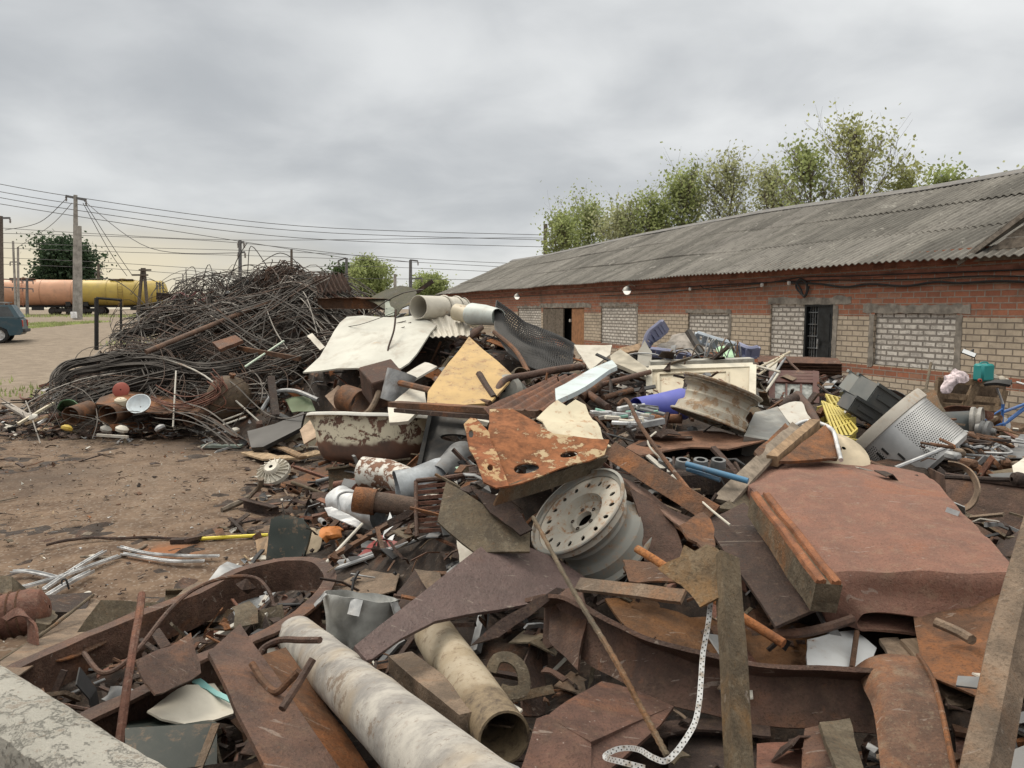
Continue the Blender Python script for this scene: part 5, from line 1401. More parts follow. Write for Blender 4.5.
# orange panel
MO = paint((.40, .31, .18), (.175, .068, .028), .86, .62, .9, .5, chip=.5); MO2 = paint((.40, .27, .13), (.17, .062, .026), .9, .62, .9, .4, chip=.35)
pl('rusty_bodywork', 'car body panel', 'bright orange rusted car body panel with an oval hole above the cream wheel', MO, [(490, 408, 3.25), (512, 409), (534, 421), (553, 436), (609, 444, 3.0), (604, 455), (560, 470), (503, 488, 2.62), (492, 470), (484, 455), (489, 425)],
   holes=[ell(527, 464, 13, 6, -5), ell(569, 454, 9, 3, -5)], t=.006, bend=.04, off=.05)
pl('body_flange', 'car body panel', 'orange curled flange at the left end of the rusted body panel', MO2, [(464, 425, 3.05), (470, 420), (477, 422), (489, 433, 3.0), (499, 460), (509, 488, 2.62), (496, 490), (484, 484), (470, 448)], holes=[ell(471, 434, 2.5, 3), ell(490, 470, 3, 3)], t=.006, bend=.03, curl=.1, off=.09)
pl('sill_sheet', 'car body panel', 'brown underside of the body panel hanging over the wheel', RG, [(503, 488, 2.6), (560, 471), (609, 457, 2.95), (600, 470), (560, 486), (515, 500), (494, 505, 2.62)], t=.01, bend=.01, off=.02)
pl('fender', 'car body panel', 'cream car fender with rust speckles behind the orange panel', paint((.58, .52, .38), (.22, .11, .05), .32, .5, 1.2, .35), [(537, 418, 3.35), (548, 408), (557, 403, 3.6), (566, 408), (575, 405), (585, 408, 3.55), (597, 424), (606, 440), (612, 447, 3.1), (580, 444), (553, 438, 3.1)], t=.006, bend=.04, off=.05)
bar('angle_beam', 'steel beam', 'long dark brown angle beam slanting down right of the cream wheel', RB, [(609, 450, 3.05), (660, 482, 2.85), (713, 515, 2.7)], [(-.045, -.01), (.04, -.005), (.045, .005), (.005, .01), (-.04, .014), (-.045, .01)], up=(0, -.75, .7), wob=.003)
obj('curved_plate', loft([[P(621, 478, 2.95), P(648, 492, 2.9), P(675, 512, 2.82), P(702, 522, 2.75)], [P(632, 490, 2.85), P(655, 506, 2.8), P(672, 522, 2.72), P(692, 536, 2.66)]], t=.006, wob=.01), rust((.24, .15, .115), (.26, .12, .07), .3), 'pinkish brown narrow curved plate right of the cream wheel', 'metal plate')
obj('curved_plate', loft([[P(628, 490, 2.85), P(650, 500, 2.82), P(668, 515, 2.78)], [P(640, 520, 2.72), P(658, 528, 2.7), P(680, 545, 2.66)], [P(645, 560, 2.62), P(664, 565, 2.6), P(690, 578, 2.56)]], t=.008, wob=.02), RP, 'dark wavy plate hanging right of the cream wheel', 'metal plate')
pl('torn_bracket', 'bracket', 'small torn brown bracket above the gusset plate', RB, [(680, 524, 2.3), (704, 512, 2.45), (716, 535, 2.3), (714, 560, 2.1), (704, 556), (700, 540), (690, 535)], t=.008, jag=.012, bend=.02, off=.05)
pl('olive_sheet', 'metal plate', 'olive brown panel slanting left of the cream wheel', RG, [(446, 482, 2.95), (465, 492), (500, 516, 2.8), (530, 530, 2.75), (530, 552, 2.6), (500, 550), (475, 552, 2.65), (437, 521, 2.8)], t=.01, bend=.012, off=.14)
pl('dark_sheet', 'metal plate', 'dark brown sheet between the olive panel and orange flange', RD, [(470, 486, 2.95), (510, 500, 2.85), (532, 530, 2.7), (520, 535), (490, 512, 2.8)], t=.008, bend=.01, off=.16)
# radiator grille
def grille():
    e = empty('radiator_grille', P(430, 535, 3.3), 'rusty barred radiator grille lying left of the olive panel', 'grille')
    obj('frame', join(tube([P(416, 481, 3.4), P(445, 478, 3.4), P(478, 473, 3.4)], .012, 8), tube([P(416, 481, 3.4), P(416, 510, 3.3), P(417, 537, 3.2)], .010, 8), tube([P(452, 492, 3.3), P(452, 534, 3.2)], .008, 8)), RP, parent=e)
    for k in range(9):
        f = k / 8.5; obj('slat', sweep([P(417, 487 + 47 * f, 3.38 - .15 * f), P(451, 484 + 48 * f, 3.36 - .15 * f)], rect(.006, .016), up=(0, 0, 1)), RR, parent=e)
grille()
rod('branch', 'stick', 'pale rusty stick slanting up to the grille', RT, [(398, 536, 3.5), (430, 512, 3.4), (478, 485, 3.2)], .009, wob=.006)
rod('white_tube', 'tube', 'thin white tube slanting left of the red plates', WF, [(324, 565, 3.7), (362, 524, 4.2)], .009)
rod('steel_bar', 'steel bar', 'long grey bar running up to the grille', GV, [(327, 572, 3.4), (390, 550, 3.4), (445, 530, 3.3)], .010)
pl('grey_strip', 'metal strip', 'flat grey metal strip over the red plates', GV, [(336, 562, 3.7), (395, 545, 3.75), (410, 542, 3.75), (396, 550, 3.65), (340, 566, 3.6)], off=.03)
pl('red_sheet', 'metal sheet', 'dark red painted sheet under the grey strip', paint((.23, .035, .035), amt=.2), [(352, 560, 3.8), (380, 536, 4.1), (400, 542, 4.0), (384, 560, 3.7)], bend=.03, off=.03)
pl('red_sheet', 'metal sheet', 'torn maroon sheet right of the grey strip', paint((.17, .03, .03), amt=.25), [(425, 560, 3.3), (448, 566, 3.2), (451, 573, 3.15), (420, 582, 3.2)], bend=.03, off=.05)
pl('grey_tab', 'metal sheet', 'pointed pale grey tab standing by the red sheet', GL, [(383, 538, 3.9), (390, 512, 4.1), (396, 530, 3.95), (392, 540, 3.85)], off=.05)
pl('enamel_sheet', 'sheet', 'white enamel sheet piece tucked under the olive panel', WC, [(456, 538, 3.0), (475, 545, 2.95), (474, 560, 2.85), (460, 562, 2.85)], off=.05)
pl('tan_plate', 'metal sheet', 'brown sheet behind the crumpled bucket', RT, [(330, 588, 3.3), (365, 568, 3.4), (400, 575, 3.3), (395, 590, 3.1), (335, 605, 3.1)], off=.02)
pl('dark_bin', 'metal sheet', 'dark folded sheet right of the crumpled bucket', RD, [(396, 590, 3.05), (415, 570, 3.1), (432, 584, 2.95), (425, 612, 2.8), (400, 625, 2.8)], off=.08, curl=.1)
pl('tan_sheet', 'metal sheet', 'beige sheet corner right of the crumpled bucket', RT, [(415, 570, 3.05), (440, 572, 3.0), (446, 592, 2.9), (432, 598, 2.9)], off=.12, bend=.02)
# black green panel and neighbours
pl('black_sheet', 'panel', 'black green glossy panel standing at the edge of the yard', BKG, [(271, 518, 4.75), (288, 515, 4.75), (303, 519), (311, 529, 4.7), (304, 556, 4.6), (266, 560, 4.6)], t=.03, bend=.012)
pl('cardboard', 'board', 'beige board piece right of the black green panel', flat((.36, .30, .22), .9), [(305, 526, 4.9), (324, 530, 4.8), (320, 548), (308, 561, 4.65), (300, 560, 4.65)], off=.0)
pl('tan_board', 'board', 'tan board sliver left of the black green panel', WD, [(255, 540, 5.0), (268, 536, 4.95), (266, 558, 4.7), (258, 555, 4.75)], off=.02)
obj('orange_rag', loft([[P(322, 530, 4.75), P(331, 526, 4.8), P(341, 530, 4.7)], [P(321, 535, 4.6), P(331, 533, 4.55), P(342, 534, 4.55)], [P(325, 541, 4.6), P(332, 541, 4.6), P(338, 539, 4.6)]], t=.01, wob=.03, wf=16), plastic((.55, .20, .05), .6, .2), 'small crumpled bright orange rag on the debris', 'rag')
def flywheel():
    c = G(273, 482, .02) + V((0, 0, .12)); M = orient(c, V((-.15, -.55, .8)))
    e = empty('fan_wheel', c, 'white finned fan wheel lying on the yard dirt', 'fan wheel')
    m = WC
    obj('hub', lathe([(.02, .05), (.06, .055), (.075, .04), (.08, .0), (.16, -.015), (.165, -.05), (.03, -.06)], M, 24), m, parent=e)
    for k in range(18):
        a = 2 * math.pi * k / 18
        W = [M @ V((r * math.cos(a + q), r * math.sin(a + q), z)) for r, q, z in ((.078, 0, .03), (.155, .28, .012), (.158, .28, -.012), (.078, 0, -.005))]
        obj('fin', plate_w(W, (W[1] - W[0]).cross(W[2] - W[0]).normalized(), t=.004), m, parent=e)
flywheel()
# yard strays
def gl(path, z=.015): return [G(x, y, z) for x, y in path]
obj('stick', tube(smooth_path(gl([(46, 544), (75, 539), (100, 538), (150, 538), (199, 539)]), 4), .011, 6, wob=.01), RD, 'long thin dark brown stick lying in the yard', 'stick')
obj('yellow_rod', tube(smooth_path(gl([(197, 539), (230, 537), (268, 535)], .02), 5), .014, 8), plastic((.70, .58, .06), .5, .1), 'bright yellow rod lying on the yard dirt', 'rod')
obj('short_bar', sweep(gl([(171, 541), (199, 540)], .02), rect(.05, .03), up=(0, 0, 1)), RX, 'short dark bar beside the yellow rod', 'bar')
obj('branch', tube(smooth_path(gl([(80, 557), (110, 557), (130, 553), (147, 545)]), 5), .009, 6, wob=.012), WG, 'thin curved twig near the orange stain', 'twig')
obj('branch', tube(smooth_path([G(221, 509, .02), G(235, 504, .03), G(247, 498, .08), G(258, 489, .2), G(261, 479, .3)], 5), .022, 6, wob=.02), WG, 'grey forked branch at the right edge of the yard', 'branch')
obj('channel', sweep(gl([(244, 503), (279, 512)], .04), chan(.06, .10), up=(0, 0, 1)), RD, 'short dark steel channel on the dirt left of the debris', 'steel channel')
obj('plank', sweep(gl([(202, 446), (242, 446)], .03), rect(.10, .03), up=(0, 0, 1)), galv((.25, .30, .27)), 'pale greenish strip on the dirt before the wire heap', 'strip')
obj('plank', sweep([G(250, 452, .03), G(270, 458, .05), G(300, 457, .05), G(320, 452, .08)], rect(.22, .02), up=(0, 0, 1)), WL_, 'cream curved board on the dirt before the bathtub', 'board')
pl('brown_board', 'board', 'orange brown wooden board left of the cream curved board', wood((.36, .20, .11)), [(239, 455, 8.75), (252, 446, 9.2), (270, 449, 9.1), (257, 458, 8.7)], off=.1)
obj('plank', sweep([G(265, 443, .04), G(285, 449, .1), G(303, 457, .08)], rect(.09, .02), up=(0, 0, 1)), WD, 'yellowish lath crossing the cream curved board', 'lath')
# pipes and ducts, mid left
obj('duct', pipe([P(398, 490, 4.5), P(418, 484, 4.55), P(440, 474, 4.7)], .115, .004, 24, wob=.02), galv((.36, .39, .42), .3, .5, .2), 'grey blue dented duct elbow below the black tray', 'duct')
obj('duct', pipe([P(436, 478, 4.6), P(450, 466, 4.75), P(462, 455, 4.9)], .09, .004, 20, wob=.02, scale=(1, 1.15)), GDk, 'dark grey flared duct mouth joined to the blue one', 'duct')
def flpipe():
    o = obj('sewer_pipe', pipe([P(357, 500, 4.35), P(385, 503, 4.35), P(415, 508, 4.35)], .062, .006, 24), RB if False else rust((.13, .09, .07), (.2, .1, .05), .2, damt=.4), 'smooth brown cast iron pipe with a flanged socket', 'pipe')
    M = orient(P(359, 500, 4.35), P(415, 508, 4.35) - P(357, 500, 4.35))
    obj('socket', lathe([(.062, .1), (.078, .1), (.08, .02), (.076, -.03), (.06, -.03), (.058, .02)], M, 24), RB, parent=o)
flpipe()
obj('flaking_drum', pipe([P(362, 472, 5.2), P(388, 474, 5.15), P(412, 484, 4.95)], .105, .006, 24, wob=.012), paint((.66, .66, .62), (.14, .075, .05), .62, .6, .8), 'brown drum with flaking white paint right under the bathtub', 'drum')
obj('silver_duct', pipe([P(338, 500, 4.9), P(360, 510, 4.7), P(384, 518, 4.5)], .10, .004, 20, wob=.025), GL, 'crushed silver duct below the brown cast iron pipe', 'duct')
pl('silver_flat', 'metal sheet', 'flat silver sheet leading to the white tube', AL, [(325, 508, 4.75), (332, 507, 4.75), (362, 522, 4.4), (360, 528, 4.3), (328, 516, 4.55)], off=.06, bend=.01)
obj('hoop', tube(smooth_path(pts((340, 512, 4.6), (338, 497, 4.65), (346, 492, 4.65), (360, 493, 4.55)), 5), .008, 6), GV, 'thin grey hoop lying on the silver duct', 'hoop')
# bathtub
def bathtub():
    c = P(370, 463, 7.2); c.z = max(c.z, .02)
    b = NB('bath_enamel'); n1 = b.noise(9, 8, .7, .4); sp = b.n('ShaderNodeSeparateXYZ'); b.l(b.n('ShaderNodeTexCoord').outputs['Generated'], sp.inputs[0])
    hgt = b.math('ADD', sp.outputs[2], b.math('MULTIPLY', b.math('SUBTRACT', b.noise(2.5, 4), .5), .7))
    m = b.math('MULTIPLY', b.rng(n1, .56, .50), b.rng(hgt, .48, .60))
    c2 = b.mix(b.rng(b.noise(4, 6), .3, .7), (.07, .04, .03), (.17, .08, .05))
    col = b.mix(m, c2, (.66, .60, .46)); b.bump(m, .5, .008); MB = b.out(col, .6)
    t = empty('bathtub', c, 'old bathtub with brown and flaking cream outside, lying at the yard edge', 'bathtub')
    L, Wd = 1.24, .56
    M = Matrix.Translation(c) @ Matrix.Rotation(R(-10), 4, 'Z') @ Matrix.Rotation(R(-16), 4, 'X')
    def ring(k, z, g=0):
        o = []
        for i in range(20):
            a = 2 * math.pi * i / 20; ca, sa = math.cos(a), math.sin(a)
            x = math.copysign(abs(ca) ** .55, ca) * (L / 2 * k + g); y = math.copysign(abs(sa) ** .7, sa) * (Wd / 2 * k + g)
            o.append(M @ V((x, y, z)))
        return o
    obj('shell', loft([ring(.55, .0), ring(.74, .03), ring(.84, .13), ring(.9, .26), ring(.94, .38), ring(.96, .44)], 2, 3, closed=True, t=.012), MB, parent=t)
    obj('rim', loft([ring(.955, .435), ring(.97, .46, .02), ring(.97, .455, .055), ring(.97, .43, .06)], 2, 2, closed=True, t=.01, wob=.008), paint((.72, .71, .66), amt=.15), parent=t)
    obj('base', loft([ring(.56, .002), ring(.2, .0), ring(.02, .0)], 2, 2, closed=True, t=.01), MB, parent=t)
bathtub()
def black_tray():
    e = empty('black_tray', P(440, 470, 5.3), 'upright black tray with a white upper rim beside the bathtub', 'tray')
    o = [(431, 410, 5.6), (492, 426, 5.2), (474, 462, 4.9), (418, 470, 5.2)]
    obj('panel', plate(o, t=.02, off=.0, holes=[ell(456, 438, 16, 4, 4)]), BK, parent=e)
    for a, b_ in ((0, 3), (3, 2), (1, 2)):
        obj('side', sweep([P(*o[a]), P(*o[b_])], rect(.03, .14), up=(EYE - P(*o[0])).normalized()), BK, parent=e)
    obj('rim', sweep([P(431, 409, 5.5), P(462, 417, 5.3), P(494, 425, 5.1)], rect(.05, .03), up=(0, 0, 1)), WC, parent=e)
black_tray()
pl('green_scrap', 'lid', 'pale green lid fragment below the black tray', plastic((.30, .45, .33), .5), [(455, 468, 4.3), (475, 464, 4.3), (482, 474, 4.1), (462, 476, 4.1)], off=.1)
# corrugated rusty sheets
def corr(name, label, mat, quad, waves, amp, cols=4, cat='corrugated sheet', t=.004, wob=.01):
    a, b_, c, d = [P(*q) for q in quad]; n = (b_ - a).cross(d - a).normalized()
    if n.z < 0: n = -n
    vs, fs = [], []; k = waves * 8; st = 10
    for side in (0, 1):
        for i in range(st + 1):
            for j in range(k + 1):
                u = i / st; v = j / k; p = a.lerp(b_, u).lerp(d.lerp(c, u), v) + n * (amp * math.cos(2 * math.pi * waves * v) - side * t) + noise.noise_vector(a.lerp(b_, u) * 3 + (d - a) * v) * wob
                vs.append(p)
    w_ = k + 1; N = (st + 1) * w_
    for i in range(st):
        for j in range(k):
            q = (i * w_ + j, i * w_ + j + 1, (i + 1) * w_ + j + 1, (i + 1) * w_ + j); fs += [q, tuple(x + N for x in q[::-1])]
    for i in range(st):
        for j in (0, k): fs.append((i * w_ + j, (i + 1) * w_ + j, (i + 1) * w_ + j + N, i * w_ + j + N))
    for j in range(k):
        for i in (0, st): fs.append((i * w_ + j, i * w_ + j + 1, i * w_ + j + 1 + N, i * w_ + j + N))
    return obj(name, (vs, fs), mat, label, cat, sharp=70)
corr('corrugated_sheet', 'brown rusty corrugated sheet running to the shed side behind the orange panel', RB if False else rust((.15, .075, .05), (.24, .10, .05), .35, damt=.4), [(484, 412, 4.7), (556, 377, 6.2), (604, 372, 6.0), (556, 414, 4.3)], 5, .022)
bar('rail', 'steel rail', 'long brown flat rail lying left of the corrugated sheet', RB, [(393, 404, 5.6), (470, 409, 5.0), (542, 414, 4.4)], rect(.10, .04), wob=.004)
bar('rail', 'steel rail', 'second thinner brown rail under the first one', RD, [(397, 410, 5.5), (470, 416, 4.9), (500, 417, 4.7)], rect(.06, .03), wob=.004)
pl('blue_plank', 'board', 'pale blue and white painted board sloping over the corrugated sheet', paint((.52, .60, .62), (.35, .33, .30), .2, .6, 1, .5), [(555, 388, 4.6), (612, 359, 5.6), (617, 366, 5.4), (576, 391, 4.5), (556, 400, 4.2)], t=.03, off=.12)
pl('yellow_board', 'board', 'square ochre yellow board with brown spots standing in the heap', paint((.50, .34, .15), (.18, .10, .055), .34, .6, 1.6, .6), [(469, 336, 7.3), (514, 376, 6.6), (490, 402, 6.0), (450, 405, 5.9), (427, 405, 6.0), (428, 391), (437, 379, 6.6)], t=.02, off=.25, bend=.015)
def brown_box():
    c = P(383, 384, 7.6); Mx = Matrix.Rotation(R(32), 3, 'Z') @ Matrix.Rotation(R(22), 3, 'X') @ Matrix.Rotation(R(-14), 3, 'Y')
    obj('steel_cabinet', box(c, (.36, .38, .32), Mx, .012), rust((.085, .05, .04), (.15, .07, .04), .15), 'dark brown tilted metal box before the white sheet', 'metal box')
brown_box()
pl('large_white_sheet', 'metal sheet', 'largest white enamel sheet sloping down beside the wire heap', paint((.50, .50, .45), (.32, .27, .20), .12, .5, .6, .6), [(347, 317, 10.6), (380, 316), (417, 318, 10.2), (437, 325, 9.6), (424, 342), (408, 360, 8.9), (400, 366), (392, 347), (340, 368), (300, 369, 9.1), (318, 355), (335, 335)][:7] + [(355, 368), (302, 369, 9.1), (318, 352), (334, 332)], t=.02, bend=.12, off=.28)
pl('white_slab', 'board', 'white slab standing below the brown metal box', WC, [(388, 407, 6.9), (411, 387, 7.2), (424, 388), (426, 403, 6.8), (408, 421, 6.5), (389, 422, 6.5)], t=.03, off=.22)
pl('white_slab', 'board', 'narrow white strip right of the brown metal box', WF, [(398, 378, 7.6), (425, 362, 7.9), (437, 366, 7.7), (402, 386, 7.3)], t=.02, off=.2)
corr('corrugated_sheet', 'white corrugated sheet under the white barrel', WC, [(470, 316, 9.8), (470, 336, 9.2), (430, 337, 9.2), (414, 315, 9.9)], 7, .012, wob=.005)
def barrel():
    a, b_ = P(418, 307, 9.6), P(462, 309, 10.3)
    o = obj('white_barrel', pipe([a.lerp(b_, i / 6) for i in range(7)], .155, .008, 28, wob=.01), WC, 'white barrel lying with its dark open mouth to the left', 'barrel')
    M = orient(b_, b_ - a); obj('end_cap', lathe([(.165, -.02), (.165, .0), (.13, .05), (.05, .07), (.01, .07)], M, 28), WC, parent=o)
    obj('hoop', lathe([(.168, -.15), (.178, -.13), (.168, -.11)], M, 28), WC, parent=o); obj('hoop', lathe([(.168, -.4), (.178, -.38), (.168, -.36)], M, 28), WC, parent=o)
barrel()
obj('white_pipe', pipe([P(456, 312, 9.6), P(466, 314, 9.5), P(476, 319, 9.3)], .11, .01, 24), CR, 'short cream pipe between the barrel and the white funnel', 'pipe')
obj('white_funnel', pipe([P(472, 314, 9.1), P(484, 315, 8.9), P(498, 317, 8.7)], .125, .008, 24, scale=(1.1, .85), wob=.015), paint((.55, .60, .58), amt=.15), 'pale bluish funnel shaped casing by the black wire net', 'casing')
obj('dark_sheet', loft([[P(368, 301, 11), P(385, 290, 11), P(400, 285, 10.9)], [P(380, 305, 10.7), P(398, 296, 10.7), P(417, 290, 10.6)], [P(396, 316, 10.3), P(404, 308, 10.3), P(410, 306, 10.3)]], t=.01, wob=.03), rust((.085, .085, .06), (.14, .10, .05), .1), 'dark olive bent sheet left of the barrel mouth', 'metal sheet')
bar('beam', 'beam', 'dark beam stub poking up above the barrel', RX, [(417, 292, 10.4), (433, 281, 10.4)], rect(.1, .05))
bar('rusty_channel', 'steel channel', 'brown cluttered channel lying on top above the large white sheet', RB, [(318, 304, 11.4), (360, 303, 11.1), (394, 305, 10.8)], chan(.12, .16), wob=.02)
pl('glass_sheet', 'panel', 'pale greenish panel at the right end of the brown channel', galv((.25, .28, .24)), [(385, 300, 10.8), (395, 299, 10.8), (394, 315, 10.3), (385, 316, 10.3)], off=.05)
# black wire netting
def net():
    g = [[P(496, 300, 8.9), P(494, 318, 8.7), P(497, 335, 8.3), P(508, 352, 7.9)], [P(512, 315, 9.0), P(510, 330, 8.5), P(514, 345, 8.2), P(520, 360, 7.8)], [P(535, 325, 9.1), P(530, 338, 8.6), P(532, 352, 8.2), P(535, 368, 7.7)],
         [P(556, 334, 9.1), P(550, 345, 8.6), P(550, 356, 8.2), P(552, 370, 7.7)], [P(573, 344, 9.0), P(572, 352, 8.7), P(572, 360, 8.3), P(575, 369, 7.9)]]
    rr = [smooth_path(r, 9) for r in g]; cols = [smooth_path(c, 11) for c in zip(*rr)]
    h, w_ = len(cols), len(cols[0]); parts = []
    for j in range(h): parts.append(tube([cols[j][i] + noise.noise_vector(cols[j][i] * 3) * .05 for i in range(w_)], .009, 3))
    for i in range(0, w_): parts.append(tube([cols[j][i] + noise.noise_vector(cols[j][i] * 3) * .05 for j in range(h)], .009, 3))
    obj('wire_netting', join(*parts), flat((.02, .02, .021), .6), 'black wire netting draped over the heap before the shed', 'wire netting')
net()
rod('net_post', 'steel bar', 'rusty rod at the left edge of the black netting', RB, [(494, 332, 8.2), (515, 350, 7.7), (528, 372, 7.0)], .025)
pl('white_triangle', 'sheet', 'white angular sheet standing before the brown shed door', WC, [(574, 345, 7.6), (612, 345, 7.6), (610, 354, 7.4), (590, 370, 7.1), (581, 356)], t=.02, off=.12)
obj('bent_pipe', tube(smooth_path(pts((496, 398, 6.0), (500, 386, 6.1), (508, 379, 6.2), (530, 375, 6.3), (555, 370, 6.4), (584, 366, 6.6)), 6), .032, 10), RP, 'long bent brown pipe in front of the ochre board', 'pipe')
rod('bent_pipe', 'pipe', 'short thick pipe leaning across the ochre board', RD, [(479, 374, 6.3), (486, 386, 6.1), (494, 398, 5.9)], .03)
rod('bent_pipe', 'pipe', 'brown pipe across the foot of the ochre board', RB, [(400, 383, 7.0), (437, 392, 6.3), (466, 399, 6.0), (490, 404, 5.8)], .03)
rod('bent_pipe', 'pipe', 'vertical pipe bend left of the ochre board', RP, [(436, 379, 6.4), (442, 388, 6.2), (443, 404, 5.9)], .028)
obj('steel_drum', lathe([(.01, .02), (.12, .03), (.16, 0), (.16, -.3), (.01, -.3)], orient(P(505, 392, 6.2), (-.3, -.8, .4)), 24), galv((.24, .24, .22), .5), 'grey round drum end in front of the ochre board', 'drum')
rod('arch_rod', 'steel rod', 'brown rod standing in front of the white sheet', RD, [(396, 310, 9.4), (394, 330, 9.2), (388, 350, 9.0), (392, 360, 8.9)], .012)
obj('white_pail', lathe([(.01, 0), (.12, .0), (.15, .3), (.145, .3)], orient(P(392, 402, 7.1), (.3, .2, .9)), 22), GV, 'grey pail partly buried left of the white slab', 'pail')
# items between cube and wheel
for i, (a, b_, r, m, lab) in enumerate([((582, 416, 4.5), (682, 419, 4.3), .028, rust((.19, .10, .06), (.30, .13, .06), .4), 'thick orange brown pipe left of the beige truck wheel'), ((580, 398, 5.0), (607, 380, 5.6), .03, RB, 'brown pipe under the pale blue board'),
    ((600, 385, 5.4), (650, 372, 5.8), .02, RP, 'thin brown pipe left of the white cabinet'), ((586, 392, 5.2), (608, 408, 4.7), .026, RP, 'stubby purple brown pipe under the blue board'), ((603, 398, 5.0), (632, 390, 5.3), .02, RB, 'dark pipe crossing beneath the white cabinet corner')]):
    rod('steel_pipe', 'pipe', lab, m, [a, b_], r, seg=10)
pl('brown_sheet', 'metal sheet', 'flat salmon brown sheet below the beige truck wheel', rust((.24, .13, .085), (.28, .14, .08), .3), [(626, 449, 3.75), (640, 440), (662, 433, 4.2), (722, 433, 4.2), (765, 442, 3.9), (728, 447, 3.7), (690, 444), (640, 454, 3.6)], t=.008, bend=.03, off=.05)
pl('beige_board', 'board', 'beige board leaning left of the dark cabinet', WL_ if False else flat((.34, .31, .25), .8), [(610, 356, 6.4), (620, 349, 6.6), (647, 368, 6.0), (646, 377, 5.8), (612, 362, 6.2)], t=.03, off=.1)
pl('brown_board', 'board', 'small brown board on edge behind the beige board', WD, [(617, 349, 6.9), (640, 343, 7.0), (641, 350, 6.8), (622, 353, 6.7)], t=.03, off=.1)
rod('bent_rod', 'steel rod', 'thin brown rod slanting behind the dark angle beam', RB, [(618, 405, 3.7), (627, 400, 3.7), (640, 425, 3.4), (665, 460, 3.1), (688, 489, 2.85)], .010)
rod('white_wire', 'wire', 'thin white wire trailing over the dark angle beam', WC, [(656, 432, 3.5), (648, 440, 3.4), (652, 450, 3.3), (666, 463, 3.15), (685, 485, 2.9), (708, 507, 2.7), (730, 525, 2.55)], .0045)
rod('blue_tube', 'tube', 'thicker bright blue tube in the dark gap', paint((.07, .20, .34), amt=.12), [(686, 464, 3.1), (748, 481, 2.95)], .0125, seg=10)
rod('blue_tube', 'tube', 'thinner blue tube under the bright one', paint((.06, .15, .25), amt=.12), [(687, 469, 3.12), (720, 480, 3.02)], .010, seg=10)
obj('blue_basin', pipe([P(636, 409, 4.6), P(660, 407, 4.7), P(682, 404, 4.8)], .095, .004, 24, scale=(.75, 1.1)), plastic((.085, .10, .42), .45, .15), 'bright blue plastic pail lying beside the beige truck wheel', 'pail')
# small pale aluminium scraps lying together
for i in range(26):
    x, y = rnd.uniform(600, 660), rnd.uniform(417, 440); p = S(x, y) + V((0, 0, .07))
    rt_ = Matrix.Rotation(rnd.uniform(-.6, .6), 3, 'Z') @ Matrix.Rotation(rnd.uniform(-.3, .3), 3, 'Y')
    obj('profile_offcut', box(p, (rnd.uniform(.05, .15), rnd.uniform(.02, .05), rnd.uniform(.01, .03)), rt_, .002), (AL, WC, GL, GDk, GV, plastic((.2, .4, .33)))[i % 6], ('bright silver', 'white', 'pale grey', 'dark grey', 'dull silver', 'green')[i % 6] + ' short offcut among the window profile scraps by the blue pail', 'profile offcut', 'window profile offcuts below the orange brown pipe')
# engine block remains in the cavity
def engine():
    c = P(690, 480, 3.3); e = empty('engine_part', c, 'dark ribbed engine part deep in the gap above the blue tube', 'engine part')
    obj('block', box(c, (.34, .2, .12), Matrix.Rotation(.2, 3, 'Z'), .015), RX, parent=e)
    for k in range(4): obj('cylinder', lathe([(.02, .03), (.032, .03), (.035, 0), (.035, -.02)], orient(c + V((-.12 + k * .08, -.02, .07)), (0, -.2, 1)), 14), GDk, parent=e)
engine()
# galvanised box and pipe bits right of truck wheel
pl('galvanised_box', 'metal box', 'grey galvanised sheet box right of the beige truck wheel', galv((.27, .27, .255), .6), [(744, 436, 3.95), (755, 412, 4.4), (778, 406, 4.5), (790, 425, 4.2), (775, 440, 3.9)], t=.12, off=.1)
pl('white_tin', 'metal sheet', 'pale tin fold behind the wooden trough', WF, [(778, 408, 4.5), (800, 400, 4.6), (812, 420, 4.3), (792, 426, 4.2)], t=.01, off=.1, bend=.03)
rod('crossed_pipe', 'pipe', 'brown pipe end above the galvanised box', RD, [(775, 408, 4.6), (795, 398, 4.8)], .035, seg=10)
rod('crossed_pipe', 'pipe', 'slanting brown pipe right of the galvanised box', RP, [(797, 395, 5.0), (808, 408, 4.7), (817, 425, 4.4)], .03, seg=10)
rod('chrome_handle', 'tube', 'bent chrome tube arching over the wooden trough', AL, [(790, 428, 3.7), (806, 421, 3.75), (822, 424, 3.65), (833, 431, 3.5), (837, 444, 3.4), (841, 460, 3.25)], .010, seg=10)
obj('cream_cushion', lathe([(.01, .07), (.08, .065), (.14, .03), (.15, 0), (.13, -.03), (.01, -.04)], orient(P(838, 458, 3.5), (.1, -.6, .8)), 24), flat((.52, .44, .32), .8), 'round cream pad behind the top of the red tank', 'pad')
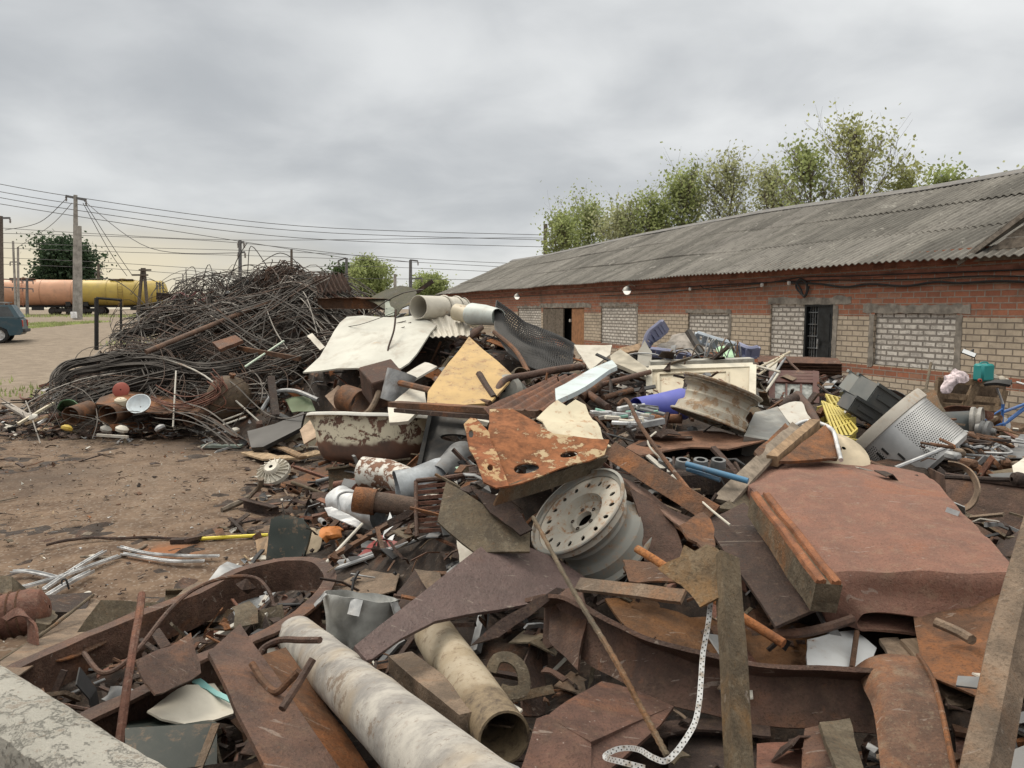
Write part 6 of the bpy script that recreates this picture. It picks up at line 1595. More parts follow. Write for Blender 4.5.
# white cabinet, dark cabinet and the plastic on top
def cabinet():
    tl, tr, br_, bl_ = (649, 369, 5.9), (753, 366, 5.75), (752, 405, 5.35), (650, 412, 5.5)
    e = empty('white_cabinet', P(700, 408, 5.6), 'cream white appliance cabinet with framed front lying in the heap', 'cabinet')
    A_ = [P(*q) for q in (tl, tr, br_, bl_)]; c, n = fitplane(A_)
    obj('body', plate([tl, tr, br_, bl_], t=.42), CR, parent=e)
    fr = [sweep([A_[i].lerp(A_[(i + 1) % 4], .0) + n * .006, A_[(i + 1) % 4] + n * .006], rect(.05, .02), up=n) for i in range(4)]
    obj('frame', join(*fr), paint((.62, .58, .48), amt=.15), parent=e)
    m = [A_[0].lerp(A_[1], f).lerp(A_[3].lerp(A_[2], f), g) + n * .007 for f, g in ((.09, .14), (.76, .14), (.76, .9), (.09, .9))]
    obj('inset_panel', join(*[sweep([m[i], m[(i + 1) % 4]], rect(.02, .012), up=n) for i in range(4)]), CR, parent=e)
    obj('top_edge', sweep([P(650, 364, 6.05), P(752, 361, 5.95)], rect(.2, .05), up=(0, 0, 1)), galv((.38, .37, .33), .6), parent=e)
cabinet()
def dark_case():
    c = P(668, 366, 6.6)
    obj('black_case', box(c + V((-.12, .3, -.04)), (.34, .4, .26), Matrix.Rotation(.1, 3, 'Z'), .01), flat((.03, .028, .026), .7), 'dark open case behind the top of the cream cabinet', 'case')
dark_case()
ML = plastic((.21, .23, .36), .5, .35); ML2 = plastic((.42, .48, .55), .5, .3)
def bumper_grille(path, d, w0, label, holes=6, mat=ML):
    p = smooth_path(pts(*path), 4); fr = frames(p, up=(0, -.5, .85)); rows_a = []; rows = []
    A_ = [q + u * w0 for q, (t, s, u) in zip(p, fr)]; B_ = [q - u * w0 for q, (t, s, u) in zip(p, fr)]
    o = obj('plastic_grille', join(tube(A_, .022, 6), tube(B_, .022, 6), *[sweep([A_[i], B_[i]], rect(.045, .03), up=(0, -1, .2)) for i in range(0, len(A_), 2)]), mat, label, 'plastic grille', 'broken plastic grilles on the cabinet')
    return o
bumper_grille([(645, 350, 6.8), (650, 338, 6.8), (658, 331, 6.8), (664, 326, 6.8)], 6.8, .07, 'bluish slotted plastic grille curving up at the left of the junk top')
bumper_grille([(652, 352, 6.6), (668, 354, 6.5), (690, 358, 6.4)], 6.6, .03, 'dark bluish plastic bar across the front of the junk top')
bumper_grille([(697, 337, 7.0), (715, 343, 6.9), (738, 349, 6.8)], 6.8, .045, 'light blue plastic grille sloping right on the junk top', mat=ML2)
bumper_grille([(738, 349, 6.8), (748, 353, 6.7), (757, 352, 6.7)], 6.8, .05, 'small blue slotted grille at the right end of the junk top')
pl('bumper_shell', 'plastic panel', 'grey curved plastic shell standing at the left of the junk top', plastic((.25, .24, .21), .6, .5), [(637, 371, 6.2), (638, 352, 6.5), (645, 345, 6.6), (652, 352, 6.5), (650, 372, 6.1)], t=.02, curl=.2, off=.1)
bar('black_bar', 'bar', 'black bar leaning on the junk top', BK, [(688, 331, 6.8), (695, 342, 6.7), (703, 354, 6.5)], rect(.05, .04))
pl('grey_sheet', 'panel', 'grey mottled panel in the middle of the junk top', flat((.22, .20, .18), .8, var=.6), [(656, 348, 6.8), (672, 335, 7.0), (692, 335, 7.0), (702, 352, 6.6), (680, 357, 6.5)], t=.02, bend=.06, off=.05)
obj('green_bag', loft([[P(718, 348, 6.7), P(726, 345, 6.7), P(733, 350, 6.6)], [P(720, 356, 6.5), P(728, 352, 6.5), P(738, 358, 6.4)], [P(720, 364, 6.3), P(730, 361, 6.3), P(742, 362, 6.3)]], t=.008, wob=.05, wf=7), plastic((.36, .56, .36), .6, .2), 'pale green crumpled plastic bag on the junk top', 'plastic bag')
for i in range(14):
    x = 660 + 90 * rnd.random(); q = P(x, 362, 6.3); a = rnd.uniform(-1, 1)
    obj('bent_wire', tube(smooth_path([q, q + V((.15 * a, 0, rnd.uniform(.06, .22))), q + V((.4 * a, .1, rnd.uniform(.0, .14))), q + V((.55 * a, .05, -.05))], 4), .006, 4), (GV, RT, GDk)[i % 3], ('silver', 'tan', 'dark grey')[i % 3] + ' thin bent wire looping over the plastic junk on the cabinet', 'wire', 'wires looping over the cabinet junk')
# right: window frame, stacks, crates
def window_frame():
    e = empty('window_frame', P(794, 403, 6.2), 'dark red brown window frame with dusty panes standing in the heap', 'window frame')
    q = [P(769, 372, 6.5), P(818, 373, 6.5), P(818, 405, 6.0), P(769, 403, 6.0)]; n = fitplane(q)[1]
    L_ = lambda f, g: q[0].lerp(q[1], f).lerp(q[3].lerp(q[2], f), g)
    m = BR if False else paint((.09, .035, .028), (.14, .08, .05), .2, .6)
    parts = [sweep([L_(0, g), L_(1, g)], rect(h, .04), up=n) for g, h in ((.04, .05), (.14, .05), (.24, .05), (.34, .05), (.95, .04))] + [sweep([L_(f, 0), L_(f, 1)], rect(.05, .042), up=n) for f in (.05, .95)] + [sweep([L_(f, .42), L_(f, .9)], rect(.015, .03), up=n) for f in (.35, .65)]
    obj('frame', join(*parts), m, parent=e)
    obj('pane', plate_w([L_(.07, .38), L_(.93, .38), L_(.93, .93), L_(.07, .93)], n, t=.004), flat((.20, .21, .20), .35, .1, .5, 20), parent=e)
window_frame()
for k in range(5):
    corr('corrugated_sheet', ['uppermost', 'second', 'third', 'fourth', 'lowest'][k] + ' brown corrugated sheet in the stack before the black door', RB if k % 2 else rust((.13, .07, .05), (.2, .1, .06), .3), [(758, 357 + k * 3.2, 8.0), (838, 360 + k * 3.2, 7.6), (842, 366 + k * 3, 7.1), (758, 364 + k * 3, 7.4)], 5, .02, wob=.004)
corr('corrugated_sheet', 'dark corrugated sheet lying right of the stack with its wavy end out', RX, [(812, 376, 7.4), (840, 378, 7.2), (848, 386, 6.8), (815, 384, 7.0)], 4, .025)
for i, (a, b_, m) in enumerate([((750, 372, 6.4), (790, 352, 6.8), CR), ((752, 380, 6.3), (784, 356, 6.7), CR), ((781, 354, 6.8), (800, 372, 6.5), RP), ((752, 378, 6.3), (772, 402, 5.9), RT), ((760, 400, 5.9), (778, 374, 6.3), WC), ((756, 366, 6.5), (780, 372, 6.3), WC), ((765, 392, 6.0), (752, 372, 6.4), RG), ((785, 358, 6.7), (768, 384, 6.2), GV)]):
    rod('stand_rod', 'thin rod', ['cream', 'longer cream', 'steep purple brown', 'tan', 'white', 'short white', 'short olive', 'grey'][i] + ' thin crossed rod beside the red brown window frame', m, [a, b_], .011, 'crossed rods of a broken stand')
pl('white_card', 'board', 'small white board behind the crossed rods', WC, [(760, 362, 6.9), (778, 362, 6.9), (776, 369, 6.8), (761, 370, 6.8)], t=.01, off=.05)
rod('long_rod', 'thin rod', 'long thin black rod slanting right of the window frame', RX, [(818, 385, 5.9), (840, 402, 5.6), (862, 420, 5.2)], .01)
def crate(quad, label, rows=3, colsn=6, depth=.16, mat=None):
    m = mat or plastic((.52, .43, .11), .5, .25)
    q = [P(*x) for x in quad]; n = (q[1] - q[0]).cross(q[3] - q[0]).normalized()
    if n.dot(EYE - q[0]) < 0: n = -n
    L_ = lambda f, g, o=0: q[0].lerp(q[1], f).lerp(q[3].lerp(q[2], f), g) - n * o
    parts = [sweep([L_(0, g), L_(1, g)], rect(.013, .02), up=n) for g in [i / rows for i in range(rows + 1)]] + [sweep([L_(f, 0), L_(f, 1)], rect(.013, .02), up=n) for f in [i / colsn for i in range(colsn + 1)]]
    parts += [plate_w([L_(f, 0), L_(f, 1), L_(f, 1, depth), L_(f, 0, depth)], (q[1] - q[0]).normalized(), t=.008) for f in (0, 1)] + [plate_w([L_(0, g), L_(1, g), L_(1, g, depth), L_(0, g, depth)], (q[3] - q[0]).normalized(), t=.008) for g in (0, 1)]
    return obj('plastic_crate', join(*parts), m, label, 'crate', 'yellow plastic crates')
crate([(822, 402, 5.2), (840, 410, 5.0), (857, 430, 4.7), (838, 447, 4.4)], 'yellow slatted plastic crate leaning right of the trough')
crate([(826, 395, 5.5), (841, 399, 5.4), (850, 412, 5.2), (836, 412, 5.1)], 'small upper yellow crate behind the slatted one', 2, 3)
def bin_(c, size, rz, rx, label, mat):
    Mx = Matrix.Translation(P(*c)) @ Matrix.Rotation(R(rz), 4, 'Z') @ Matrix.Rotation(R(rx), 4, 'X') @ Matrix.Rotation(R(28), 4, 'Y')
    sx, sy, sz = size; t = .012
    parts = [box((0, 0, -sz / 2), (sx * .9, sy * .9, t)), box((-sx / 2, 0, 0), (t, sy, sz)), box((sx / 2, 0, 0), (t, sy, sz)), box((0, -sy / 2, 0), (sx, t, sz)), box((0, sy / 2, 0), (sx, t, sz)), box((0, -sy / 2 - .01, sz / 2), (sx + .04, .02, .02)), box((0, sy / 2 + .01, sz / 2), (sx + .04, .02, .02)), box((0, -sy / 2 - .008, 0), (sx * .6, .012, .03))]
    return obj('grey_bin', xf(join(*parts), Mx), mat, label, 'bin', 'grey bins behind the washing machine drum')
bin_((859, 389, 5.3), (.17, .16, .13), 20, 20, 'light grey bin tilted at the back above the yellow crates', plastic((.20, .215, .21), .4, .4))
bin_((875, 396, 5.1), (.25, .18, .14), 15, 15, 'large dark grey bin tilted beside the light grey one', plastic((.10, .11, .11), .35, .3))
bin_((860, 409, 4.9), (.25, .12, .10), 12, 10, 'low dark bin lying against the washing machine drum', plastic((.07, .075, .078), .35, .3))
# washing machine drum
def drum():
    c0 = P(885, 426, 4.6); c1 = P(928, 453, 4.1)
    ax = (c1 - c0); ax = (ax.normalized() + V((0, 0, -.05))).normalized()
    Rr, Ld = .285, .34
    M = orient(c0, V((.60, -.47, -.65)))
    n = 96; prof = [(Rr, 0), (Rr, .02), (Rr, .04), (Rr, Ld - .03), (Rr, Ld), (Rr - .02, Ld + .012), (Rr * .9, Ld + .02), (.05, Ld + .0)]
    vs, fs = lathe(prof, M, n); uv = []
    zs = [0, .02, .04, Ld - .03, Ld, Ld + .02, Ld + .06, Ld + .4]
    for i in range(len(prof)):
        for k in range(n): uv.append((k / n * 2 * math.pi * Rr, zs[i]))
    b = NB('perforated_steel'); sp = b.n('ShaderNodeSeparateXYZ'); b.l(b.uv(), sp.inputs[0])
    P_ = .0128
    row = b.math('FLOOR', b.math('DIVIDE', sp.outputs[1], P_)); sh = b.math('MULTIPLY', b.math('MODULO', row, 2.0), .5)
    fx = b.math('SUBTRACT', b.math('FRACT', b.math('ADD', b.math('DIVIDE', sp.outputs[0], P_ * 1.15), sh)), .5); fy = b.math('SUBTRACT', b.math('FRACT', b.math('DIVIDE', sp.outputs[1], P_)), .5)
    d = b.math('SQRT', b.math('ADD', b.math('MULTIPLY', fx, fx), b.math('MULTIPLY', fy, fy)))
    inb = b.math('MULTIPLY', b.rng(sp.outputs[1], .05, .052), b.rng(sp.outputs[1], Ld - .015, Ld - .018))
    seg = b.math('GREATER_THAN', b.math('FRACT', b.math('DIVIDE', sp.outputs[0], 2 * math.pi * Rr / 3)), .28)
    hole = b.math('MULTIPLY', b.rng(d, .34, .26), b.math('MULTIPLY', inb, seg))
    n1 = b.noise(5, 6, .6)
    c = b.mix(b.rng(n1, .3, .7), (.38, .385, .39), (.56, .56, .56)); c = b.mix(hole, c, (.03, .03, .03))
    m = b.out(c, .42, .45); b.bump(b.math('MULTIPLY', hole, -1.0), .4, .004)
    e = empty('washing_machine_drum', c0, 'silver perforated washing machine drum lying tilted in the heap', 'washing machine drum')
    obj('shell', (vs, fs), m, parent=e, uvs=uv)
    obj('rim', lathe([(Rr - .02, -.03), (Rr + .012, -.035), (Rr + .016, -.02), (Rr + .016, .03), (Rr + .002, .035)], M, 60), paint((.46, .43, .38), (.26, .21, .16), .3, .7, 1.5, .6), parent=e)
    obj('inside', lathe([(Rr - .01, -.02), (Rr - .012, Ld - .02), (.01, Ld - .02)], M, 48), GV, parent=e)
    for bx_ in [box(M @ V(((Rr + .001) * math.cos(a), (Rr + .001) * math.sin(a), z)), (.012, .012, .05), M.to_3x3() @ Matrix.Rotation(a, 3, 'Z')) for a, z in ((2.6, .12), (2.75, .12), (2.6, .24), (2.75, .24), (2.45, .2))]: obj('clip_slot', bx_, flat((.02, .02, .02)), parent=e)
drum()
rod('drum_bar', 'steel strip', 'bright strip under the washing machine drum', AL, [(895, 468, 3.9), (935, 452, 4.1), (958, 441, 4.3)], .011)
# motor with pulleys, bicycle, pallets by the wall
def pump():
    c = P(958, 430, 6.2); e = empty('electric_motor', c, 'black electric motor with two belt pulleys left of the blue bicycle', 'motor')
    M = orient(c, V((1, -.12, .05)))
    obj('housing', lathe([(.01, -.22), (.12, -.21), (.155, -.16), (.16, .12), (.12, .17), (.01, .18)], M, 24), plastic((.02, .03, .033), .4, .3), parent=e)
    obj('foot', box(c + V((0, 0, -.22)), (.34, .24, .14), bev=.02), BK, parent=e)
    M2 = orient(P(977, 421, 6.05), V((.75, -.65, .05)))
    obj('pulley', lathe([(.06, -.03), (.1, -.03), (.105, -.04), (.115, -.04), (.115, -.015), (.1, 0), (.115, .015), (.115, .04), (.105, .04), (.1, .03), (.03, .03), (.02, .02)], M2, 30), galv((.36, .35, .33), .4), parent=e)
    M3 = orient(P(985, 431, 5.95), V((.6, -.8, .05)))
    obj('pulley', lathe([(.01, -.05), (.08, -.05), (.085, -.02), (.07, 0), (.085, .02), (.08, .04), (.03, .05), (.025, .08), (.01, .085)], M3, 26), GDk, parent=e)
pump()
def bicycle():
    Yb = 7.6; w1 = P(970, 430, Yb); w1 = P(972, 428, Yb)
    e = empty('bicycle', w1 - V((0, 0, .27)), 'small blue bicycle leaning by the pallets at the right edge', 'bicycle')
    ax = V((.10, -.98, .12)).normalized(); M = orient(w1, ax)
    fwd = V((1, .1, 0)); r = .20
    wh = obj('wheel', lathe([(r - .012, -.018), (r, -.014), (r + .006, 0), (r, .014), (r - .012, .018), (r - .018, 0), (r - .012, -.018)], M, 36), flat((.03, .03, .03), .8), parent=e)
    obj('rim', lathe([(r - .03, -.01), (r - .018, -.012), (r - .014, 0), (r - .018, .012), (r - .03, .01), (r - .03, -.01)], M, 36), galv((.6, .6, .6), .1), parent=wh)
    obj('spokes', join(*[tube([M @ V((.02 * math.cos(a + .4), .02 * math.sin(a + .4), 0)), M @ V(((r - .02) * math.cos(a), (r - .02) * math.sin(a), 0))], .0012, 3) for a in [2 * math.pi * k / 20 for k in range(20)]]), AL, parent=wh)
    M2 = orient(w1 + fwd * .82, ax)
    wf = obj('wheel', lathe([(r - .012, -.018), (r, -.014), (r + .006, 0), (r, .014), (r - .012, .018), (r - .018, 0), (r - .012, -.018)], M2, 36), flat((.03, .03, .03), .8), parent=e)
    obj('rim', lathe([(r - .03, -.01), (r - .018, -.012), (r - .014, 0), (r - .018, .012), (r - .03, .01), (r - .03, -.01)], M2, 36), galv((.6, .6, .6), .1), parent=wf)
    bl = paint((.06, .17, .46), amt=.08, rough=.3)
    bb = w1 + fwd * .33 + V((0, 0, .02)); st = P(1003, 404, Yb); hd = w1 + fwd * .68 + V((0, 0, .28))
    obj('frame', join(tube([w1, bb], .011), tube([w1, st + V((0, 0, -.05))], .009), tube([bb, st], .014), tube([bb, hd], .02), tube([w1 + V((.02, -.03, 0)), bb + V((0, -.03, .03))], .016), tube([bb + V((0, 0, .14)), hd], .016), tube([hd, w1 + fwd * .82], .012)), bl, parent=e)
    obj('seat_post', tube([st, P(997, 388, Yb)], .012, 8), AL, parent=e)
    obj('saddle', loft([[P(984, 385, Yb + .06), P(988, 383, Yb + .08), P(992, 384, Yb + .1)], [P(996, 384, Yb - .08), P(998, 381, Yb), P(1000, 382, Yb + .1)], [P(1010, 386, Yb - .1), P(1012, 381, Yb), P(1012, 383, Yb + .1)]], t=.03), flat((.03, .03, .03), .6), parent=e)
    obj('crank', join(lathe([(.03, .01), (.085, .01), (.09, .014), (.085, .018), (.03, .018)], orient(bb, ax), 24), tube([bb, bb + V((.05, -.04, -.15))], .008)), AL, parent=e)
    obj('handlebar', tube(smooth_path([hd + V((0, 0, .12)) + V((-.05, -.22, .05)), hd + V((0, 0, .14)), hd + V((-.05, .22, .17))], 5), .011), AL, parent=e)
bicycle()
def pallet():
    Yp = 8.6
    e = empty('wooden_pallet', P(972, 412, Yp), 'weathered wooden pallet standing against the shed wall', 'pallet')
    mw1, mw2 = wood((.30, .215, .14)), wood((.22, .16, .105))
    for k, (a, b_, h) in enumerate((((938, 380), (1000, 384), 6), ((938, 395), (998, 401), 6), ((936, 405), (1000, 409), 5))):
        obj('plank', sweep([P(a[0], a[1], Yp), P(b_[0], b_[1], Yp - .1)], rect(.03, h / F * Yp), up=(0, 0, 1), wob=.01), mw1, parent=e)
    for a, b_ in (((940, 380), (937, 412)), ((1004, 390), (998, 412)), ((977, 383), (964, 410))):
        obj('stringer', sweep([P(a[0], a[1], Yp - .05), P(b_[0], b_[1], Yp - .06)], rect(.075, .06), up=(0, -1, 0), wob=.006), mw2, parent=e)
    obj('back_boards', sweep([P(936, 398, Yp + .14), P(1004, 401, Yp + .1)], rect(.02, .36), up=(0, 0, 1)), wood((.15, .11, .08)), parent=e)
pallet()
def canister():
    c = P(983, 381, 8.5)
    e = empty('teal_canister', c, 'teal green plastic canister standing on the pallet', 'canister')
    obj('body', box(c + V((0, 0, .1)), (.19, .14, .2), Matrix.Rotation(.3, 3, 'Z'), .022), plastic((.015, .26, .26), .4, .1), parent=e)
    obj('spout', lathe([(.02, 0), (.022, .03), (.01, .035)], orient(c + V((-.08, -.06, .015)), (-.3, -.9, 0)), 12), plastic((.4, .08, .05)), parent=e)
    obj('handle', tube(smooth_path([c + V((-.05, 0, .195)), c + V((-.03, 0, .215)), c + V((.03, 0, .215)), c + V((.05, 0, .195))], 4), .009, 6), plastic((.015, .26, .26), .4, .1), parent=e)
canister()
obj('cloth', loft([[P(942, 378, 8.4), P(950, 372, 8.5), P(958, 370, 8.5), P(970, 376, 8.5)], [P(945, 384, 8.35), P(952, 378, 8.35), P(959, 377, 8.35), P(967, 380, 8.4)], [P(943, 390, 8.3), P(950, 388, 8.3), P(955, 385, 8.3), P(959, 384, 8.3)], [P(944, 390, 8.35), P(949, 393, 8.3), P(952, 392, 8.3), P(954, 388, 8.3)]], t=.008, wob=.05, wf=9), flat((.52, .44, .46), .9, var=.5, scale=22), 'pale pink rumpled cloth hanging over the left pallet corner', 'cloth')
for k, (x, y, s) in enumerate(((994, 378, .05), (1001, 380, .055), (1006, 381, .04))):
    obj('stone_lump', lathe([(.01, -.8 * s), (s * .8, -.5 * s), (s, 0), (s * .7, s * .6), (.01, s * .9)], orient(P(x, y, 8.5), (.2 * k, .1, 1)), 9), flat((.42, .38, .32), .9), 'pale crumpled lump right of the teal canister', 'lump', 'pale lumps on the pallet')
def mirror():
    c = P(969, 353, 8.4); ax = V((-.35, -.85, .35)).normalized()
    e = empty('rear_view_mirror', c, 'small rear-view mirror fixed on a stem in front of the cream bricks', 'mirror')
    M = orient(c, ax, V((.86, 0, -.5)))
    obj('housing', xf(([(x * 1.0, y, z) for x, y, z in box((0, 0, -.012), (.15, .06, .02), bev=.009)[0]], box((0, 0, -.012), (.15, .06, .02), bev=.009)[1]), M), BK, parent=e)
    obj('glass', xf(box((0, 0, .0), (.135, .046, .006)), M), flat((.8, .82, .84), .1, .6, .02), parent=e)
    obj('stem', join(tube([c - ax * .02, P(973, 350, 8.6)], .014, 6), tube(smooth_path([P(973, 350, 8.6), P(975, 362, 8.65), P(974, 380, 8.62)], 4), .005, 5)), BK, parent=e)
mirror()
rod('leaning_rod', 'steel bar', 'thin rusty bar leaning on the wall above the washing machine drum', RG, [(924, 398, 7.0), (931, 363, 7.6)], .014)
# rusty bin with chains on the right
def trough():
    e = empty('steel_bin', P(985, 530, 3.3), 'wide rusty brown steel bin right of the red tank', 'steel bin')
    m = rust((.105, .065, .05), (.18, .09, .05), .2)
    obj('front', plate([(945, 476, 3.7), (1045, 488, 3.5), (1045, 560, 3.25), (950, 545, 3.4)], t=.012), m, parent=e)
    obj('rim', sweep([P(945, 475, 3.7), P(1045, 487, 3.5)], rect(.035, .02), up=(0, 0, 1)), RD, parent=e)
    obj('side', plate([(945, 476, 3.7), (925, 466, 4.3), (925, 500, 4.2), (950, 545, 3.4)], t=.012), m, parent=e)
trough()
obj('bent_strap', loft([[P(948, 461, 3.5), P(962, 464, 3.35), P(974, 473, 3.2), P(980, 488, 3.1), (P(976, 503, 3.1)), P(966, 511, 3.15), P(957, 508, 3.2)], [P(949, 465, 3.6), P(961, 468, 3.45), P(970, 476, 3.3), P(975, 489, 3.2), P(971, 500, 3.2), P(964, 506, 3.25), P(957, 505, 3.3)]], t=.006), RT, 'curled rusty strap standing beside the red tank', 'metal strap')
rod('axle_rod', 'steel bar', 'dark rod with a knobbed end lying on the bin rim', RX, [(945, 477, 3.6), (985, 479, 3.5), (1017, 480, 3.45)], .012)
obj('knob', lathe([(.01, -.03), (.03, -.02), (.034, 0), (.03, .02), (.01, .03)], orient(P(1018, 479, 3.42), (1, 0, 0)), 14), RX, 'round dark knob at the end of the rod on the bin', 'knob')
pl('white_bag', 'sheet', 'white sheet edge behind the knobbed rod', WC, [(1012, 466, 3.9), (1035, 452, 4.1), (1040, 480, 3.6), (1016, 482, 3.6)], bend=.03, off=.05)
pl('grey_plate', 'metal sheet', 'dark grey curved sheet at the right edge behind the bin', GDk, [(1002, 455, 4.4), (1020, 440, 4.8), (1040, 440, 4.8), (1040, 462, 4.2), (1012, 462, 4.2)], bend=.04, off=.08, curl=.1)
pl('pale_board', 'board', 'pale long board lying before the blue bicycle', WL_, [(968, 447, 5.6), (1030, 440, 5.9), (1035, 449, 5.4), (975, 455, 5.2)], t=.03, off=.08)
pl('dark_hull', 'metal sheet', 'dark curved plate right of the red tank lip', RD, [(992, 548, 2.9), (1030, 520, 3.0), (1040, 560, 2.7), (1016, 570, 2.6)], t=.01, bend=.03, off=.1)
pl('torn_plate', 'metal sheet', 'grey brown torn plate behind the wide leaning beam', RT, [(1010, 560, 2.4), (1021, 540, 2.5), (1035, 550, 2.4), (1030, 580, 2.2), (1016, 585, 2.2)], t=.01, bend=.02, off=.15)
rr2 = random.Random(12)
for i in range(34):
    p = S(rr2.uniform(950, 1020), rr2.uniform(448, 474)) + V((0, 0, .05)); k = rr2.random(); mi_ = rr2.randrange(4); mm_ = (RX, RB, RT, GV)[mi_]; mw_ = ('blackish', 'rusty brown', 'tan', 'grey')[mi_]
    if k < .45:
        q = [p + V((rr2.gauss(0, .07), rr2.gauss(0, .09), rr2.uniform(0, .06))) for _ in range(5)]
        obj('cable_loop', tube(smooth_path(q, 4, closed=rr2.random() < .4), rr2.uniform(.006, .011), 5), mm_, mw_ + ' tangled cable loop among the scrap in the steel bin', 'cable', 'cable loops in the steel bin')
    elif k < .75:
        obj('metal_ring', lathe([(.03, -.008), (.05, -.012), (.052, .01), (.03, .012), (.03, -.008)], orient(p, (rr2.gauss(0, .6), -.5, 1)), 16), mm_, mw_ + ' flat metal ring in the steel bin', 'ring', 'metal rings in the steel bin')
    else:
        obj('machine_part', box(p, (rr2.uniform(.05, .12), .05, .04), Matrix.Rotation(rr2.uniform(0, 3), 3, 'Z'), .01), mm_, mw_ + ' small blocky machine part in the steel bin', 'machine part', 'machine parts in the steel bin')
# ================================================================== the wire heap on the left
MWD = flat((.068, .060, .054), .7, .2, .5, 3); MWB = rust((.085, .058, .046), (.15, .07, .04), .2); MWL = galv((.24, .225, .205), .6, .6); MWR = rust((.16, .07, .05), (.22, .09, .05), .3)
rw = random.Random(21)
def hz1(x, y): return float(max(hz(x, y), gz(x, y)))
def drape(x, y, ang, L, h0=.05, hv=.22, curv=.0, step=.32):
    pts_ = []; n = max(4, int(L / step)); ph = rw.uniform(0, 6); h = h0
    for i in range(n + 1):
        z = hz1(x, y); hh = h + hv * (.5 + .5 * math.sin(ph + i * .9))
        pts_.append(V((x, y, z + hh))); x += math.cos(ang) * L / n; y += math.sin(ang) * L / n; ang += curv / n + rw.gauss(0, .05)
    # stiff wires bridge the hollows
    for _ in range(2): pts_ = [pts_[0]] + [(pts_[i - 1] + pts_[i] * 2 + pts_[i + 1]) / 4 for i in range(1, len(pts_) - 1)] + [pts_[-1]]
    return pts_
def wires():
    bins = {'dark': [], 'brown': [], 'pale': []}
    def put(p, r, n=3, k=3):
        q = rw.random(); b = 'dark' if q < .64 else 'brown' if q < .88 else 'pale'
        bins[b].append(tube(smooth_path(p, k), r, n))
    for _ in range(28):       # bundles
        x, y = rw.uniform(-6.6, -3.4), rw.uniform(10.2, 13.0); ang = rw.gauss(.12, .42); L = rw.uniform(1.0, 2.8)
        base = drape(x, y, ang, L, .05, .20, rw.gauss(0, .35)); m = rw.randint(7, 15); sp = rw.uniform(.07, .18)
        for _k in range(m):
            o = V((rw.gauss(0, .15), rw.gauss(0, sp), abs(rw.gauss(0, sp)))); o2 = V((rw.gauss(0, .1), rw.gauss(0, sp), rw.gauss(0, sp * .8)))
            put([p + o.lerp(o2, i / len(base)) for i, p in enumerate(base)], rw.uniform(.0055, .011), k=2)
    for _ in range(300):      # single draped wires
        x, y = rw.uniform(-6.7, -3.0), rw.uniform(9.9, 13.2); put(drape(x, y, rw.gauss(.1, .7), rw.uniform(.6, 2.3), .04, .40, rw.gauss(0, 2.2)), rw.uniform(.005, .009))
    for _ in range(240):      # loops
        x, y = rw.uniform(-6.4, -3.0), rw.uniform(10.0, 13.2); z = hz1(x, y) + rw.uniform(-.05, .12); r = rw.uniform(.12, .55)
        nrm = V((rw.gauss(0, .5), -.8 + rw.gauss(0, .4), rw.uniform(.1, .9))).normalized(); M = orient((x, y, z), nrm)
        a0 = rw.uniform(0, 6.28); aL = rw.uniform(3.2, 6.2); e = rw.uniform(.55, 1)
        put([M @ V((r * math.cos(a0 + aL * i / 10), r * e * math.sin(a0 + aL * i / 10), rw.gauss(0, .02))) for i in range(11)], rw.uniform(.0045, .008), k=2)
    for _ in range(110):       # strays springing out of the top
        x, y = rw.uniform(-6.0, -3.3), rw.uniform(11.6, 13.2); z = hz1(x, y); a = rw.uniform(0, 6.28); L = rw.uniform(.25, .7); b_ = V((x, y, z)); d = V((math.cos(a), math.sin(a) * .6, 0))
        put([b_, b_ + d * L * .3 + V((0, 0, L * .6)), b_ + d * L * .8 + V((0, 0, L * .8)), b_ + d * L * 1.2 + V((0, 0, L * .35))], rw.uniform(.004, .007))
    for k, m, lab in (('dark', MWD, 'countless tangled dark steel wires of the big wire heap'), ('brown', MWB, 'countless rusty brown wires tangled through the wire heap'), ('pale', MWL, 'countless pale grey wires running through the wire heap')):
        obj('wire_tangle', join(*bins[k]), m, lab, 'wire tangle', kind='stuff')
wires()
def bundle(name, label, path, n, sp, r, mat, cat='wire coil', group=None, k=4):
    p = smooth_path(pts(*path), k); out = []
    for _ in range(n):
        o = V((rw.gauss(0, sp), rw.gauss(0, sp), rw.gauss(0, sp))); o2 = V((rw.gauss(0, sp), rw.gauss(0, sp), rw.gauss(0, sp)))
        out.append(tube([q + o.lerp(o2, i / len(p)) for i, q in enumerate(p)], r * rw.uniform(.8, 1.2), 4))
    return obj(name, join(*out), mat, label, cat, group)
bundle('cable_bundle', 'thick hairpin bundle of dark cables at the outer end of the wire heap', [(185, 372, 10.4), (140, 382, 10.3), (105, 394, 10.3), (75, 400, 10.5), (59, 392, 10.6), (56, 376, 10.8), (68, 365, 11), (95, 360, 11.2), (130, 352, 11.3), (170, 342, 11.4)], 26, .045, .011, MWD)
bundle('cable_bundle', 'second dark cable bundle sweeping down to the hairpin bend', [(62, 384, 10.6), (75, 374, 10.7), (105, 368, 10.8), (150, 356, 10.8), (200, 340, 11)], 20, .05, .01, MWD)
bundle('cable_bundle', 'long level bundle of dark rods across the upper middle of the wire heap', [(120, 335, 11.8), (170, 326, 12), (225, 327, 12), (285, 331, 11.8)], 30, .07, .010, MWD)
bundle('cable_bundle', 'dark wire bundle running level below the crest of the wire heap', [(140, 318, 12.4), (180, 312, 12.5), (230, 316, 12.4), (262, 322, 12.2)], 30, .08, .010, MWD)
bundle('cable_bundle', 'dark sagging wire bundle low in the wire heap', [(110, 365, 10.8), (160, 362, 10.6), (210, 372, 10.3), (265, 362, 10.4)], 24, .08, .009, MWD)
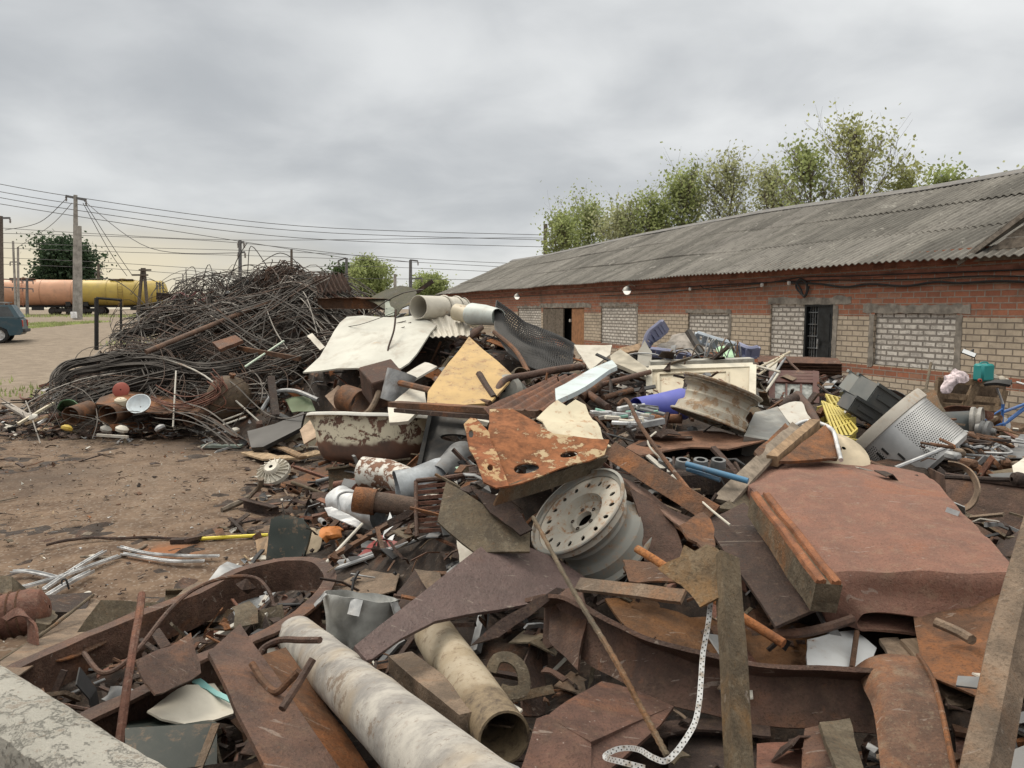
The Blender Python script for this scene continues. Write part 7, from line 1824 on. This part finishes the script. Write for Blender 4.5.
bundle('cable_bundle', 'drooping brown wire fan in the lower heap', [(130, 345, 11.2), (165, 352, 10.9), (178, 380, 10.4), (170, 400, 10.1)], 18, .10, .006, MWB)
bundle('cable_bundle', 'wide fan of thin wires falling over the lower heap', [(120, 352, 11.2), (145, 358, 10.9), (158, 380, 10.4), (150, 398, 10.2)], 16, .12, .006, MWD)
bundle('cable_bundle', 'thin brown cable bundle drooping above the boiler', [(165, 330, 11.5), (200, 345, 11.0), (235, 362, 10.5), (252, 385, 10.1)], 18, .10, .006, MWB)
bundle('red_wire', 'reddish cable tangle in front of the boiler', [(150, 400, 9.9), (175, 408, 9.7), (200, 404, 9.6), (222, 392, 9.6), (215, 380, 9.7)], 12, .08, .008, MWR)
for i, (x, y, d, r, n, m, nm, lab) in enumerate([(283, 284, 12.7, .42, 190, MWB, 'wire_ball', 'big ball of rusty brown wire crowning the wire heap'), (246, 290, 12.8, .26, 80, MWD, 'wire_ball', 'small black wire clump beside the big brown wire ball'), (312, 290, 12.5, .24, 60, MWB, 'wire_ball', 'loose brown wire clump between wire ball and corrugated sheet')]):
    c = P(x, y, d); out = []
    for _ in range(n):
        nrm = V((rw.gauss(0, 1), rw.gauss(0, 1), rw.gauss(0, 1))).normalized(); rr_ = r * rw.uniform(.35, .95); M = orient(c + nrm * (r * rw.uniform(-.6, .6)), nrm); a0 = rw.uniform(0, 6.28); aL = rw.uniform(1.5, 4.5)
        out.append(tube([M @ V((rr_ * math.cos(a0 + aL * k / 9) * 1.25, rr_ * math.sin(a0 + aL * k / 9) * .85, rw.gauss(0, .02))) for k in range(10)], rw.uniform(.006, .010), 3))
    obj(nm, join(*out), m, lab, 'wire ball', 'wire balls on the wire heap')
# tall strays
for i, (pth, lab) in enumerate([([(238, 300, 12.6), (247, 275, 12.6), (251, 246, 12.6), (268, 268, 12.6)], 'tallest stray wire standing up from the crest'), ([(210, 305, 12.6), (222, 280, 12.6), (245, 265, 12.6), (262, 272, 12.6), (268, 290, 12.5)], 'arched stray wire left of the tallest one'),
    ([(262, 262, 12.7), (280, 253, 12.7), (296, 262, 12.7), (300, 280, 12.6)], 'thin arc of wire over the wire ball'),
    ([(20, 415, 10.4), (45, 385, 10.6), (80, 362, 10.9), (110, 352, 11)], 'thin wire sweeping out from the heap to the yard'), ([(85, 280, 12.6), (110, 279, 12.6), (130, 290, 12.5), (150, 310, 12.3)], 'high faint arc of wire over the yellow wagon'),
    ([(222, 300, 12.5), (236, 262, 12.5), (247, 243, 12.5)], 'straight thin wire pointing up beside the tallest stray'), ([(200, 300, 12.4), (205, 285, 12.5), (222, 283, 12.5), (228, 300, 12.4)], 'small loop of wire above the crest')]):
    rod('stray_wire', 'wire', lab, MWD, pth, .0075, 'stray wires of the wire heap', seg=4)
for i in range(22):
    x = rw.uniform(-6.3, -3.2); y = rw.uniform(10.4, 12.6); z = hz1(x, y) + .12; a = rw.gauss(.1, .5); L = rw.uniform(.7, 1.8)
    q = [V((x, y, z)), V((x + math.cos(a) * L, y + math.sin(a) * L * .5, hz1(x + math.cos(a) * L, y + math.sin(a) * L * .5) + .2))]
    obj('thin_rod', tube([q[0].lerp(q[1], k / 3) for k in range(4)], .010, 5), rw.choice([MWD, MWB, MWL]), 'straight thin rod resting on the wire heap', 'rod', 'straight rods on the wire heap')
# straight bars falling from the crest towards the white sheet
for i in range(9):
    rod('reinforcing_bar', 'rebar', ['first', 'second', 'third', 'fourth', 'fifth', 'sixth', 'seventh', 'eighth', 'last'][i] + ' pale straight bar fanning from the crest towards the large white sheet, counted upwards', MWL, [(262 + i * 4.5 + rw.uniform(-4, 4), 292 - i * .8 + rw.uniform(-3, 3), 12.2), (318 + i * 3.0 + rw.uniform(-5, 5), 342 - i * 1.6 + rw.uniform(-4, 4), 10.8)], .0075, 'fan of straight bars on the wire heap', seg=6)
rod('long_pipe', 'pipe', 'long rusty pipe slanting up across the whole wire heap', rust((.15, .095, .07), (.22, .11, .06), .3), [(146, 352, 10.2), (212, 325, 11.1), (277, 299, 11.9)], .036, seg=10)
rod('white_rod', 'rod', 'long white rod slanting down to the dark wedge plate', WF, [(160, 357, 10.5), (205, 376, 10.1), (262, 424, 9.3)], .012)
rod('white_rod', 'rod', 'upright thin white rod in front of the wire heap', WF, [(176, 371, 10.1), (173, 427, 9.4)], .011)
rod('white_rod', 'rod', 'thin pale rod slanting through the middle of the heap', MWL, [(265, 305, 11.6), (275, 330, 11), (288, 350, 10.5)], .010)
rod('green_tip_stick', 'stick', 'pale stick with a green tip poking from the wire heap', galv((.42, .50, .42)), [(245, 367, 10.1), (284, 341, 10.6)], .016)
pl('white_board', 'board', 'short white slat standing at the edge of the large white sheet', WC, [(307, 336, 10.2), (312, 333, 10.2), (325, 347, 9.9), (320, 350, 9.9)], t=.02)
pl('brown_channel', 'steel channel', 'short rusty channel piece in the middle of the wire heap', rust((.14, .07, .045), (.22, .10, .05), .3), [(212, 342, 10.7), (235, 335, 10.9), (243, 340, 10.7), (220, 349, 10.5)], t=.05, off=.25)
bar('brown_angle', 'steel angle', 'rusty angle iron below the short channel piece', RB, [(238, 348, 10.6), (300, 359, 10.1)], rect(.05, .06))
corr('corrugated_sheet', 'dark brown corrugated sheet on top of the heap beside the wire ball', rust((.075, .045, .035), (.12, .06, .035), .15), [(312, 276, 11.9), (319, 294, 11.5), (352, 291, 11.5), (342, 273, 11.9)], 7, .03)
obj('rust_sheet', loft([[P(306, 288, 12.3), P(318, 292, 12), P(330, 294, 12)], [P(308, 296, 12), P(320, 300, 11.8), P(345, 298, 11.8)]], t=.01, wob=.03), MWR, 'thin curled rust sheet under the dark corrugated one', 'metal sheet')
bar('dark_beam', 'steel beam', 'dark beam along the left crest of the wire heap', RX, [(158, 296, 12.9), (192, 299, 12.8)], rect(.1, .12))
obj('pink_cable', tube(smooth_path(pts((172, 300, 12.7), (180, 293, 12.7), (190, 297, 12.6), (198, 291, 12.6), (206, 298, 12.6), (196, 301, 12.6)), 5), .02, 6), plastic((.45, .20, .20), .6), 'pinkish cable on the crest of the wire heap', 'cable')
def stand():
    e = empty('steel_stand', P(98, 345, 13.2), 'black square steel stand frame behind the left end of the wire heap', 'stand')
    m = flat((.025, .025, .025), .7)
    obj('post', tube([P(96.5, 350, 13.2), P(96.5, 298, 13.2)], .035, 6), m, parent=e); obj('post', tube([P(121, 345, 13.4), P(121, 299, 13.4)], .02, 6), m, parent=e)
    obj('crossbar', tube([P(96, 298, 13.2), P(121, 300, 13.4)], .025, 6), m, parent=e)
stand()
# foot of the wire heap
def boiler():
    c = P(229, 400, 9.9); M = orient(c, V((.25, -.2, 1)))
    o = obj('boiler', lathe([(.01, -.33), (.14, -.30), (.24, -.22), (.29, -.08), (.29, .08), (.25, .2), (.15, .29), (.04, .32), (.01, .32)], M, 28), rust((.115, .085, .058), (.2, .1, .05), .3, damt=.5), 'round bellied rusty boiler at the foot of the wire heap', 'boiler')
    obj('weld_seam', lathe([(.291, -.015), (.302, 0), (.291, .015)], M, 28), RB, parent=o); obj('nozzle', lathe([(.03, .3), (.03, .36), (.045, .36), (.045, .38), (.01, .38)], M, 12), RB, parent=o)
boiler()
obj('dished_plate', loft([[P(100, 398, 10.1), P(125, 392, 10.2), P(160, 396, 10.2), P(196, 404, 9.9)], [P(96, 404, 9.8), P(125, 408, 9.7), P(160, 414, 9.6), P(200, 410, 9.5)]], t=.015), RB, 'long curved rusty plate arching under the white bowl', 'metal sheet')
obj('enamel_bowl', lathe([(.01, -.02), (.08, -.01), (.12, .02), (.14, .06), (.15, .06), (.12, .0), (.01, -.035)], orient(P(140, 406, 9.6), (.1, -.75, .65)), 24), paint((.62, .68, .72), amt=.05), 'bluish white enamel bowl lying at the foot of the wire heap', 'bowl')
obj('round_cover', lathe([(.01, .02), (.09, .015), (.11, 0), (.10, -.01), (.01, -.01)], orient(P(121, 390, 10.1), (.2, -.9, .3)), 18), plastic((.28, .06, .04), .6), 'dull red round lid in the lower wire heap', 'lid')
obj('white_jar', lathe([(.01, 0), (.07, 0), (.075, .1), (.05, .12), (.01, .12)], orient(P(121, 407, 9.6), (.1, -.2, 1)), 16), CR, 'small cream pot beside the bluish white bowl', 'pot')
obj('green_hood', loft([[P(57, 408, 9.9), P(62, 401, 9.9), P(72, 400, 9.8), P(80, 406, 9.7)], [P(60, 416, 10.1), P(64, 408, 10.2), P(73, 406, 10.1), P(82, 412, 10)]], t=.01), plastic((.05, .14, .06), .6, .4), 'dark green curved hood at the outer foot of the wire heap', 'hood')
for (x, y, r, n, lab) in ((108, 415, .13, 9.4, 'rusty drum lying with its open end to the yard'), (71, 416, .12, 9.5, 'brown tube end under the dark green hood'), (189, 420, .09, 9.3, 'dark pipe end poking from the foot of the wire heap')):
    c = P(x, y, n); d = V((.1, .9, .1)); obj('open_drum', pipe([c, c + d * .2, c + d * .4], r, .008, 22), RB, lab, 'drum')
pl('wedge_plate', 'metal plate', 'black wedge shaped plate in front of the wire heap', flat((.02, .02, .021), .5), [(247, 431, 8.9), (275, 424, 9.0), (304, 411, 9.1), (301, 428, 8.7), (263, 447, 8.4), (251, 447, 8.5)], t=.05, off=.02)
obj('upright_post', sweep(pts((271, 378, 9.6), (273, 395, 9.4), (276, 417, 9.1)), ibeam(.09, .09)), RX, 'short dark steel post standing above the wedge plate', 'post')
pl('salmon_board', 'board', 'pinkish tan board leaning at the edge of the bathtub', flat((.42, .30, .22), .8), [(325, 396, 9.2), (338, 385, 9.3), (348, 392, 9.1), (335, 408, 8.9)], t=.02, off=.1)
pl('salmon_board', 'board', 'tan torn board end just left of the bathtub', flat((.38, .28, .20), .8), [(300, 430, 8.2), (310, 420, 8.3), (318, 436, 8.0), (304, 444, 7.9)], t=.02, off=.1)
obj('steel_drum', pipe([P(345, 398, 8.5), P(362, 404, 8.3)], .16, .01, 20), RB, 'brown open drum beside the dark brown metal box', 'drum')
rod('bent_tube', 'tube', 'grey brown bent tube leaning on the dark brown metal box', RT, [(379, 387, 7.5), (377, 397, 7.3), (370, 410, 7.2), (362, 416, 7.2)], .03, seg=8)
rod('grey_hose', 'hose', 'grey hose arching above the wedge plate', GV, [(262, 410, 9.4), (275, 393, 9.5), (295, 391, 9.5), (318, 400, 9.3)], .03, seg=8)
pl('green_drum', 'metal sheet', 'mossy green curved sheet above the wedge plate', plastic((.12, .16, .09), .7), [(285, 399, 9.6), (310, 398, 9.6), (316, 412, 9.3), (292, 412, 9.3)], bend=.05, off=.1)
rod('white_lath', 'lath', 'pair of white laths beside the boiler foot, upper one', WF, [(222, 421, 9.4), (244, 413, 9.5)], .012); rod('white_lath', 'lath', 'white lath beside the boiler foot, lower one', WF, [(223, 425, 9.3), (246, 417, 9.4)], .012)
for (x, y, s, m, lab) in ((67, 428, .06, plastic((.5, .36, .06)), 'small yellow plastic lump in the litter'), (122, 429, .07, WC, 'white crumpled lump under the rusty drum'), (106, 429, .06, flat((.3, .29, .27)), 'grey stone lump under the rusty drum'), (33, 417, .05, WF, 'white chip at the outer tip of the litter'), (160, 428, .06, GV, 'grey tin lump in the litter by the boiler'), (235, 430, .05, WF, 'small white lump before the wedge plate')):
    obj('litter_lump', lathe([(.01, -.6 * s), (s * 1.1, -.4 * s), (s * 1.2, .1 * s), (s * .6, s * .6), (.01, s * .7)], orient(P(x, y, 9.3), (rw.gauss(0, .4), rw.gauss(0, .3), 1)), 8), m, lab, 'lump')
for i, (a, b_, m, lab) in enumerate([((5, 403, 10.4), (30, 418, 9.9), flat((.30, .27, .24)), 'broad grey plank end at the outer tip of the litter'), ((20, 414, 10.1), (40, 400, 10.5), WG, 'grey lath pointing up at the outer tip of the litter'), ((18, 424, 9.7), (60, 399, 10.4), CR, 'thin cream lath in the outer litter'), ((25, 424, 9.6), (48, 416, 9.7), WL_, 'tan board scrap in the outer litter'), ((38, 424, 9.6), (47, 418, 9.7), AL, 'short bright tube in the outer litter'), ((97, 435, 9.1), (128, 437, 9.1), WF, 'white lath lying on the dirt before the heap')]):
    bar('lath', 'lath', lab, m, [a, b_], rect(.09 if i == 0 else .035, .03))
# ================================================================== loose pieces over the heap
from mathutils.bvhtree import BVHTree
def heap_bvh():
    bpy.context.view_layer.update()
    vs, fs = [], []
    for o in bpy.data.objects:
        if o.type != 'MESH' or o.get('kind') in ('stuff', 'structure'): continue
        r = o
        while r.parent: r = r.parent
        if r.name.startswith(('brick_shed', 'tank_wagon', 'leafy', 'utility', 'power', 'rail', 'parked', 'catenary')): continue
        k = len(vs); mw_ = o.matrix_world
        vs += [mw_ @ v.co for v in o.data.vertices]; fs += [tuple(i + k for i in p.vertices) for p in o.data.polygons]
    return BVHTree.FromPolygons(vs, fs)
BV = heap_bvh()
def covers(p, near=.6):
    """would a small piece at p sit in front of (or poke through) a larger thing"""
    d = V(p) - EYE; L = d.length; h = BV.ray_cast(EYE, d.normalized(), L + near)
    return h[0] is not None and h[3] > L - .14
LANDM = [(P(591, 526, 2.8), 'the cream faced car wheel'), (P(527, 455, 3), 'the orange body panel'), (P(716, 404, 4.2), 'the beige truck wheel'), (P(880, 540, 2.5), 'the crushed red tank'), (P(352, 610, 2.7), 'the crumpled bucket'), (P(370, 700, 1.9), 'the long grey pipe'), (P(480, 690, 1.9), 'the cream pipe'),
 (P(740, 640, 1.5), 'the upright angle iron'), (P(910, 720, 1.7), 'the draped sheet'), (P(200, 600, 3.2), 'the hairpin beam'), (P(369, 445, 7.8), 'the bathtub'), (P(470, 375, 6.5), 'the ochre board'), (P(370, 345, 9.5), 'the large white sheet'), (P(383, 384, 7.6), 'the brown metal box'), (P(435, 310, 10), 'the white barrel'),
 (P(535, 345, 8.3), 'the black netting'), (P(560, 390, 5), 'the corrugated rusty sheet'), (P(700, 385, 5.6), 'the cream cabinet'), (P(794, 388, 6.2), 'the red brown window frame'), (P(905, 432, 4.4), 'the washing machine drum'), (P(840, 420, 4.9), 'the yellow crate'), (P(970, 480, 3.8), 'the steel bin'), (P(229, 400, 9.9), 'the boiler'), (P(290, 540, 4.7), 'the black green panel'),
 (P(400, 490, 4.5), 'the grey blue duct'), (P(430, 505, 3.3), 'the barred grille'), (P(640, 360, 6.5), 'the plastic junk'), (P(790, 365, 7.5), 'the corrugated stack'), (P(490, 600, 2.5), 'the purplish cut plate'), (P(700, 690, 1.9), 'the S-curved beam'), (P(960, 425, 6), 'the black motor'), (P(280, 430, 8.8), 'the black wedge plate')]
def lm(p): return min(LANDM, key=lambda q: (q[0] - p).length)[1]
FMM = {'dark brown': RB, 'blackish': RX, 'brown': RB, 'purplish': RP, 'reddish': RR, 'tan': RT, 'orange rusted': RO, 'grey': GDk, 'silver': GV, 'olive': RG, 'white': WF, 'dusty cream': CR}
def filler(N, region, seed, size, weights):
    rr = random.Random(seed); done = 0; tries = 0
    x0, x1, y0, y1 = region
    while done < N and tries < N * 40:
        tries += 1
        x = rr.uniform(x0, x1); y = y0 + (y1 - y0) * rr.random() ** 1.2
        z = hz1(x, y)
        if z - float(gz(x, y)) < .10 or (x < -.35 and y < 3.3 and size > .3): continue
        c = V((x, y, z - .03)); s = size * rr.uniform(.6, 1.5) * (.55 + .11 * y)
        az = rr.uniform(0, math.pi); a = V((math.cos(az), math.sin(az) * .7, rr.gauss(0, .30))).normalized()
        L = s * rr.uniform(.8, 1.6)
        up = V((rr.gauss(0, .5), rr.gauss(-.35, .4), 1)).normalized(); side = a.cross(up).normalized(); n = side.cross(a).normalized()
        if any((c + a * L * f).z > hz1(c.x + a.x * L * f, c.y + a.y * L * f) + .13 for f in (-1.2, 1.2)): continue
        if any(covers(c + a * L * f + side * L * g + V((0, 0, h_)), 3.0 if size > .3 else 1.2) for f, g, h_ in ((0, 0, 0), (1, 0, 0), (-1, 0, 0), (.5, 0, 0), (-.5, 0, 0), (.5, .5, 0), (-.5, .5, 0), (.5, -.5, 0), (-.5, -.5, 0), (0, .5, 0), (0, -.5, 0), (0, 0, .08))): continue
        kind = rr.choices(['sheet', 'curl', 'angle', 'pipe', 'bar', 'channel', 'rod', 'can'], weights)[0]; mn = rr.choice(['dark brown', 'blackish', 'dark brown', 'purplish', 'reddish', 'tan', 'grey', 'silver', 'olive', 'white', 'dusty cream', 'dark brown', 'tan', 'orange rusted', 'olive', 'reddish'])
        if size > .3 and mn in ('white', 'dusty cream', 'silver'): mn = 'dark brown'
        m = FMM[mn]
        if kind == 'sheet':
            k = rr.randint(4, 6); W = [c + a * L * .8 * math.cos(q) * rr.uniform(.7, 1.1) + side * L * .5 * math.sin(q) * rr.uniform(.7, 1.1) for q in sorted(rr.uniform(0, .5) + 6.283 * i / k for i in range(k))]
            vf = plate_w(W, n, t=.006, bend=L * .09, jag=.012, curl=rr.gauss(0, .06)); nm, cat, ds = 'sheet_offcut', 'metal offcut', 'bent sheet offcut'
        elif kind == 'curl':
            w_ = L * rr.uniform(.15, .4); rows = [[c + a * L * (f - .5) * 1.3 + n * L * .35 * math.sin(f * 3 + rr.random()) + side * w_ * g for g in (-.5, 0, .5)] for f in (0, .33, .66, 1)]
            vf = loft(rows, 2, 3, t=.006, wob=.01); nm, cat, ds = 'sheet_curl', 'metal strip', 'curled strip of sheet'
        elif kind == 'angle': vf = sweep([c - a * L, c, c + a * L], angle_(s * .16, s * .16, s * .03), up=up); nm, cat, ds = 'angle_iron', 'angle iron', 'length of angle iron'
        elif kind == 'pipe': vf = pipe([c - a * L * .8, c, c + a * L * .8], s * rr.uniform(.06, .16), s * .02, 12, wob=.004); nm, cat, ds = 'pipe_offcut', 'pipe', 'short open pipe'
        elif kind == 'bar': vf = sweep([c - a * L, c + n * L * rr.gauss(0, .06), c + a * L], rect(s * rr.uniform(.12, .3), s * .04), up=up, wob=.004); nm, cat, ds = 'flat_bar_offcut', 'flat bar', 'flat bar'
        elif kind == 'channel': vf = sweep([c - a * L * .8, c, c + a * L * .8], chan(s * .16, s * .34, s * .03), up=up, wob=.003); nm, cat, ds = 'channel_offcut', 'steel channel', 'piece of channel'
        elif kind == 'rod': vf = tube(smooth_path([c - a * L * 1.3, c - a * L * .4 + n * L * rr.gauss(0, .2), c + a * L * .5 + side * L * rr.gauss(0, .2), c + a * L * 1.3], 3), s * rr.uniform(.02, .045), 6); nm, cat, ds = 'bent_rod', 'rod', 'bent rod'
        else:
            vf = lathe([(.01, -.6 * s * .4), (s * .3, -.6 * s * .4), (s * .3, s * .3), (s * .27, s * .32), (s * .27, -.1 * s)], orient(c, V((rr.gauss(0, 1), rr.gauss(-.5, .6), rr.gauss(.4, .5))).normalized()), 16); nm, cat, ds = 'crushed_can', 'can', 'tin can'
        l = lm(c); lab = f'{mn} {ds} lying near {l}'
        obj(nm, vf, m, lab, cat, f'{cat} pieces near {l}'); done += 1
    return done
print('fillers', filler(150, (-1.9, 3.2, 1.2, 4.4), 33, .42, (9, 3, 3, 1, 4, 4, 2, 0)), filler(190, (-1.9, 3.4, 1.2, 4.4), 3, .25, (7, 4, 3, 2, 4, 4, 3, .4)), filler(90, (-2.6, 4.6, 3.8, 8.5), 35, .36, (8, 2, 3, 2, 5, 4, 3, 0)), filler(240, (-3.2, 4.8, 3.8, 8.5), 5, .20, (5, 3, 3, 3, 5, 3, 5, .8)), filler(110, (-7.5, 2.2, 8.5, 12.5), 6, .19, (4, 3, 3, 2, 4, 2, 6, .5)))
# ================================================================== uncountable litter
def fragments(n, region, size, mats, name, label, lift=(-.16, -.05), minh=.05, seed=1, flatd=False):
    rr = random.Random(seed); vs, fs, mi = [], [], []
    x0, x1, y0, y1 = region
    P_ = [(rr.uniform(x0, x1), y0 + (y1 - y0) * rr.random() ** 1.15) for _ in range(n)]
    A = np.array(P_); Z = hz(A[:, 0], A[:, 1]); Gz = gz(A[:, 0], A[:, 1]); Z = np.maximum(Z, Gz)
    for (x, y), z, g in zip(P_, Z, Gz):
        if z - g < minh and not flatd: continue
        if flatd and z - g > .12: continue
        if flatd and rr.random() > .35 + 1.3 * (.5 + noise.noise(V((x * .9, y * .9, 7)))) ** 2: continue
        s = size * (.35 + 1.1 * rr.random() ** 2) * (.6 + .10 * y)
        c = V((x, y, z + rr.uniform(*lift)))
        if covers(c + V((0, 0, s * .5)), .5): continue
        a = V((rr.uniform(-1, 1), rr.uniform(-1, 1), rr.uniform(-.12, .12) if flatd else rr.uniform(-.5, .5))).normalized()
        b_ = a.cross(V((rr.uniform(-.3, .3), rr.uniform(-.3, .3), 1)) if flatd or rr.random() < .75 else V((rr.uniform(-1, 1), rr.uniform(-1, 1), rr.uniform(-1, 1)))).normalized(); n_ = a.cross(b_)
        if n_.z < 0: n_ = -n_
        t = rr.random(); k = len(vs); m = min(len(mats) - 1, int(len(mats) * rr.random()))
        if t < .40:
            w_, h = s * rr.uniform(.4, 1), s * rr.uniform(.2, .6); th = .005
            q = [c - a * w_ - b_ * h, c - a * w_ * .8 + b_ * h, c + b_ * h * rr.uniform(.6, 1.2) + n_ * s * .2, c + a * w_ + b_ * h * .5, c + a * w_ * rr.uniform(.6, 1) - b_ * h, c - b_ * h * .8 + n_ * s * .16]
            vs += q + [p - n_ * th for p in q]
            F_ = [(0, 5, 2, 1), (5, 4, 3, 2), (6, 7, 8, 11), (11, 8, 9, 10)] + [(i, (i + 1) % 6, (i + 1) % 6 + 6, i + 6) for i in range(6)]
        elif t < .8:
            L = s * rr.uniform(1, 3.4); w_ = s * rr.uniform(.05, .2); h = s * rr.uniform(.03, .10); bend = n_ * s * rr.uniform(-.1, .3); q = []
            for f in (-1, 0, 1):
                p = c + a * L * f * .6 + (bend if f == 0 else V()); q += [p - b_ * w_ - n_ * h, p + b_ * w_ - n_ * h, p + b_ * w_ + n_ * h, p - b_ * w_ + n_ * h]
            vs += q; F_ = [(0, 1, 2, 3), (11, 10, 9, 8)] + [(o + i, o + 4 + i, o + 4 + (i + 1) % 4, o + (i + 1) % 4) for o in (0, 4) for i in range(4)]
        else:
            q = [c + V((rr.gauss(0, 1), rr.gauss(0, 1), rr.gauss(0, .6))).normalized() * s * rr.uniform(.25, .5) for _ in range(6)]
            q[0] = c + V((0, 0, s * .35)); q[5] = c - V((0, 0, s * .35)); vs += q
            F_ = [(0, 1, 2), (0, 2, 3), (0, 3, 4), (0, 4, 1), (5, 2, 1), (5, 3, 2), (5, 4, 3), (5, 1, 4)]
        fs += [tuple(i + k for i in f) for f in F_]; mi += [m] * len(F_)
    return obj(name, (vs, fs), mats, label, 'scrap litter', kind='stuff', mi=mi, smooth=False)
FM = [RB, RD, RX, RR, RG, RD, GDk, RD, RB, RT, RX, RX, RD, RG, flat((.03, .03, .032)), RB, RP, RD, RX, GV, WF]
fragments(6500, (-3.2, 4.6, .9, 7.5), .085, FM, 'small_scrap', 'countless small rusty offcuts filling the front of the scrap heap', seed=2)
fragments(3000, (-1.9, 2.4, .9, 3.4), .09, FM, 'small_scrap', 'countless small rusty chips in the nearest gaps of the heap', seed=22)
fragments(8000, (-8.6, 6, 6.8, 15), .08, FM + [GL, RR], 'small_scrap', 'countless small scraps filling the far part of the heap', seed=3)
fragments(9000, (-9, 1, 2.8, 12), .016, [RT, WF, RD, RX, GV, WL_, RX, RG, RD, RT, RX, RB], 'yard_litter', 'crumbs of metal, glass and plaster trodden into the yard dirt', lift=(.0, .006), flatd=True, seed=4)
fragments(900, (-9, 0, 4, 11.8), .045, [RD, WF, RX, RB, WG, WG, RT, RD, RX, RG], 'yard_litter', 'larger flakes and sticks lying about the yard', lift=(.0, .01), flatd=True, seed=14)
fragments(1500, (-7.6, -2.4, 9.6, 11.0), .06, FM + [RD, RX, WL_, WC], 'yard_litter', 'litter spilled along the foot of the wire heap', lift=(.0, .04), flatd=True, seed=15)
fragments(2600, (-1.7, -.2, 4.4, 8.4), .055, FM + [GL, GV, GV, WC, WL_, GL], 'small_scrap', 'pale metal strips and rubbish spilled at the foot of the heap', lift=(.0, .05), flatd=True, seed=16)
